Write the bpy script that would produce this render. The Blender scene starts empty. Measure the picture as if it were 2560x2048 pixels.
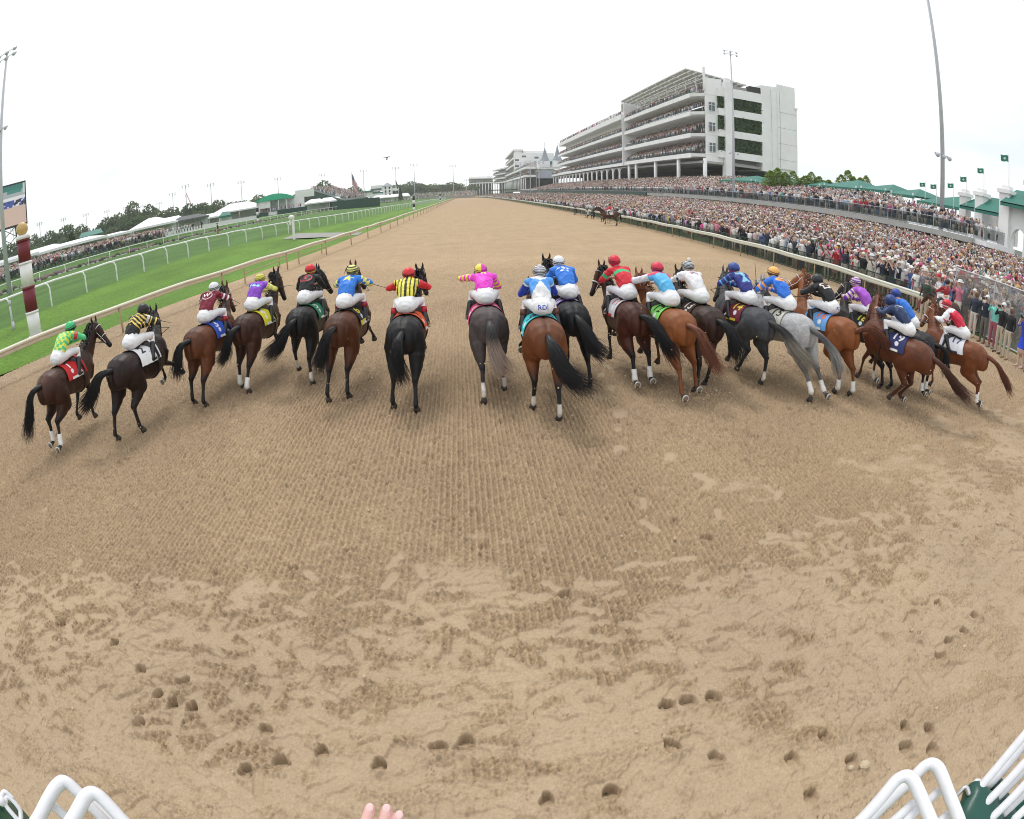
import bpy, math, random
import numpy as np
from mathutils import Vector, Matrix
random.seed(7)
rng = np.random.default_rng(7)
SC = bpy.context.scene
COL = SC.collection
R = math.radians

# ---------------------------------------------------------------- camera
CAM_Z, CAM_YAW, CAM_PITCH, CAM_ROLL = 3.5, -4.4, 22.35, -1.2
cam_d = bpy.data.cameras.new('camera')
cam = bpy.data.objects.new('camera', cam_d)
COL.objects.link(cam)
SC.camera = cam
cam_d.type = 'PANO'
cam_d.panorama_type = 'FISHEYE_EQUISOLID'
cam_d.fisheye_lens = 15.0
cam_d.fisheye_fov = R(180)
cam_d.sensor_fit = 'HORIZONTAL'
cam_d.sensor_width = 15.0 * 2560 / 1400
cam_d.sensor_height = cam_d.sensor_width * 2048 / 2560
cam_d.clip_start = 0.02
cam_d.clip_end = 6000
cam.matrix_world = (Matrix.Translation((0, 0, CAM_Z)) @ Matrix.Rotation(R(CAM_YAW), 4, 'Z')
                    @ Matrix.Rotation(math.pi / 2 - R(CAM_PITCH), 4, 'X') @ Matrix.Rotation(R(CAM_ROLL), 4, 'Z'))

# ---------------------------------------------------------------- world: bright overcast sky
SUN_EL, SUN_AZ = 58.0, -20.0        # azimuth from +Y towards +X
world = bpy.data.worlds.new('World')
SC.world = world
world.use_nodes = True
wn, wl = world.node_tree.nodes, world.node_tree.links
wn.clear()
w_out = wn.new('ShaderNodeOutputWorld')
w_bg = wn.new('ShaderNodeBackground')
w_bg.inputs['Strength'].default_value = 0.1
w_sky = wn.new('ShaderNodeTexSky')
w_sky.sky_type = 'NISHITA'
w_sky.sun_disc = False
w_sky.sun_elevation = R(SUN_EL)
w_sky.sun_rotation = R(SUN_AZ)
w_tc = wn.new('ShaderNodeTexCoord')
w_map = wn.new('ShaderNodeMapping')
w_map.inputs['Scale'].default_value = (1.0, 1.0, 3.4)
w_n = wn.new('ShaderNodeTexNoise')
w_n.inputs['Scale'].default_value = 1.5
w_n.inputs['Detail'].default_value = 5.0
w_n.inputs['Distortion'].default_value = 0.6
w_r = wn.new('ShaderNodeValToRGB')
w_r.color_ramp.elements[0].position = 0.33
w_r.color_ramp.elements[0].color = (0.78, 0.83, 0.87, 1)
w_r.color_ramp.elements[1].position = 0.60
w_r.color_ramp.elements[1].color = (1.0, 1.0, 1.0, 1)
w_s = wn.new('ShaderNodeVectorMath'); w_s.operation = 'SCALE'
w_s.inputs['Scale'].default_value = 10.9
w_mix = wn.new('ShaderNodeMix'); w_mix.data_type = 'RGBA'
w_mix.inputs['Factor'].default_value = 0.93
wl.new(w_tc.outputs['Generated'], w_map.inputs['Vector'])
wl.new(w_map.outputs['Vector'], w_n.inputs['Vector'])
wl.new(w_n.outputs['Fac'], w_r.inputs['Fac'])
wl.new(w_r.outputs['Color'], w_s.inputs[0])
wl.new(w_sky.outputs['Color'], w_mix.inputs['A'])
wl.new(w_s.outputs['Vector'], w_mix.inputs['B'])
wl.new(w_mix.outputs['Result'], w_bg.inputs['Color'])
wl.new(w_bg.outputs['Background'], w_out.inputs['Surface'])

# ---------------------------------------------------------------- sun behind cloud
sun_d = bpy.data.lights.new('sun', 'SUN')
sun_d.energy = 1.25
sun_d.angle = R(16)
sun_d.color = (1.0, 0.965, 0.92)
sun = bpy.data.objects.new('sun', sun_d)
COL.objects.link(sun)
_sd = Vector((math.sin(R(SUN_AZ)) * math.cos(R(SUN_EL)), math.cos(R(SUN_AZ)) * math.cos(R(SUN_EL)), math.sin(R(SUN_EL))))
sun.rotation_euler = _sd.to_track_quat('Z', 'Y').to_euler()
sun.location = (0, 0, 60)

SC.view_settings.view_transform = 'Standard'
SC.view_settings.look = 'None'
SC.view_settings.gamma = 1.0
SC.view_settings.exposure = 0.22
SC.render.engine = 'CYCLES'
SC.cycles.max_bounces = 5
SC.cycles.diffuse_bounces = 3
SC.cycles.glossy_bounces = 2
SC.cycles.transparent_max_bounces = 8
SC.cycles.use_denoising = True
SC.cycles.filter_width = 1.0
SC.cycles.use_adaptive_sampling = False

# ================================================================ materials
MATS = {}
def mat(name, col=(.5, .5, .5), rough=.7, var=0.0, scale=8.0, bump=0.0, bscale=40.0, metal=0.0, attr=None, objcol=False,
        spec=None, alpha=None, emit=None, coat=0.0):
    """procedural material: base colour (or attribute / object colour) times noise variation, noise bump"""
    if name in MATS: return MATS[name]
    m = bpy.data.materials.new(name); m.use_nodes = True
    n, l = m.node_tree.nodes, m.node_tree.links
    b = n['Principled BSDF']
    b.inputs['Roughness'].default_value = rough
    b.inputs['Metallic'].default_value = metal
    if spec is not None: b.inputs['Specular IOR Level'].default_value = spec
    if coat: b.inputs['Coat Weight'].default_value = coat
    if alpha is not None: b.inputs['Alpha'].default_value = alpha
    src = None
    if attr:
        a = n.new('ShaderNodeAttribute'); a.attribute_name = attr; src = a.outputs['Color']
    elif objcol:
        a = n.new('ShaderNodeObjectInfo'); src = a.outputs['Color']
    else:
        a = n.new('ShaderNodeRGB'); a.outputs[0].default_value = (*col, 1); src = a.outputs[0]
    tc = n.new('ShaderNodeTexCoord')
    if var > 0:
        t = n.new('ShaderNodeTexNoise'); t.inputs['Scale'].default_value = scale; t.inputs['Detail'].default_value = 6
        l.new(tc.outputs['Object'], t.inputs['Vector'])
        mr = n.new('ShaderNodeMapRange'); mr.inputs['From Min'].default_value = .25; mr.inputs['From Max'].default_value = .75
        mr.inputs['To Min'].default_value = 1 - var; mr.inputs['To Max'].default_value = 1 + var
        l.new(t.outputs['Fac'], mr.inputs['Value'])
        vm = n.new('ShaderNodeVectorMath'); vm.operation = 'SCALE'
        l.new(src, vm.inputs[0]); l.new(mr.outputs['Result'], vm.inputs['Scale']); src = vm.outputs['Vector']
    l.new(src, b.inputs['Base Color'])
    if bump > 0:
        t2 = n.new('ShaderNodeTexNoise'); t2.inputs['Scale'].default_value = bscale; t2.inputs['Detail'].default_value = 5
        l.new(tc.outputs['Object'], t2.inputs['Vector'])
        bp = n.new('ShaderNodeBump'); bp.inputs['Strength'].default_value = bump; bp.inputs['Distance'].default_value = .02
        l.new(t2.outputs['Fac'], bp.inputs['Height']); l.new(bp.outputs['Normal'], b.inputs['Normal'])
    if emit:
        b.inputs['Emission Color'].default_value = (*emit[:3], 1); b.inputs['Emission Strength'].default_value = emit[3]
    MATS[name] = m
    return m

# ================================================================ mesh helpers
class MB:
    """collects verts and faces into one mesh; keeps a material index per face"""
    def __init__(s): s.v = []; s.f = []; s.m = []; s.n = 0
    def add(s, V, F, mi=0):
        V = np.asarray(V, float).reshape(-1, 3)
        s.v.append(V)
        for f in F: s.f.append([i + s.n for i in f]); s.m.append(mi)
        s.n += len(V)
        return s
    def box(s, c, d, mi=0, rot=0.0, bev=0.0, tilt=None):
        c = np.array(c, float); x, y, z = np.array(d, float) / 2
        V = np.array([[a * x, b * y, e * z] for e in (-1, 1) for a, b in ((-1, -1), (1, -1), (1, 1), (-1, 1))])
        if tilt is not None: V = V @ np.array(Matrix.Rotation(tilt[1], 3, tilt[0])).T
        cr, sr = math.cos(rot), math.sin(rot)
        V = V @ np.array([[cr, sr, 0], [-sr, cr, 0], [0, 0, 1]])
        return s.add(V + c, [(0, 3, 2, 1), (4, 5, 6, 7), (0, 1, 5, 4), (1, 2, 6, 5), (2, 3, 7, 6), (3, 0, 4, 7)], mi)
    def tube(s, P, rad, seg=8, mi=0, cap=True, up=(0, 0, 1)):
        """rad: scalar, list, or list of (lateral, vertical) pairs"""
        P = np.asarray(P, float); n = len(P)
        rr = np.array([(q, q) if np.isscalar(q) else tuple(q) for q in ([rad] * n if np.isscalar(rad) else rad)], float)
        T = np.gradient(P, axis=0); T /= np.linalg.norm(T, axis=1)[:, None] + 1e-12
        if cap:   # rounded caps
            a0, a1 = rr[0].mean(), rr[-1].mean()
            P = np.vstack([P[0] - T[0] * a0 * .9, P[0] - T[0] * a0 * .6, P, P[-1] + T[-1] * a1 * .6, P[-1] + T[-1] * a1 * .9])
            rr = np.vstack([rr[0] * .25, rr[0] * .78, rr, rr[-1] * .78, rr[-1] * .25])
            T = np.vstack([T[0], T[0], T, T[-1], T[-1]]); n += 4
        up = np.array(up, float)
        A = np.linspace(0, 2 * math.pi, seg, endpoint=False)
        V = []; a = None
        for i in range(n):
            t = T[i]
            if a is None:
                tm = P[-1] - P[0]; tm = tm / (np.linalg.norm(tm) + 1e-12)
                u = up if max(abs(tm @ up), abs(t @ up)) < .93 * np.linalg.norm(up) else np.array([0, 1., 0.02])
                if abs(t @ u) > .97: u = np.array([1., 0, 0])
                a = np.cross(t, u)
            else: a = a - t * (a @ t)
            a /= np.linalg.norm(a) + 1e-12
            b = np.cross(a, t)
            V.append(P[i] + np.outer(np.cos(A), a) * rr[i, 0] + np.outer(np.sin(A), b) * rr[i, 1])
        F = [(i * seg + j, i * seg + (j + 1) % seg, (i + 1) * seg + (j + 1) % seg, (i + 1) * seg + j) for i in range(n - 1) for j in range(seg)]
        F.append(tuple(range(seg))[::-1]); F.append(tuple(range((n - 1) * seg, n * seg)))
        return s.add(np.vstack(V), F, mi)
    def ball(s, c, r, seg=14, rings=8, mi=0, M=None):
        r = np.array([r] * 3 if np.isscalar(r) else r, float)
        V = [[0, 0, -1]]
        for i in range(1, rings):
            p = -math.pi / 2 + math.pi * i / rings
            for j in range(seg):
                q = 2 * math.pi * j / seg; V.append([math.cos(p) * math.cos(q), math.cos(p) * math.sin(q), math.sin(p)])
        V.append([0, 0, 1]); V = np.array(V) * r
        if M is not None: V = V @ np.array(M).T
        F = [(0, 1 + (j + 1) % seg, 1 + j) for j in range(seg)]
        for i in range(rings - 2):
            for j in range(seg):
                a = 1 + i * seg; F.append((a + j, a + (j + 1) % seg, a + seg + (j + 1) % seg, a + seg + j))
        a = 1 + (rings - 2) * seg; e = len(V) - 1
        F += [(a + j, a + (j + 1) % seg, e) for j in range(seg)]
        return s.add(V + np.array(c, float), F, mi)
    def cyl(s, a, b, r0, r1=None, seg=12, mi=0):
        return s.tube([a, b], [r0, r0 if r1 is None else r1], seg, mi, cap=False)
    def quad(s, *p, mi=0): return s.add(p, [tuple(range(len(p)))], mi)
    def mesh(s, name, mats=(), smooth=False):
        me = bpy.data.meshes.new(name)
        V = np.vstack(s.v)
        me.from_pydata(V.tolist(), [], s.f)
        for m in mats: me.materials.append(m)
        if len(mats) > 1: me.polygons.foreach_set('material_index', np.array(s.m, np.int32))
        if smooth: me.polygons.foreach_set('use_smooth', np.ones(len(me.polygons), bool))
        me.update()
        return me

def link(name, me, parent=None, loc=None, rot=None):
    o = bpy.data.objects.new(name, me); COL.objects.link(o)
    if parent is not None: o.parent = parent
    if loc is not None: o.location = loc
    if rot is not None: o.rotation_euler = rot
    return o
def build(mb, name, m, parent=None, smooth=False, **k):
    ms = m if isinstance(m, (list, tuple)) else [m]
    return link(name, mb.mesh(name, ms, smooth), parent, **k)
def thing(o, label, cat, group=None):
    o['label'] = label; o['category'] = cat
    if group: o['group'] = group
    return o
def empty(name, loc, label, cat, group=None, rz=0.0, sc=1.0):
    o = bpy.data.objects.new(name, None); COL.objects.link(o)
    o.location = loc; o.rotation_euler = (0, 0, rz); o.scale = (sc, sc, sc); o.empty_display_size = .2
    return thing(o, label, cat, group)
def struct(o, kind='structure'): o['kind'] = kind; return o
def copy_tree(o, parent=None):
    c = o.copy(); COL.objects.link(c)
    if parent is not None: c.parent = parent
    for ch in list(o.children): copy_tree(ch, c)
    return c
def remesh(mb, name, mats, voxel=.02, smooth_it=4, fac=.5):
    """union of overlapping closed shapes as ONE continuous smooth surface"""
    me = mb.mesh(name + '_src', [])
    o = bpy.data.objects.new('tmp_src', me); COL.objects.link(o)
    r = o.modifiers.new('r', 'REMESH'); r.mode = 'VOXEL'; r.voxel_size = voxel
    s = o.modifiers.new('s', 'SMOOTH'); s.factor = fac; s.iterations = smooth_it
    dg = bpy.context.evaluated_depsgraph_get(); dg.update()
    out = bpy.data.meshes.new_from_object(o.evaluated_get(dg), depsgraph=dg)
    out.name = name
    bpy.data.objects.remove(o); bpy.data.meshes.remove(me)
    out.materials.clear()
    for m in mats: out.materials.append(m)
    out.polygons.foreach_set('use_smooth', np.ones(len(out.polygons), bool))
    return out
def verts(me):
    a = np.empty(len(me.vertices) * 3); me.vertices.foreach_get('co', a); return a.reshape(-1, 3)
def crumple(me, amp, sc, seed=3):
    """folds of loose cloth: push the surface in and out by soft noise"""
    V = verts(me); N = np.empty(len(V) * 3); me.vertices.foreach_get('normal', N); N = N.reshape(-1, 3)
    d = fbm(V[:, 0] * sc + V[:, 1] * sc * .5, V[:, 2] * sc * 1.3 - V[:, 1] * sc * .7, seed, 3) - .5
    e = np.abs(fbm(V[:, 0] * sc * .8 - V[:, 2] * sc * .4, V[:, 1] * sc + V[:, 2] * sc * .3, seed + 5, 2) - .5)
    V = V + N * ((d * 1.3 - e * 1.6 + .2) * amp)[:, None]
    me.vertices.foreach_set('co', V.ravel()); me.update()
def set_col(me, C, name='col'):
    C = np.asarray(C, float)
    a = me.color_attributes.new(name, 'FLOAT_COLOR', 'POINT')
    a.data.foreach_set('color', np.hstack([C, np.ones((len(C), 1))]).astype(np.float32).ravel())
def grid_mesh(name, P, mats, smooth=True):
    """P: (rows, cols, 3) array -> mesh, fast"""
    r, c = P.shape[:2]
    me = bpy.data.meshes.new(name)
    me.vertices.add(r * c); me.vertices.foreach_set('co', P.reshape(-1).astype(np.float32))
    i = np.arange(r * c).reshape(r, c)
    q = np.stack([i[:-1, :-1], i[:-1, 1:], i[1:, 1:], i[1:, :-1]], -1).reshape(-1, 4)
    n = len(q)
    me.loops.add(n * 4); me.loops.foreach_set('vertex_index', q.ravel().astype(np.int32))
    me.polygons.add(n); me.polygons.foreach_set('loop_start', np.arange(0, n * 4, 4, dtype=np.int32))
    me.polygons.foreach_set('use_smooth', np.full(n, smooth, bool))
    me.update(calc_edges=True)
    for m in mats: me.materials.append(m)
    return me
def hash2(ix, iy, seed):
    h = (ix.astype(np.int64) * 374761393 + iy.astype(np.int64) * 668265263 + seed * 1442695041) & 0xffffffff
    h = ((h ^ (h >> 13)) * 1274126177) & 0xffffffff
    return ((h ^ (h >> 16)) & 0xffffff) / float(0xffffff)
def vnoise(x, y, seed=0):
    ix, iy = np.floor(x), np.floor(y); fx, fy = x - ix, y - iy
    fx = fx * fx * (3 - 2 * fx); fy = fy * fy * (3 - 2 * fy)
    a, b = hash2(ix, iy, seed), hash2(ix + 1, iy, seed); c, d = hash2(ix, iy + 1, seed), hash2(ix + 1, iy + 1, seed)
    return (a * (1 - fx) + b * fx) * (1 - fy) + (c * (1 - fx) + d * fx) * fy
def fbm(x, y, seed=0, o=4):
    s = 0; a = .5
    for k in range(o): s = s + a * vnoise(x * 2 ** k, y * 2 ** k, seed + k * 17); a *= .5
    return s / (1 - .5 ** o)

# glyph bitmaps for numbers and letters (inside test on the built-in font)
_GL = {}
def glyph(txt, N=96):
    if txt in _GL: return _GL[txt]
    cu = bpy.data.curves.new('t', 'FONT'); cu.body = txt; cu.size = 1.0; cu.align_x = 'CENTER'; cu.align_y = 'CENTER'; cu.offset = .02
    o = bpy.data.objects.new('t', cu); COL.objects.link(o)
    dg = bpy.context.evaluated_depsgraph_get(); dg.update()
    me = bpy.data.meshes.new_from_object(o.evaluated_get(dg), depsgraph=dg)
    bpy.data.objects.remove(o); bpy.data.curves.remove(cu)
    V = verts(me)[:, :2]; me.calc_loop_triangles()
    lo, hi = V.min(0), V.max(0); W, H = hi - lo
    nx = max(8, int(N * W / H)); B = np.zeros((N, nx), bool)
    X, Y = np.meshgrid(lo[0] + (np.arange(nx) + .5) / nx * W, lo[1] + (np.arange(N) + .5) / N * H)
    for t in me.loop_triangles:
        a, b, c = (V[i] for i in t.vertices)
        d = (b[0] - a[0]) * (c[1] - a[1]) - (c[0] - a[0]) * (b[1] - a[1])
        if abs(d) < 1e-12: continue
        w1 = ((b[0] - X) * (c[1] - Y) - (c[0] - X) * (b[1] - Y)) / d
        w2 = ((c[0] - X) * (a[1] - Y) - (a[0] - X) * (c[1] - Y)) / d
        B |= (w1 >= -1e-4) & (w2 >= -1e-4) & (1 - w1 - w2 >= -1e-4)
    bpy.data.meshes.remove(me)
    _GL[txt] = (B, W / H)
    return _GL[txt]
def ink(txt, u, v, cu, cv, h, stretch=1.0):
    """mask of points (u, v) inside TXT of height h centred at (cu, cv)"""
    B, asp = glyph(txt); w = h * asp * stretch
    a = (u - cu) / w + .5; b = (v - cv) / h + .5
    ok = (a >= 0) & (a < 1) & (b >= 0) & (b < 1)
    i = np.clip((b * B.shape[0]).astype(int), 0, B.shape[0] - 1); j = np.clip((a * B.shape[1]).astype(int), 0, B.shape[1] - 1)
    return ok & B[i, j]
def star(u, v, cu, cv, r, n=5):
    du, dv = u - cu, v - cv
    a = np.arctan2(du, dv); d = np.hypot(du, dv)
    k = np.abs(((a * n / (2 * math.pi)) % 1) - .5) * 2   # 1 at a point, 0 between
    return d < r * (.42 + .58 * k ** 1.6)

# terrain: the track is flat, the infield rises a little behind the turf course, the apron rises to the stands
def ground_z(x):
    return float(np.interp(x, [-140, -90, -60, -47, -24, -16.5, 17.6, 40, 60, 90], [2.6, 2.6, 2.2, 1.3, .8, 0, 0, 1.6, 2.2, 2.2]))
# ================================================================ GROUND
def sstep(t): t = np.clip(t, 0, 1); return t * t * (3 - 2 * t)
RAIL_PTS = [(2, -21.0), (8, -18.0), (12.9, -15.5), (14.6, -14.7), (18, -13.4), (20.5, -12.6), (23, -11.95), (26.5, -11.25), (31, -10.4), (36, -9.75),
            (42.5, -9.2), (58, -8.6), (85, -8.2), (120, -7.8), (300, -7.0), (620, -6.0)]
EDGE_PTS = [(-40, -38), (2, -23.0), (8, -20.0), (13.9, -17.1), (16, -16.2), (20.3, -14.9), (25.2, -13.5), (32, -12.2), (41.5, -11.1), (75, -10.3),
            (120, -9.8), (620, -8.4), (900, -8)]
def rail_x(y): return np.interp(y, [p[0] for p in RAIL_PTS], [p[1] for p in RAIL_PTS])
def edge_x(y): return np.interp(y, [p[0] for p in EDGE_PTS], [p[1] for p in EDGE_PTS])

# --- big ground sheet to the horizon
m_ground = mat('earth_and_grass', (.075, .12, .035), .95, var=.35, scale=.06)
xs = np.array([-3000, -1200, -500, -250, -140, -115, -90, -75, -60, -47, -35, -24, -20, -16.5, -8, 0, 8, 17.6, 25, 33, 40, 50, 60, 90, 200, 500, 1200, 3000.])
ys = np.array([-300, -60, -20, 0, 20, 60, 120, 250, 500, 900, 1500, 2600, 4500.])
Xg, Yg = np.meshgrid(xs, ys)
Zg = np.interp(Xg, [-140, -90, -60, -47, -24, -16.5, 17.6, 40, 60, 90], [2.6, 2.6, 2.2, 1.3, .8, 0, 0, 1.6, 2.2, 2.2]) - .12
Zg[-3:] = -1.0
struct(link('ground', grid_mesh('ground', np.stack([Xg, Yg, Zg], -1), [m_ground], False)))

# --- dirt material: colour attribute (dirt kind, damp and shade specks) x grain, fine clod bump
def dirt_material(name, near):
    m = bpy.data.materials.new(name); m.use_nodes = True
    n, l = m.node_tree.nodes, m.node_tree.links; b = n['Principled BSDF']
    b.inputs['Roughness'].default_value = .88; b.inputs['Specular IOR Level'].default_value = .25
    tc = n.new('ShaderNodeTexCoord')
    if near:
        a = n.new('ShaderNodeAttribute'); a.attribute_name = 'col'; src = a.outputs['Color']
    else:
        a = n.new('ShaderNodeRGB'); a.outputs[0].default_value = (.415, .295, .176, 1); src = a.outputs[0]
    mp = n.new('ShaderNodeMapping'); mp.inputs['Scale'].default_value = (1, .25 if not near else 1, 1)
    l.new(tc.outputs['Object'], mp.inputs['Vector'])
    t = n.new('ShaderNodeTexNoise'); t.inputs['Scale'].default_value = 55 if near else 1.3; t.inputs['Detail'].default_value = 8
    t.inputs['Roughness'].default_value = .7
    l.new(mp.outputs['Vector'], t.inputs['Vector'])
    mr = n.new('ShaderNodeMapRange'); mr.inputs['From Min'].default_value = .3; mr.inputs['From Max'].default_value = .7
    mr.inputs['To Min'].default_value = .86 if near else .92; mr.inputs['To Max'].default_value = 1.14 if near else 1.07
    l.new(t.outputs['Fac'], mr.inputs['Value'])
    t3 = n.new('ShaderNodeTexNoise'); t3.inputs['Scale'].default_value = .5; t3.inputs['Detail'].default_value = 4
    l.new(tc.outputs['Object'], t3.inputs['Vector'])
    mr3 = n.new('ShaderNodeMapRange'); mr3.inputs['From Min'].default_value = .3; mr3.inputs['From Max'].default_value = .7
    mr3.inputs['To Min'].default_value = .93; mr3.inputs['To Max'].default_value = 1.06
    l.new(t3.outputs['Fac'], mr3.inputs['Value'])
    mm = n.new('ShaderNodeMath'); mm.operation = 'MULTIPLY'; l.new(mr.outputs['Result'], mm.inputs[0]); l.new(mr3.outputs['Result'], mm.inputs[1])
    v = n.new('ShaderNodeVectorMath'); v.operation = 'SCALE'; l.new(src, v.inputs[0]); l.new(mm.outputs[0], v.inputs['Scale'])
    l.new(v.outputs['Vector'], b.inputs['Base Color'])
    t2 = n.new('ShaderNodeTexNoise'); t2.inputs['Scale'].default_value = 120 if near else 5; t2.inputs['Detail'].default_value = 6; t2.inputs['Roughness'].default_value = .65
    l.new(tc.outputs['Object'], t2.inputs['Vector'])
    bp = n.new('ShaderNodeBump'); bp.inputs['Strength'].default_value = .5 if near else .6; bp.inputs['Distance'].default_value = .006 if near else .05
    l.new(t2.outputs['Fac'], bp.inputs['Height'])
    if not near:      # harrow lines run down the track
        w = n.new('ShaderNodeTexWave'); w.wave_type = 'BANDS'; w.bands_direction = 'X'; w.inputs['Scale'].default_value = 1.6; w.inputs['Distortion'].default_value = 1.6
        w.inputs['Detail'].default_value = 2; w.inputs['Detail Scale'].default_value = .4
        l.new(tc.outputs['Object'], w.inputs['Vector'])
        bp2 = n.new('ShaderNodeBump'); bp2.inputs['Strength'].default_value = .6; bp2.inputs['Distance'].default_value = .03
        l.new(w.outputs['Fac'], bp2.inputs['Height']); l.new(bp.outputs['Normal'], bp2.inputs['Normal']); l.new(bp2.outputs['Normal'], b.inputs['Normal'])
    else: l.new(bp.outputs['Normal'], b.inputs['Normal'])
    return m
m_dirt, m_dirt_far = dirt_material('harrowed_dirt', True), dirt_material('raked_dirt', False)

# --- near track: real relief
Y0, Y1 = .25, 30.0
yl = [Y0]
while yl[-1] < Y1: yl.append(yl[-1] + max(.0100, .0027 * yl[-1]))
yl = np.array(yl); yl[-1] = Y1
NC = 2000
u = np.linspace(-1, 1, NC)
wl_ = np.minimum(4.9 + 1.25 * yl, 40)
Xn = u[None, :] * wl_[:, None]; Yn = np.repeat(yl[:, None], NC, 1)
lim_l = edge_x(Yn) + .1
Xn = np.maximum(Xn, lim_l - .0); Xn = np.minimum(Xn, 18.6)
big = fbm(Xn * .9, Yn * .9, 3, 4)
y0 = 3.35 + .33 * np.clip(Xn - 2.2, 0, 8) ** 1.1 - .06 * np.clip(-Xn - 3, 0, 9)
T = (y0 - Yn) / 1.5 + (big - .5) * 3.4 + .2 + (fbm(Xn * 3, Yn * 6, 9, 4) - .5) * 3.6
T = sstep(T)                                     # trampled smooth ground near the gate
far_f = sstep((Yn - 17) / 13)
# harrow ridges, running down the track and bending gently
xw = Xn + .10 * (fbm(Xn * .25, Yn * .12, 21, 2) - .5) + .012 * (fbm(Xn * 3, Yn * 2, 22, 2) - .5)
ridge = np.sin(xw * 2 * math.pi / .072)
Xw = .82 * Xn + .57 * Yn + .03 * vnoise(Xn * 9, Yn * 9, 101); Yw = -.57 * Xn + .82 * Yn + .03 * vnoise(Xn * 9, Yn * 9, 102)
Xv = .34 * Xn + .94 * Yn + .02 * vnoise(Xn * 14, Yn * 14, 103); Yv = -.94 * Xn + .34 * Yn + .02 * vnoise(Xn * 14, Yn * 14, 104)
clod1 = np.abs(fbm(Xw * 17, Yw * 17, 31, 2) - .5) * 2
clod2 = vnoise(Xw * 42, Yw * 42, 41)
clod3 = vnoise(Xv * 80, Yv * 80, 43)
ra = vnoise(Xn * 1.1, Yn * .35, 51)
clod4 = vnoise(Xv * 26 + clod3 * .6, Yv * 26, 47)
rough = .0205 * ridge * (.6 + .7 * ra) + .032 * (clod2 ** 1.5 - .4) + .018 * (clod3 - .5) + .030 * (.4 - clod1) + .030 * (clod4 - .5)
fine = .0190 * ridge * (.6 + .7 * ra) + .032 * (vnoise(Xw * 60, Yw * 60, 95) ** 1.4 - .4) + .020 * (vnoise(Xv * 115, Yv * 115, 96) - .5) + .022 * (clod4 - .5)
nb = sstep((Yn - 3.6) / 3.2); rough = fine * (1 - nb) + rough * nb
crk = np.abs(fbm(Xn * 7, Yn * 9, 61, 3) - .5)
smooth = .040 * (fbm(Xn * 4, Yn * 8, 62, 4) - .5) - .022 * np.clip(1 - crk / .016, 0, 1) * (vnoise(Xn * 2.3, Yn * 2.3, 63) > .5) + .020 * np.clip(vnoise(Xw * 38, Yw * 38, 64) - .72, 0, 1) * 4 * (vnoise(Xn * 3, Yn * 3, 65) > .3) + .012 * np.clip(vnoise(Xv * 90, Yv * 90, 66) - .75, 0, 1) * 4
Zn = rough * (1 - T) * (1 - .35 * far_f) + (smooth - .012) * T + .03 * (big - .5) * (1 - far_f)
PR = sstep((fbm(Xn * 1.6, Yn * 4, 71, 4) - .575) * 14)   # loose crumbs gathered in patches
clod5 = vnoise(Xw * 62, Yw * 62, 91); clod6 = vnoise(Xv * 110, Yv * 110, 92)
Zn += (.12 * rough + .020 * (clod5 - .3) + .012 * (clod6 - .5) - .3 * smooth + .010) * T * PR; T = T * (1 - .45 * PR)
def stamp(x, y, ang, L, W, depth, rim, sharp=.18, half=None, flat=0.0):
    """press an elongated print into the relief"""
    i0, i1 = np.searchsorted(yl, y - L), np.searchsorted(yl, y + L)
    if i1 <= i0: return
    xx, yy = Xn[i0:i1] - x, Yn[i0:i1] - y
    ca, sa = math.cos(ang), math.sin(ang)
    a = (xx * ca + yy * sa) / (L / 2); b = (-xx * sa + yy * ca) / (W / 2)
    waist = 1 - .22 * np.exp(-((a + .15) / .25) ** 2)
    d = (np.abs(a) ** 2.6 + np.abs(b / waist) ** 2.4) ** (1 / 2.5)
    d = d * (1 + .05 * np.sin(a * 4 + x * 30)); k = sstep((1 - d) / sharp)
    if half is not None: k = k * sstep((half * a + .9) / .9)
    rimk = np.exp(-((d - 1.12) / .13) ** 2) * rim
    Zn[i0:i1] = Zn[i0:i1] * (1 - k * flat) - depth * k + rimk * (.4 + clod2[i0:i1])
    T[i0:i1] = np.maximum(T[i0:i1], k * flat)
SMOOTH = [(-0.89, 4.58), (-0.6, 4.41), (-0.91, 4.27), (-2.13, 4.16), (-1.75, 4.35), (-2.43, 3.83), (-0.83, 3.91), (-0.68, 4.01), (-0.34, 4.1), (-0.03, 4.11), (0.19, 4.0), (-1.8, 3.8), (-2.03, 3.35), (-1.08, 3.52), (-1.31, 3.16), (-3.29, 3.58), (-4.07, 3.45), (-3.89, 3.07), (-3.2, 3.3), (-2.91, 3.38), (-2.45, 3.31), (-2.85, 3.09), (-0.51, 3.61), (-0.26, 3.63), (2.93, 5.65), (1.89, 4.91), (2.78, 4.99), (1.95, 5.39), (2.06, 4.25), (1.74, 4.23), (1.46, 4.25), (1.19, 4.02), (1.22, 3.84), (0.68, 4.03), (0.45, 3.92), (0.95, 3.66), (3.15, 4.35), (2.25, 3.84), (2.08, 3.81), (0.8, 3.54), (0.49, 3.4), (1.44, 3.39), (3.71, 5.4), (3.76, 5.23), (1.78, 2.74), (1.1, 2.74), (2.39, 2.34),
          (2.79, 10.54), (2.54, 9.28), (2.22, 8.81), (2.35, 8.09), (2.42, 8.1), (2.19, 7.56), (2.04, 6.84), (2.68, 6.51), (2.93, 5.85), (2.51, 10.01)]
SANG = {0: 1.1, 1: 1.9, 2: 1.2, 3: 1.35, 4: 2.3, 6: 2.6, 7: 1.4, 8: .05, 9: .1, 10: .1}
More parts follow.
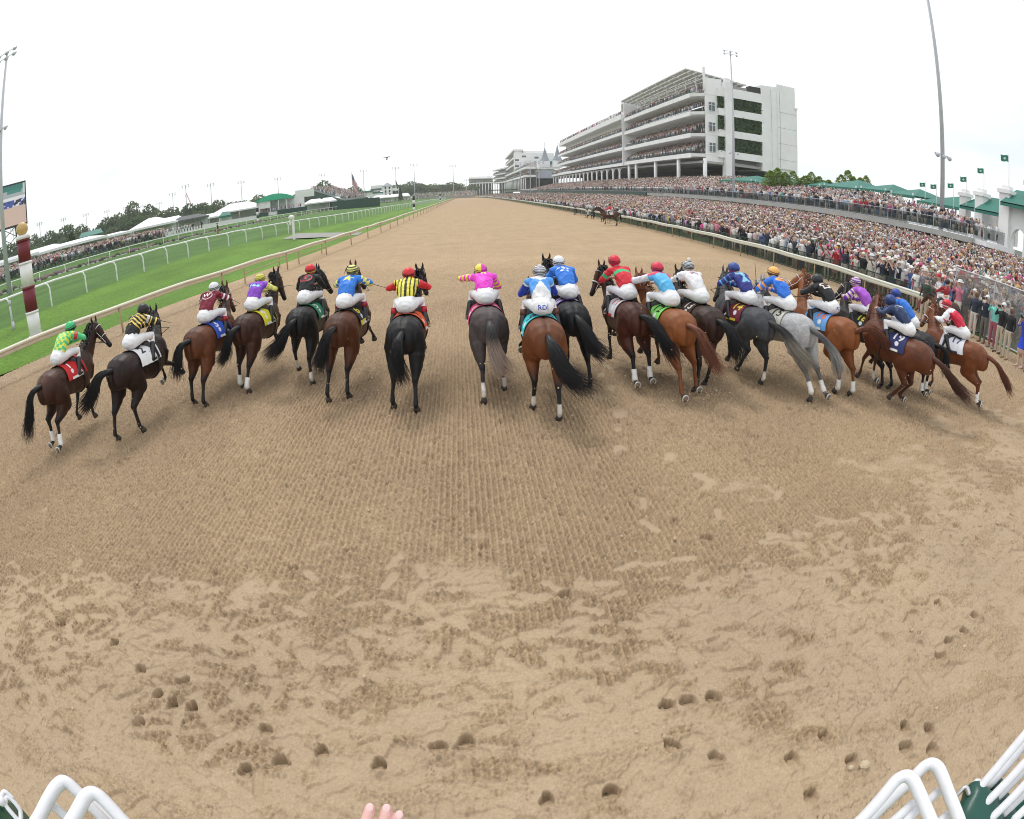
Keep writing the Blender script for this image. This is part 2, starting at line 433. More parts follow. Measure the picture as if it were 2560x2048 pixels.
for k, (x, y) in enumerate(SMOOTH):
    a = SANG.get(k, rng.normal(0, .5) if y < 4.6 else rng.normal(1.5, .4))
    stamp(x, y, a, rng.uniform(.27, .37) * (1.2 if y > 5.5 else 1), rng.uniform(.11, .145) * (1.6 if y > 5.5 else 1), .014, .008, .18, None, 1.0)
for k in range(1150):      # shoe prints trampled over each other by the gate crew
    x = rng.uniform(-7, 9.5); y = rng.uniform(.9, 3.6 + .33 * max(x - 2.2, 0)) if k % 2 else rng.uniform(2.2, 4.2 + .2 * max(x - 2.2, 0))
    stamp(x, y, rng.normal(0, .55) + (1.2 if rng.random() < .25 else 0), rng.uniform(.24, .36), rng.uniform(.09, .14), rng.uniform(.008, .026), .004, .07, rng.choice([-1, 1, 0]) or None, .85)
PITS = [(-3.18, 2.8), (-2.67, 2.76), (-2.89, 2.56), (-2.69, 2.48), (-2.48, 2.48), (-2.94, 2.18), (-1.75, 2.35), (-1.26, 2.18), (-1.57, 2.05), (-1.83, 1.93), (-0.83, 2.1), (-0.4, 2.25), (-0.21, 2.29), (-3.66, 3.08), (-4.55, 3.19), (0.75, 3.9), (2.46, 4.54), (1.34, 2.43), (1.71, 2.41), (1.26, 2.03), (1.55, 1.83), (2.1, 1.63), (2.45, 1.72), (2.56, 1.42), (3.08, 1.3), (3.19, 1.5), (3.39, 1.35), (3.3, 1.15), (0.31, 1.74), (0.74, 1.73), (2.11, 1.26), (4.59, 2.69), (4.94, 2.32), (4.61, 2.18), (4.31, 2.15), (4.06, 2.02), (1.51, 2.43)]
def pit(x, y, r, depth):
    i0, i1 = np.searchsorted(yl, y - 2.4 * r), np.searchsorted(yl, y + 2.4 * r)
    xx, yy = (Xn[i0:i1] - x) / r, (Yn[i0:i1] - y) / r
    an_ = rng.uniform(-.6, .6); ex_ = rng.uniform(1.0, 1.35); x2 = (xx * math.cos(an_) + yy * math.sin(an_)) * ex_; y2 = -xx * math.sin(an_) + yy * math.cos(an_)
    th_ = np.arctan2(y2, x2); d = np.hypot(x2, y2 * (1.0 - .12 * np.sign(y2))) * (1 + .09 * np.sin(3 * th_ + x * 40) + .05 * np.sin(5 * th_ + y * 30)) + .12 * (clod3[i0:i1] - .5)
    k = sstep((1 - d) / .16) * np.clip(.55 + .55 * yy, .10, 1)      # deepest at the toe, ahead
    crumbs = np.exp(-((yy + 1.2) / .55) ** 2 - (xx / .95) ** 2) * (.008 + .085 * np.clip(clod2[i0:i1] - .35, 0, 1))
    Zn[i0:i1] += -depth * k + np.exp(-((d - 1.18) / .12) ** 2) * .006 + crumbs
for x, y in PITS: pit(x, y, rng.uniform(.070, .086), rng.uniform(.075, .105))
for hx, hy in ((-7.95, 7.3), (-6.3, 8.1), (-5.35, 9.5), (-4.55, 10.2), (-3.4, 10.6), (-2.3, 9.4), (-1.07, 8.7), (.34, 9.1), (1.2, 8.2), (1.9, 9.4), (3.0, 9.1), (3.7, 8.4), (4.2, 9.0), (5.4, 9.1), (6.15, 8.0), (7.1, 8.4), (8.5, 8.4), (9.3, 7.8), (8.2, 7.6), (10.4, 7.1)):
    for q in range(9): pit(hx + rng.normal(0, .3), hy - abs(rng.normal(0, 1.1)), rng.uniform(.06, .11), rng.uniform(.02, .05))
HP = rng.uniform([-9, 3.2], [11, 8.5], (90, 2))
for x, y in HP: pit(x, y, rng.uniform(.05, .08), rng.uniform(.02, .045))
col_rough = np.array([.370, .268, .168]); col_smooth = np.array([.422, .318, .212]); col_far = np.array([.415, .295, .176])
hcol = np.clip((Zn - (-.012)) / .035, 0, 1)
side = sstep((Xn - 12.5) / 4) * sstep((Yn - 8) / 3) + sstep((rail_x(Yn) + 1.8 - Xn) / 2.5)
Tc = np.clip(T * (.75 + .5 * (fbm(Xn * 5, Yn * 5, 81, 3) - .4)) + .75 * np.clip(side, 0, 1), 0, 1)[..., None]
C = col_rough * (1 - Tc) + col_smooth * Tc
C = C * (1 - far_f[..., None]) + (col_far * (1 - .35 * np.clip(side, 0, 1)[..., None]) + col_smooth * .35 * np.clip(side, 0, 1)[..., None] ) * far_f[..., None]
C *= (1 + .10 * (vnoise(Xn * .35, Yn * .35, 82) - .5) + .58 * (vnoise(Xw * 70, Yw * 70, 83) - .5) * (1 - .72 * T) + .20 * (clod2 - .5) * (1 - T) * (1 - far_f))[..., None]  # specks for damp crumbs and shade, hollows between clods coloured darker
me = grid_mesh('dirt_track', np.stack([Xn, Yn, Zn * (1 - sstep((Yn - 26) / 4))], -1), [m_dirt])
set_col(me, C.reshape(-1, 3))
struct(link('dirt_track', me))
# --- track further on, flat and raked
yf = np.array([Y1, 36, 42.5, 58, 85, 120, 200, 300, 450, 620, 800]); nx = 9
xr = np.interp(yf, [0, 300, 500, 620, 800], [18.6, 18.6, 10, 0, -20])
Pf = np.stack([edge_x(yf)[:, None] * (1 - np.linspace(0, 1, nx)) + xr[:, None] * np.linspace(0, 1, nx), np.repeat(yf[:, None], nx, 1), np.zeros((len(yf), nx))], -1)
struct(link('dirt_track', grid_mesh('dirt_track_far', Pf, [m_dirt_far])))

# --- grass
def grass_material():
    m = bpy.data.materials.new('mown_grass'); m.use_nodes = True
    n, l = m.node_tree.nodes, m.node_tree.links; b = n['Principled BSDF']; b.inputs['Roughness'].default_value = .8; b.inputs['Specular IOR Level'].default_value = .2
    a = n.new('ShaderNodeAttribute'); a.attribute_name = 'col'; tc = n.new('ShaderNodeTexCoord')
    s = a.outputs['Color']
    for sc, amt, st in ((.35, .22, (1, .3, 1)), (6, .22, (1, 1, 1)), (40, .25, (1, 1, 1))):
        mp = n.new('ShaderNodeMapping'); mp.inputs['Scale'].default_value = st; l.new(tc.outputs['Object'], mp.inputs['Vector'])
        t = n.new('ShaderNodeTexNoise'); t.inputs['Scale'].default_value = sc; t.inputs['Detail'].default_value = 5; l.new(mp.outputs['Vector'], t.inputs['Vector'])
        mr = n.new('ShaderNodeMapRange'); mr.inputs['From Min'].default_value = .3; mr.inputs['From Max'].default_value = .7
        mr.inputs['To Min'].default_value = 1 - amt; mr.inputs['To Max'].default_value = 1 + amt; l.new(t.outputs['Fac'], mr.inputs['Value'])
        v = n.new('ShaderNodeVectorMath'); v.operation = 'SCALE'; l.new(s, v.inputs[0]); l.new(mr.outputs['Result'], v.inputs['Scale']); s = v.outputs['Vector']
    l.new(s, b.inputs['Base Color'])
    bp = n.new('ShaderNodeBump'); bp.inputs['Strength'].default_value = .8; bp.inputs['Distance'].default_value = .05
    l.new(t.outputs['Fac'], bp.inputs['Height']); l.new(bp.outputs['Normal'], b.inputs['Normal'])
    return m
m_grass = grass_material()
yg = np.concatenate([[-40, -10, 0], np.arange(6, 60, 1.5), [64, 70, 78, 88, 100, 115, 135, 160, 200, 260, 340, 450, 620, 900]])
sg = np.concatenate([np.linspace(0, 12, 25), np.linspace(13, 120, 30)])
ex = edge_x(yg)
Xt = ex[:, None] - sg[None, :]; Yt = np.repeat(yg[:, None], len(sg), 1)
Zt = np.interp(Xt, [-140, -90, -60, -47, -24, -16.5, 17.6], [2.6, 2.6, 2.2, 1.3, .8, 0, 0]) + .03
Zt[:, 0] -= .05
Xt[:, 0] += .10 * (vnoise(yg * 3, yg * 0, 5) - .5)
TR_PTS = [(0, -23.8), (20, -24.0), (45, -23.6), (60, -21.8), (90, -19.0), (120, -18.4), (200, -16.5), (420, -13)]
def turf_rail_x(y): return np.interp(y, [p[0] for p in TR_PTS], [p[1] for p in TR_PTS])
k = sstep((turf_rail_x(Yt) + .5 - Xt) / 1.0)[..., None]
Cg = np.array([.120, .235, .028]) * (1 - k) + np.array([.078, .165, .030]) * k
struct(link('grass', (lambda q: (set_col(q, Cg.reshape(-1, 3)), q)[1])(grid_mesh('grass', np.stack([Xt, Yt, Zt], -1), [m_grass]))))
m_path = mat('grey_paving', (.30, .29, .27), .9, var=.1, scale=2)
pth = MB(); P = [(-19.6, 58.0), (-20.2, 66.0), (-16, 66.0), (-11.0, 60.0), (-10.7, 56.5), (-14, 57.5)]
pth.quad(*[(x, y, ground_z(x) + .045) for x, y in P])
struct(build(pth, 'path', m_path))
# ================================================================ HORSES
# body sections: y, z centre, half width, half height
BODY = np.array([(-.50, 1.20, .13, .17), (-.42, 1.25, .225, .23), (-.28, 1.275, .295, .28), (-.08, 1.28, .32, .295), (.12, 1.235, .305, .31),
                 (.35, 1.195, .295, .315), (.60, 1.16, .305, .345), (.85, 1.155, .285, .375), (1.05, 1.18, .245, .375), (1.22, 1.21, .21, .31), (1.36, 1.21, .15, .21)])
def body_sec(y): return [np.interp(y, BODY[:, 0], BODY[:, k]) for k in (1, 2, 3)]
def body_surf(y, phi, off=0.0):
    """point on the barrel; phi from straight up, + to the right"""
    zc, w, h = body_sec(y); e = 2.25
    c, s = np.cos(phi), np.sin(phi)
    r = (np.abs(s / (w + off)) ** e + np.abs(c / (h + off)) ** e) ** (-1 / e)
    return np.stack([s * r, y + 0 * phi, zc + c * r], -1)
def legchain(hip, foot, L, fwd=(0, 1, 0), kind='hind'):
    """joints between HIP and FETLOCK for lengths L; hind zigzags forward then back, front knee bends forward"""
    hip, foot = np.array(hip, float), np.array(foot, float); d = foot - hip; D = np.linalg.norm(d)
    n = len(L); tot = sum(L)
    D = min(D, tot * .995); u = d / np.linalg.norm(d); f = np.array(fwd, float); f -= u * (f @ u); f /= np.linalg.norm(f)
    sg = {'hind': (1, -1, .55), 'front': (.75, -1)}[kind][:n]
    lo, hi = 0.0, 1.5
    def vec(b): return sum(l * np.array([math.cos(s * b), math.sin(s * b)]) for l, s in zip(L, sg))
    for _ in range(40):
        m = (lo + hi) / 2
        if np.linalg.norm(vec(m)) > D: lo = m
        else: hi = m
    v = vec(lo); a0 = math.atan2(v[1], v[0]); P = [hip]; p = np.zeros(2)
    for l, s in zip(L, sg):
        a = s * lo - a0; p = p + l * np.array([math.cos(a), math.sin(a)]); P.append(hip + u * p[0] + f * p[1])
    return P
m_horse = {}
def coat_material(name, dapple):
    if name in m_horse: return m_horse[name]
    m = mat(name, rough=.50 if not dapple else .65, attr='col', var=.16 if not dapple else .05, scale=7, spec=.30, bump=.35, bscale=7)
    n, l = m.node_tree.nodes, m.node_tree.links
    if dapple:
        b = n['Principled BSDF']; tc = n.new('ShaderNodeTexCoord'); v = n.new('ShaderNodeTexVoronoi'); v.inputs['Scale'].default_value = 22
        l.new(tc.outputs['Object'], v.inputs['Vector'])
        mr = n.new('ShaderNodeMapRange'); mr.inputs['From Max'].default_value = .6; mr.inputs['To Min'].default_value = 1.15; mr.inputs['To Max'].default_value = .86
        l.new(v.outputs['Distance'], mr.inputs['Value'])
        s = n.new('ShaderNodeVectorMath'); s.operation = 'SCALE'; a = [q for q in n if q.type == 'ATTRIBUTE'][0]
        l.new(a.outputs['Color'], s.inputs[0]); l.new(mr.outputs['Result'], s.inputs['Scale']); l.new(s.outputs['Vector'], b.inputs['Base Color'])
    m_horse[name] = m
    return m
m_hoof = mat('hoof_horn', (.055, .045, .038), .7, var=.2, scale=30)
m_sole = mat('hoof_sole', (.22, .17, .12), .9, var=.2, scale=30)
m_shoe = mat('steel_shoe', (.75, .75, .75), .35, metal=.6)
m_band = mat('white_bandage', (.82, .81, .78), .8, var=.04, scale=20)
m_leather = mat('black_leather', (.018, .017, .018), .4)
m_white_tack = mat('white_strap', (.83, .83, .82), .6)
m_boot = mat('black_boot', (.015, .015, .017), .3, spec=.6)
m_skin = mat('skin', (.56, .33, .24), .6)
m_irons = mat('stirrup_steel', (.6, .6, .6), .3, metal=.8)

def strands(mb, root, path, n, spread0, spread1, r0, r1, seed, curl=.02):
    """hair: thin tapering strands following PATH, fanning out"""
    g = np.random.default_rng(seed); path = np.asarray(path, float); K = len(path)
    T = np.gradient(path, axis=0); T /= np.linalg.norm(T, axis=1)[:, None]
    for i in range(n):
        a = g.uniform(0, 2 * math.pi); q = math.sqrt(g.uniform(0, 1)); ln = g.uniform(.72, 1.0); m = max(3, int(round(K * ln)))
        off = g.normal(0, 1, 3) * curl
        pts = []
        for k in range(m):
            t = k / (K - 1); s = spread0 + (spread1 * 1.15 - spread0) * t
            x = np.cross(T[k], (0, 0, 1.)); x = x / (np.linalg.norm(x) + 1e-6) if np.linalg.norm(x) > .1 else np.array([1., 0, 0]); z = np.cross(x, T[k])
            wv = .018 * math.sin(t * 9 + i) * t
            pts.append(path[k] + x * wv + x * math.cos(a) * q * s + z * math.sin(a) * q * s * .75 + off * t * t * (1 + g.normal(0, .15)))
        rr = [r0 * (1 - (k / (m - 1)) ** 1.5) + r1 for k in range(m)]
        mb.tube(pts, rr, 3, 0, cap=False)
def smooth_path(P, n):
    P = np.asarray(P, float); t = np.linspace(0, 1, len(P)); T = np.linspace(0, 1, n)
    # catmull-rom
    out = []
    for q in T:
        f = q * (len(P) - 1); i = min(int(f), len(P) - 2); u = f - i
        p0, p1, p2, p3 = P[max(i - 1, 0)], P[i], P[i + 1], P[min(i + 2, len(P) - 1)]
        out.append(.5 * (2 * p1 + (p2 - p0) * u + (2 * p0 - 5 * p1 + 4 * p2 - p3) * u * u + (3 * p1 - p0 - 3 * p2 + p3) * u ** 3))
    return np.array(out)

def make_horse(S):
    """S: dict with pos, yaw, sc, coat, feet, tail, head ... -> root Empty and its body transform"""
    root = empty('racehorse', (S['x'], S['y'], 0), S['label'], 'horse', 'racehorses leaving the gate', R(-S.get('yaw', 0)), S.get('sc', 1.0))
    pitch = R(S.get('pitch', 3.0)); drop = S.get('drop', .06)
    Mb = Matrix.Translation((0, 0, 1.28 - drop)) @ Matrix.Rotation(pitch, 4, 'X') @ Matrix.Translation((0, 0, -1.28))
    Mn = np.array(Mb)
    def tb(P): P = np.asarray(P, float); return P @ Mn[:3, :3].T + Mn[:3, 3]
    mb = MB()
    # trunk as loft
    seg = 20; A = np.linspace(0, 2 * math.pi, seg, endpoint=False); V = []
    ysec = np.concatenate([[-.535], BODY[:, 0], [1.42]])
    for y in ysec:
        if y < -.5 or y > 1.36:
            zc, w, h = body_sec(y); pts = np.stack([np.sin(A) * w * .5, 0 * A + y, zc + np.cos(A) * h * .5], -1)
        else: pts = body_surf(y, A)
        V.append(pts)
    V = tb(np.vstack(V)); nS = len(ysec)
    F = [(i * seg + j, (i + 1) * seg + j, (i + 1) * seg + (j + 1) % seg, i * seg + (j + 1) % seg) for i in range(nS - 1) for j in range(seg)]
    F += [tuple(range(seg)), tuple(range((nS - 1) * seg, nS * seg))[::-1]]
    mb.add(V, F)
    hy = S.get('neckyaw', 0.0); nz = S.get('neckup', 0.0)
    poll = np.array([0, 1.93, 1.71 + nz]); base = np.array([0, 1.12, 1.28]); mid = np.array([0, 1.53, 1.57 + nz * .5])
    def ny(P):
        P = np.asarray(P, float) - base; a = R(-hy); k = np.clip(P[..., 1:2] / .9, 0, 1.3)
        x = P[..., 0:1] + np.sin(R(hy)) * np.maximum(P[..., 1:2], 0) * 1.0; y = P[..., 1:2] * np.cos(R(hy) * .8)
        return np.concatenate([x, y, P[..., 2:3]], -1) + base
    NP = ny(np.array([base + (0, -.02, -.04), (0, 1.34, 1.45 + nz * .3), mid, (0, 1.76, 1.67 + nz * .8), poll]))
    if 'pollp' in S:
        Mv = np.array(Mb.inverted()); q = (np.array(S['pollp'], float) - (0, 0, .10)) @ Mv[:3, :3].T + Mv[:3, 3]; NP = np.array([base + (0, -.02, -.04), base * .68 + q * .32 + (0, .05, -.01), base * .42 + q * .58 + (0, .05, .01), base * .17 + q * .83 + (0, .01, .02), q])
    mb.tube(tb(NP), [(.155, .27), (.118, .225), (.09, .175), (.078, .14), (.07, .115)], 14)
    # withers and chest muscles
    mb.tube(tb([(0, .70, 1.36), (0, .95, 1.42), (0, 1.2, 1.42)]), [.13, .13, .11], 10)
    for s in (-1, 1): mb.tube(tb([(.10 * s, 1.05, 1.28), (.13 * s, 1.22, 1.12), (.13 * s, 1.12, .98)]), [.12, .12, .10], 10)
    hd = S.get('headyaw', hy * 1.3); tuck = S.get('tuck', 0.0)
    P0 = NP[-1]; dr = Vector((math.sin(R(hd)) * .9, math.cos(R(hd)) * .9, -.90 - tuck)).normalized(); dr = np.array(dr)
    if 'muzp' in S: dr = (np.array(S['muzp'], float) - (0, 0, .08)) @ Mv[:3, :3].T + Mv[:3, 3] - P0; dr /= np.linalg.norm(dr)
    HP_ = [P0 + (0, 0, .02) - dr * .02, P0 + dr * .14 + (0, 0, -.01), P0 + dr * .30 + (0, 0, -.02), P0 + dr * .45, P0 + dr * .56]
    side = np.cross(dr, (0, 0, 1)); side /= np.linalg.norm(side)
    mb.tube(tb(HP_), [(.078, .115), (.092, .135), (.072, .095), (.055, .070), (.055, .062)], 14)
    for s in (-1, 1):
        mb.tube(tb([HP_[0] + side * .055 * s + (0, 0, .07), HP_[0] + side * .075 * s + (0, .0, .17), HP_[0] + side * .06 * s + (0, .01, .235)]), [.034, .026, .008], 8)
        mb.ball(tb([HP_[1] + side * .082 * s + (0, 0, .035)])[0], .024, 8, 6)
    # legs
    legs = []
    for i, f in enumerate(S['hind']):
        s = -1 if i == 0 else 1
        hip = tb([(.125 * s, -.06, 1.22)])[0]; foot = np.array(f[:3], float); sole = len(f) > 3
        if sole: fet = foot + np.array([0, -.0, .0]) + np.array([0, .12, .135])
        else: fet = foot + np.array([0, -.075, .125])
        J = legchain(hip, fet, (.36, .43, .40), kind='hind')
        J[1][0] += .055 * s; J[2][0] += .01 * s
        st, hk, ft = J[1], J[2], J[3]
        mb.tube([hip + (0.02 * s, -.08, .05), hip * .55 + st * .45 + np.array([.03 * s, -.06, 0]), st], [(.185, .25), (.175, .225), (.138, .17)], 14)
        mb.tube([st + (0, -.06, .04), st * .6 + hk * .4 + (0, -.02, 0), st * .25 + hk * .75, hk], [(.135, .17), (.108, .135), (.073, .092), (.055, .072)], 12)
        mb.tube([hk + (0, -.035, .03), hk, hk * .75 + ft * .25], [.042, .051, .042], 10)
        mb.tube([hk * .8 + ft * .2, hk * .45 + ft * .55, ft], [.041, .037, .046], 10)
        mb.tube([ft, ft * .5 + foot * .5 + (0, 0, .012)], [.043, .041], 10)
        legs.append((hk, ft, foot, sole, True))
    for i, f in enumerate(S['front']):
        s = -1 if i == 0 else 1
        sh = tb([(.13 * s, .98, 1.02)])[0]; foot = np.array(f[:3], float); sole = len(f) > 3
        fet = foot + (np.array([0, .11, .12]) if sole else np.array([0, -.06, .125]))
        J = legchain(sh, fet, (.42, .34), kind='front'); kn, ft = J[1], J[2]
        if np.linalg.norm(ft - fet) > .02: foot = foot + (ft - fet)
        mb.tube([sh + (-.01 * s, .04, .18), sh, sh * .6 + kn * .4, kn], [(.085, .15), (.075, .115), (.055, .07), (.042, .048)], 12)
        mb.tube([kn, kn * .75 + ft * .25], [.046, .034], 10)
        mb.tube([kn * .8 + ft * .2, kn * .4 + ft * .6, ft], [.034, .029, .038], 10)
        mb.tube([ft, ft * .5 + foot * .5 + (0, 0, .012)], [.037, .034], 10)
        legs.append((kn, ft, foot, sole, False))
    me = remesh(mb, 'horse_body', [coat_material('coat_dappled' if S.get('dapple') else 'coat', S.get('dapple', False))], .019, 5)
    V = verts(me); Mi = np.linalg.inv(Mn[:3, :3]); Lc = (V - Mn[:3, 3]) @ Mi.T     # muscle lines
    rear = sstep((-.18 - Lc[:, 1]) / .15) * sstep((1.50 - Lc[:, 2]) / .12) * sstep((Lc[:, 2] - .80) / .1); ax_ = np.abs(Lc[:, 0])
    V[:, 1] += rear * (.038 * np.exp(-(ax_ / .035) ** 2) + .020 * np.exp(-((ax_ - .19 - .03 * (1.3 - Lc[:, 2])) / .022) ** 2) - .012 * np.exp(-((ax_ - .11) / .05) ** 2))
    bk_ = sstep((Lc[:, 2] - 1.45) / .06) * (Lc[:, 1] < .4); V[:, 2] -= bk_ * .016 * np.exp(-(ax_ / .03) ** 2)
    V[:, 0] += np.sign(V[:, 0]) * .022 * (fbm(Lc[:, 1] * 5.5, Lc[:, 2] * 5.5, int(S['x'] * 10) + 700, 3) - .5) * sstep((ax_ - .08) / .1); me.vertices.foreach_set('co', V.ravel()); me.update()
    Cc = np.tile(np.array(S['coat']), (len(V), 1)); pc = np.array(S.get('points', (.012, .011, .012)))
    # darker back line, lighter flanks and buttocks as the coat has them
    top = sstep((V[:, 2] - 1.32) / .25)[:, None] * sstep((.12 - np.abs(V[:, 0])) / .12 + .2)[:, None]
    Cc = Cc * (1 - .45 * top * S.get('topdark', 1.0))
    if 'rump' in S:
        k = np.exp(-((V[:, 0] / .22) ** 2) - ((V[:, 1] + .3) / .3) ** 2 - ((V[:, 2] - 1.35) / .2) ** 2)[:, None]; Cc = Cc * (1 - k) + np.array(S['rump']) * k
    for hk, ft, foot, sole, hind in legs:
        a, b = (hk + (0, 0, .14)), foot; ab = b - a; t = ((V - a) @ ab) / (ab @ ab); d = np.linalg.norm(V - (a + np.clip(t, 0, 1)[:, None] * ab), axis=1)
        k = (sstep((t + .1) / .3) * (d < .17) * (V[:, 2] < hk[2] + .25))[:, None] * S.get('blackpts', 1.0); Cc = Cc * (1 - k) + pc * k
    for i in S.get('socks', ()):
        hk, ft, foot, sole, hind = legs[i]; k = ((np.linalg.norm(V - ft, axis=1) < .17) & (V[:, 2] < ft[2] + .13))[:, None]; Cc = Cc * (1 - k) + np.array([.62, .58, .54]) * k
    muz = tb([HP_[4]])[0]; k = sstep((.16 - np.linalg.norm(V - muz, axis=1)) / .1)[:, None] * S.get('blackpts', 1.0); Cc = Cc * (1 - k) + pc * k
    if S.get('dapple') == 'steel':
        k = sstep((fbm(V[:, 1] * 9 + V[:, 0] * 5, V[:, 2] * 9, 5, 3) - .45) * 5)[:, None] * .25; Cc *= 1 + k
    set_col(me, Cc * (1 + .5 * (fbm(Lc[:, 1] * 3 + Lc[:, 0], Lc[:, 2] * 3, 33, 3) - .5))[:, None] * (1 + .12 * (vnoise(V[:, 0] * 9 + V[:, 2] * 7, V[:, 1] * 9, 8) - .5))[:, None])
    link('horse_body', me, root)
    # hooves, shoes, bandages
    for i, (hk, ft, foot, sole, hind) in enumerate(legs):
        h = MB(); c = foot
        if sole:   # flipped back: the sole looks behind
            ax = np.array([0, -.97, -.10]); ax /= np.linalg.norm(ax)
            b0 = c + (0, .03, .075)
            h.tube([b0, b0 + ax * .075], [.046, .062], 14, 0, cap=False)
            ho = build(h, 'hoof', m_hoof, root, True)
            up_ = np.array([0, -ax[2], ax[1]]); sx = np.array([1., 0, 0]); cc = b0 + ax * .079; rg = MB()
            ang = np.linspace(-.25 * math.pi, 1.25 * math.pi, 15)
            rg.tube([cc + sx * math.cos(t) * .054 - up_ * (math.sin(t) * .060) * (-1 if S.get('shoeup') else 1) for t in ang], .0115, 6, 0, up=ax)
            build(rg, 'horseshoe', m_shoe, ho, True)
            so = MB(); so.ball(b0 + ax * .072, (.052, .052, .02), 12, 6, 0, Matrix.Rotation(math.atan2(-ax[1], -ax[2]) * -1, 3, 'X')); build(so, 'sole', m_sole, ho, True)
        else:
            h.tube([c + (0, -.035, .085), c + (0, -.01, .05), c + (0, .015, .002)], [.042, .050, .063], 14, 0, cap=False)
            ho = build(h, 'hoof', m_hoof, root, True)
        if i in S.get('bands', ()):
            w = MB(); w.tube([hk * .42 + ft * .58, hk * .2 + ft * .8, ft, ft * .7 + foot * .3], [.050, .048, .057, .052], 14, 0, cap=False); build(w, 'leg_bandage', m_band, root, True)
    # mane
    m_hair = mat('hair_' + S['hairname'], S['hair'], .55, var=.25, scale=30, spec=.4)
    mn = MB(); g = np.random.default_rng(int(S['x'] * 100) + 5000)
    crest = smooth_path(NP[1:], 30) + np.array([0, -.06, .1])
    for k in range(110):
        p = crest[g.integers(0, 30)] + np.array([g.normal(0, .02), g.normal(0, .03) - .03, .02])
        sd = g.choice([-1, 1]) * g.uniform(.04, .12)
        mn.tube(tb([p, p + (sd * .7, -.05, .03), p + (sd, -.14, -.06)]), [.013, .011, .002], 3, 0, cap=False)
    build(mn, 'mane', m_hair, root, True)
    # tail
    tp = tb([(0, -.44, 1.40)])[0]; tl = [tp]; 
    for q in S['tail']: tl.append(np.array(q, float))
    path = smooth_path(tl, 12)
    tm = MB(); tm.tube(path[:7], [.045, .055, .058, .055, .045, .03, .012], 8)
    strands(tm, tp, path, int(S.get('tailn', 190) * 2.1), .035, S.get('flare', .13),   .0066, .0010, int(S['x'] * 100) + 9000, .06)
    if 'tailtip' in S:
        tobj = tm.mesh('tail', [mat('hair_two_tone', attr='col', rough=.6)], True); Vt = verts(tobj)
        k = sstep((tp[2] - .12 - Vt[:, 2]) / .25)[:, None]; set_col(tobj, np.array(S['hair']) * (1 - k) + np.array(S['tailtip']) * k); link('tail', tobj, root)
    else: build(tm, 'tail', m_hair, root, True)
    # bridle
    br = MB(); D = lambda k: HP_[0] + dr * k
    def ring(k, rx, rz, r):
        c = D(k); z = np.cross(side, dr); an = np.linspace(0, 2 * math.pi, 15)
        br.tube(tb([c + side * math.cos(t) * rx + z * math.sin(t) * rz for t in an]), r, 5, 0, cap=False)
    ring(.34, .075, .098, S.get('nose', .008)); ring(.10, .098, .142, .008)
    for s in (-1, 1): br.tube(tb([D(.08) + side * .088 * s + (0, 0, .06), D(.2) + side * .09 * s, D(.36) + side * .07 * s, D(.5) + side * .062 * s]), .008, 5)
    bo = build(br, 'bridle', m_white_tack if S.get('wbridle') else m_leather, root, True)
    rn = MB()
    for s in (-1, 1): rn.tube(tb([D(.5) + side * .062 * s, (.14 * s, 1.60, 1.52), (.12 * s, 1.3, 1.62), (.04 * s, 1.12, 1.66)]), .007, 5)
    build(rn, 'rein', m_leather, root, True)
    # saddle cloth: a sheet over the back, numbered on both sides
    NU, NV = 96, 64; y0, y1 = .18, .82
    ph = np.linspace(-1.52, 1.52, NU); yy = np.linspace(y0, y1, NV)
    PH, YY = np.meshgrid(ph, yy)
    flap = np.abs(PH) / 1.52
    pts = body_surf(YY.ravel(), PH.ravel(), .018).reshape(NV, NU, 3)
    pts[..., 1] += -.10 * flap ** 2 * (1 - (YY - y0) / (y1 - y0)) + .02 * np.sin(PH * 6) * 0
    pts[..., 0] += np.sign(PH) * .02 * flap ** 3 + .006 * np.sin(YY * 40) * flap ** 2
    me = grid_mesh('saddle_cloth', tb(pts.reshape(-1, 3)).reshape(NV, NU, 3), [mat('cloth_printed', rough=.75, attr='col', var=.05, scale=12)])
    arc = PH / 1.52 * .53   # metres down the flank
    base_c = np.array(S['cloth']); num_c = np.array(S['numc']); Cl = np.tile(base_c, (NV, NU, 1)).astype(float)
    for s in (-1, 1):
        u = (YY - y0) * s; v = -np.abs(arc) ; mk = (np.sign(PH) == s)
        t = ink(S['num'], u, v, s * .20, -.20, .19, 1.15) & mk; Cl[t] = num_c
        if S.get('trim') is not None:
            t = (np.abs(arc) > .44) & mk; Cl[t] = np.array(S['trim'])
        t = (((u - s * .20) / .045) ** 2 + ((v + .36) / .05) ** 2 < 1) & mk; Cl[t] = np.array(S.get('badge', (.8, .8, .85)))
        t = (np.abs(arc) > .475) & mk & (np.abs(YY - .5) < .17); Cl[t] = np.array(S.get('plate', (.85, .85, .85)))
    edge = (YY < y0 + .02); Cl[edge] = base_c * .8
    set_col(me, Cl.reshape(-1, 3)); link('saddle_cloth', me, root)
    sd = MB(); sd.tube(tb([(0, .36, 1.52), (0, .46, 1.555), (0, .62, 1.545), (0, .74, 1.60)]), [(.15, .03), (.14, .035), (.12, .03), (.09, .045)], 12)
    for s in (-1, 1):
        sd.tube(tb([(.12 * s, .58, 1.5), (.24 * s, .64, 1.36), (.29 * s, .68, 1.20)]), [(.03, .11), (.022, .12), (.018, .09)], 8)
    gr = [body_surf(np.array([.72]), np.array([a]), .01)[0] for a in np.linspace(-3.1, 3.1, 31)]
    sd.tube(tb(gr), .02, 6, 0, cap=False)
    build(sd, 'saddle', m_leather, root, True)
    return root, Mb

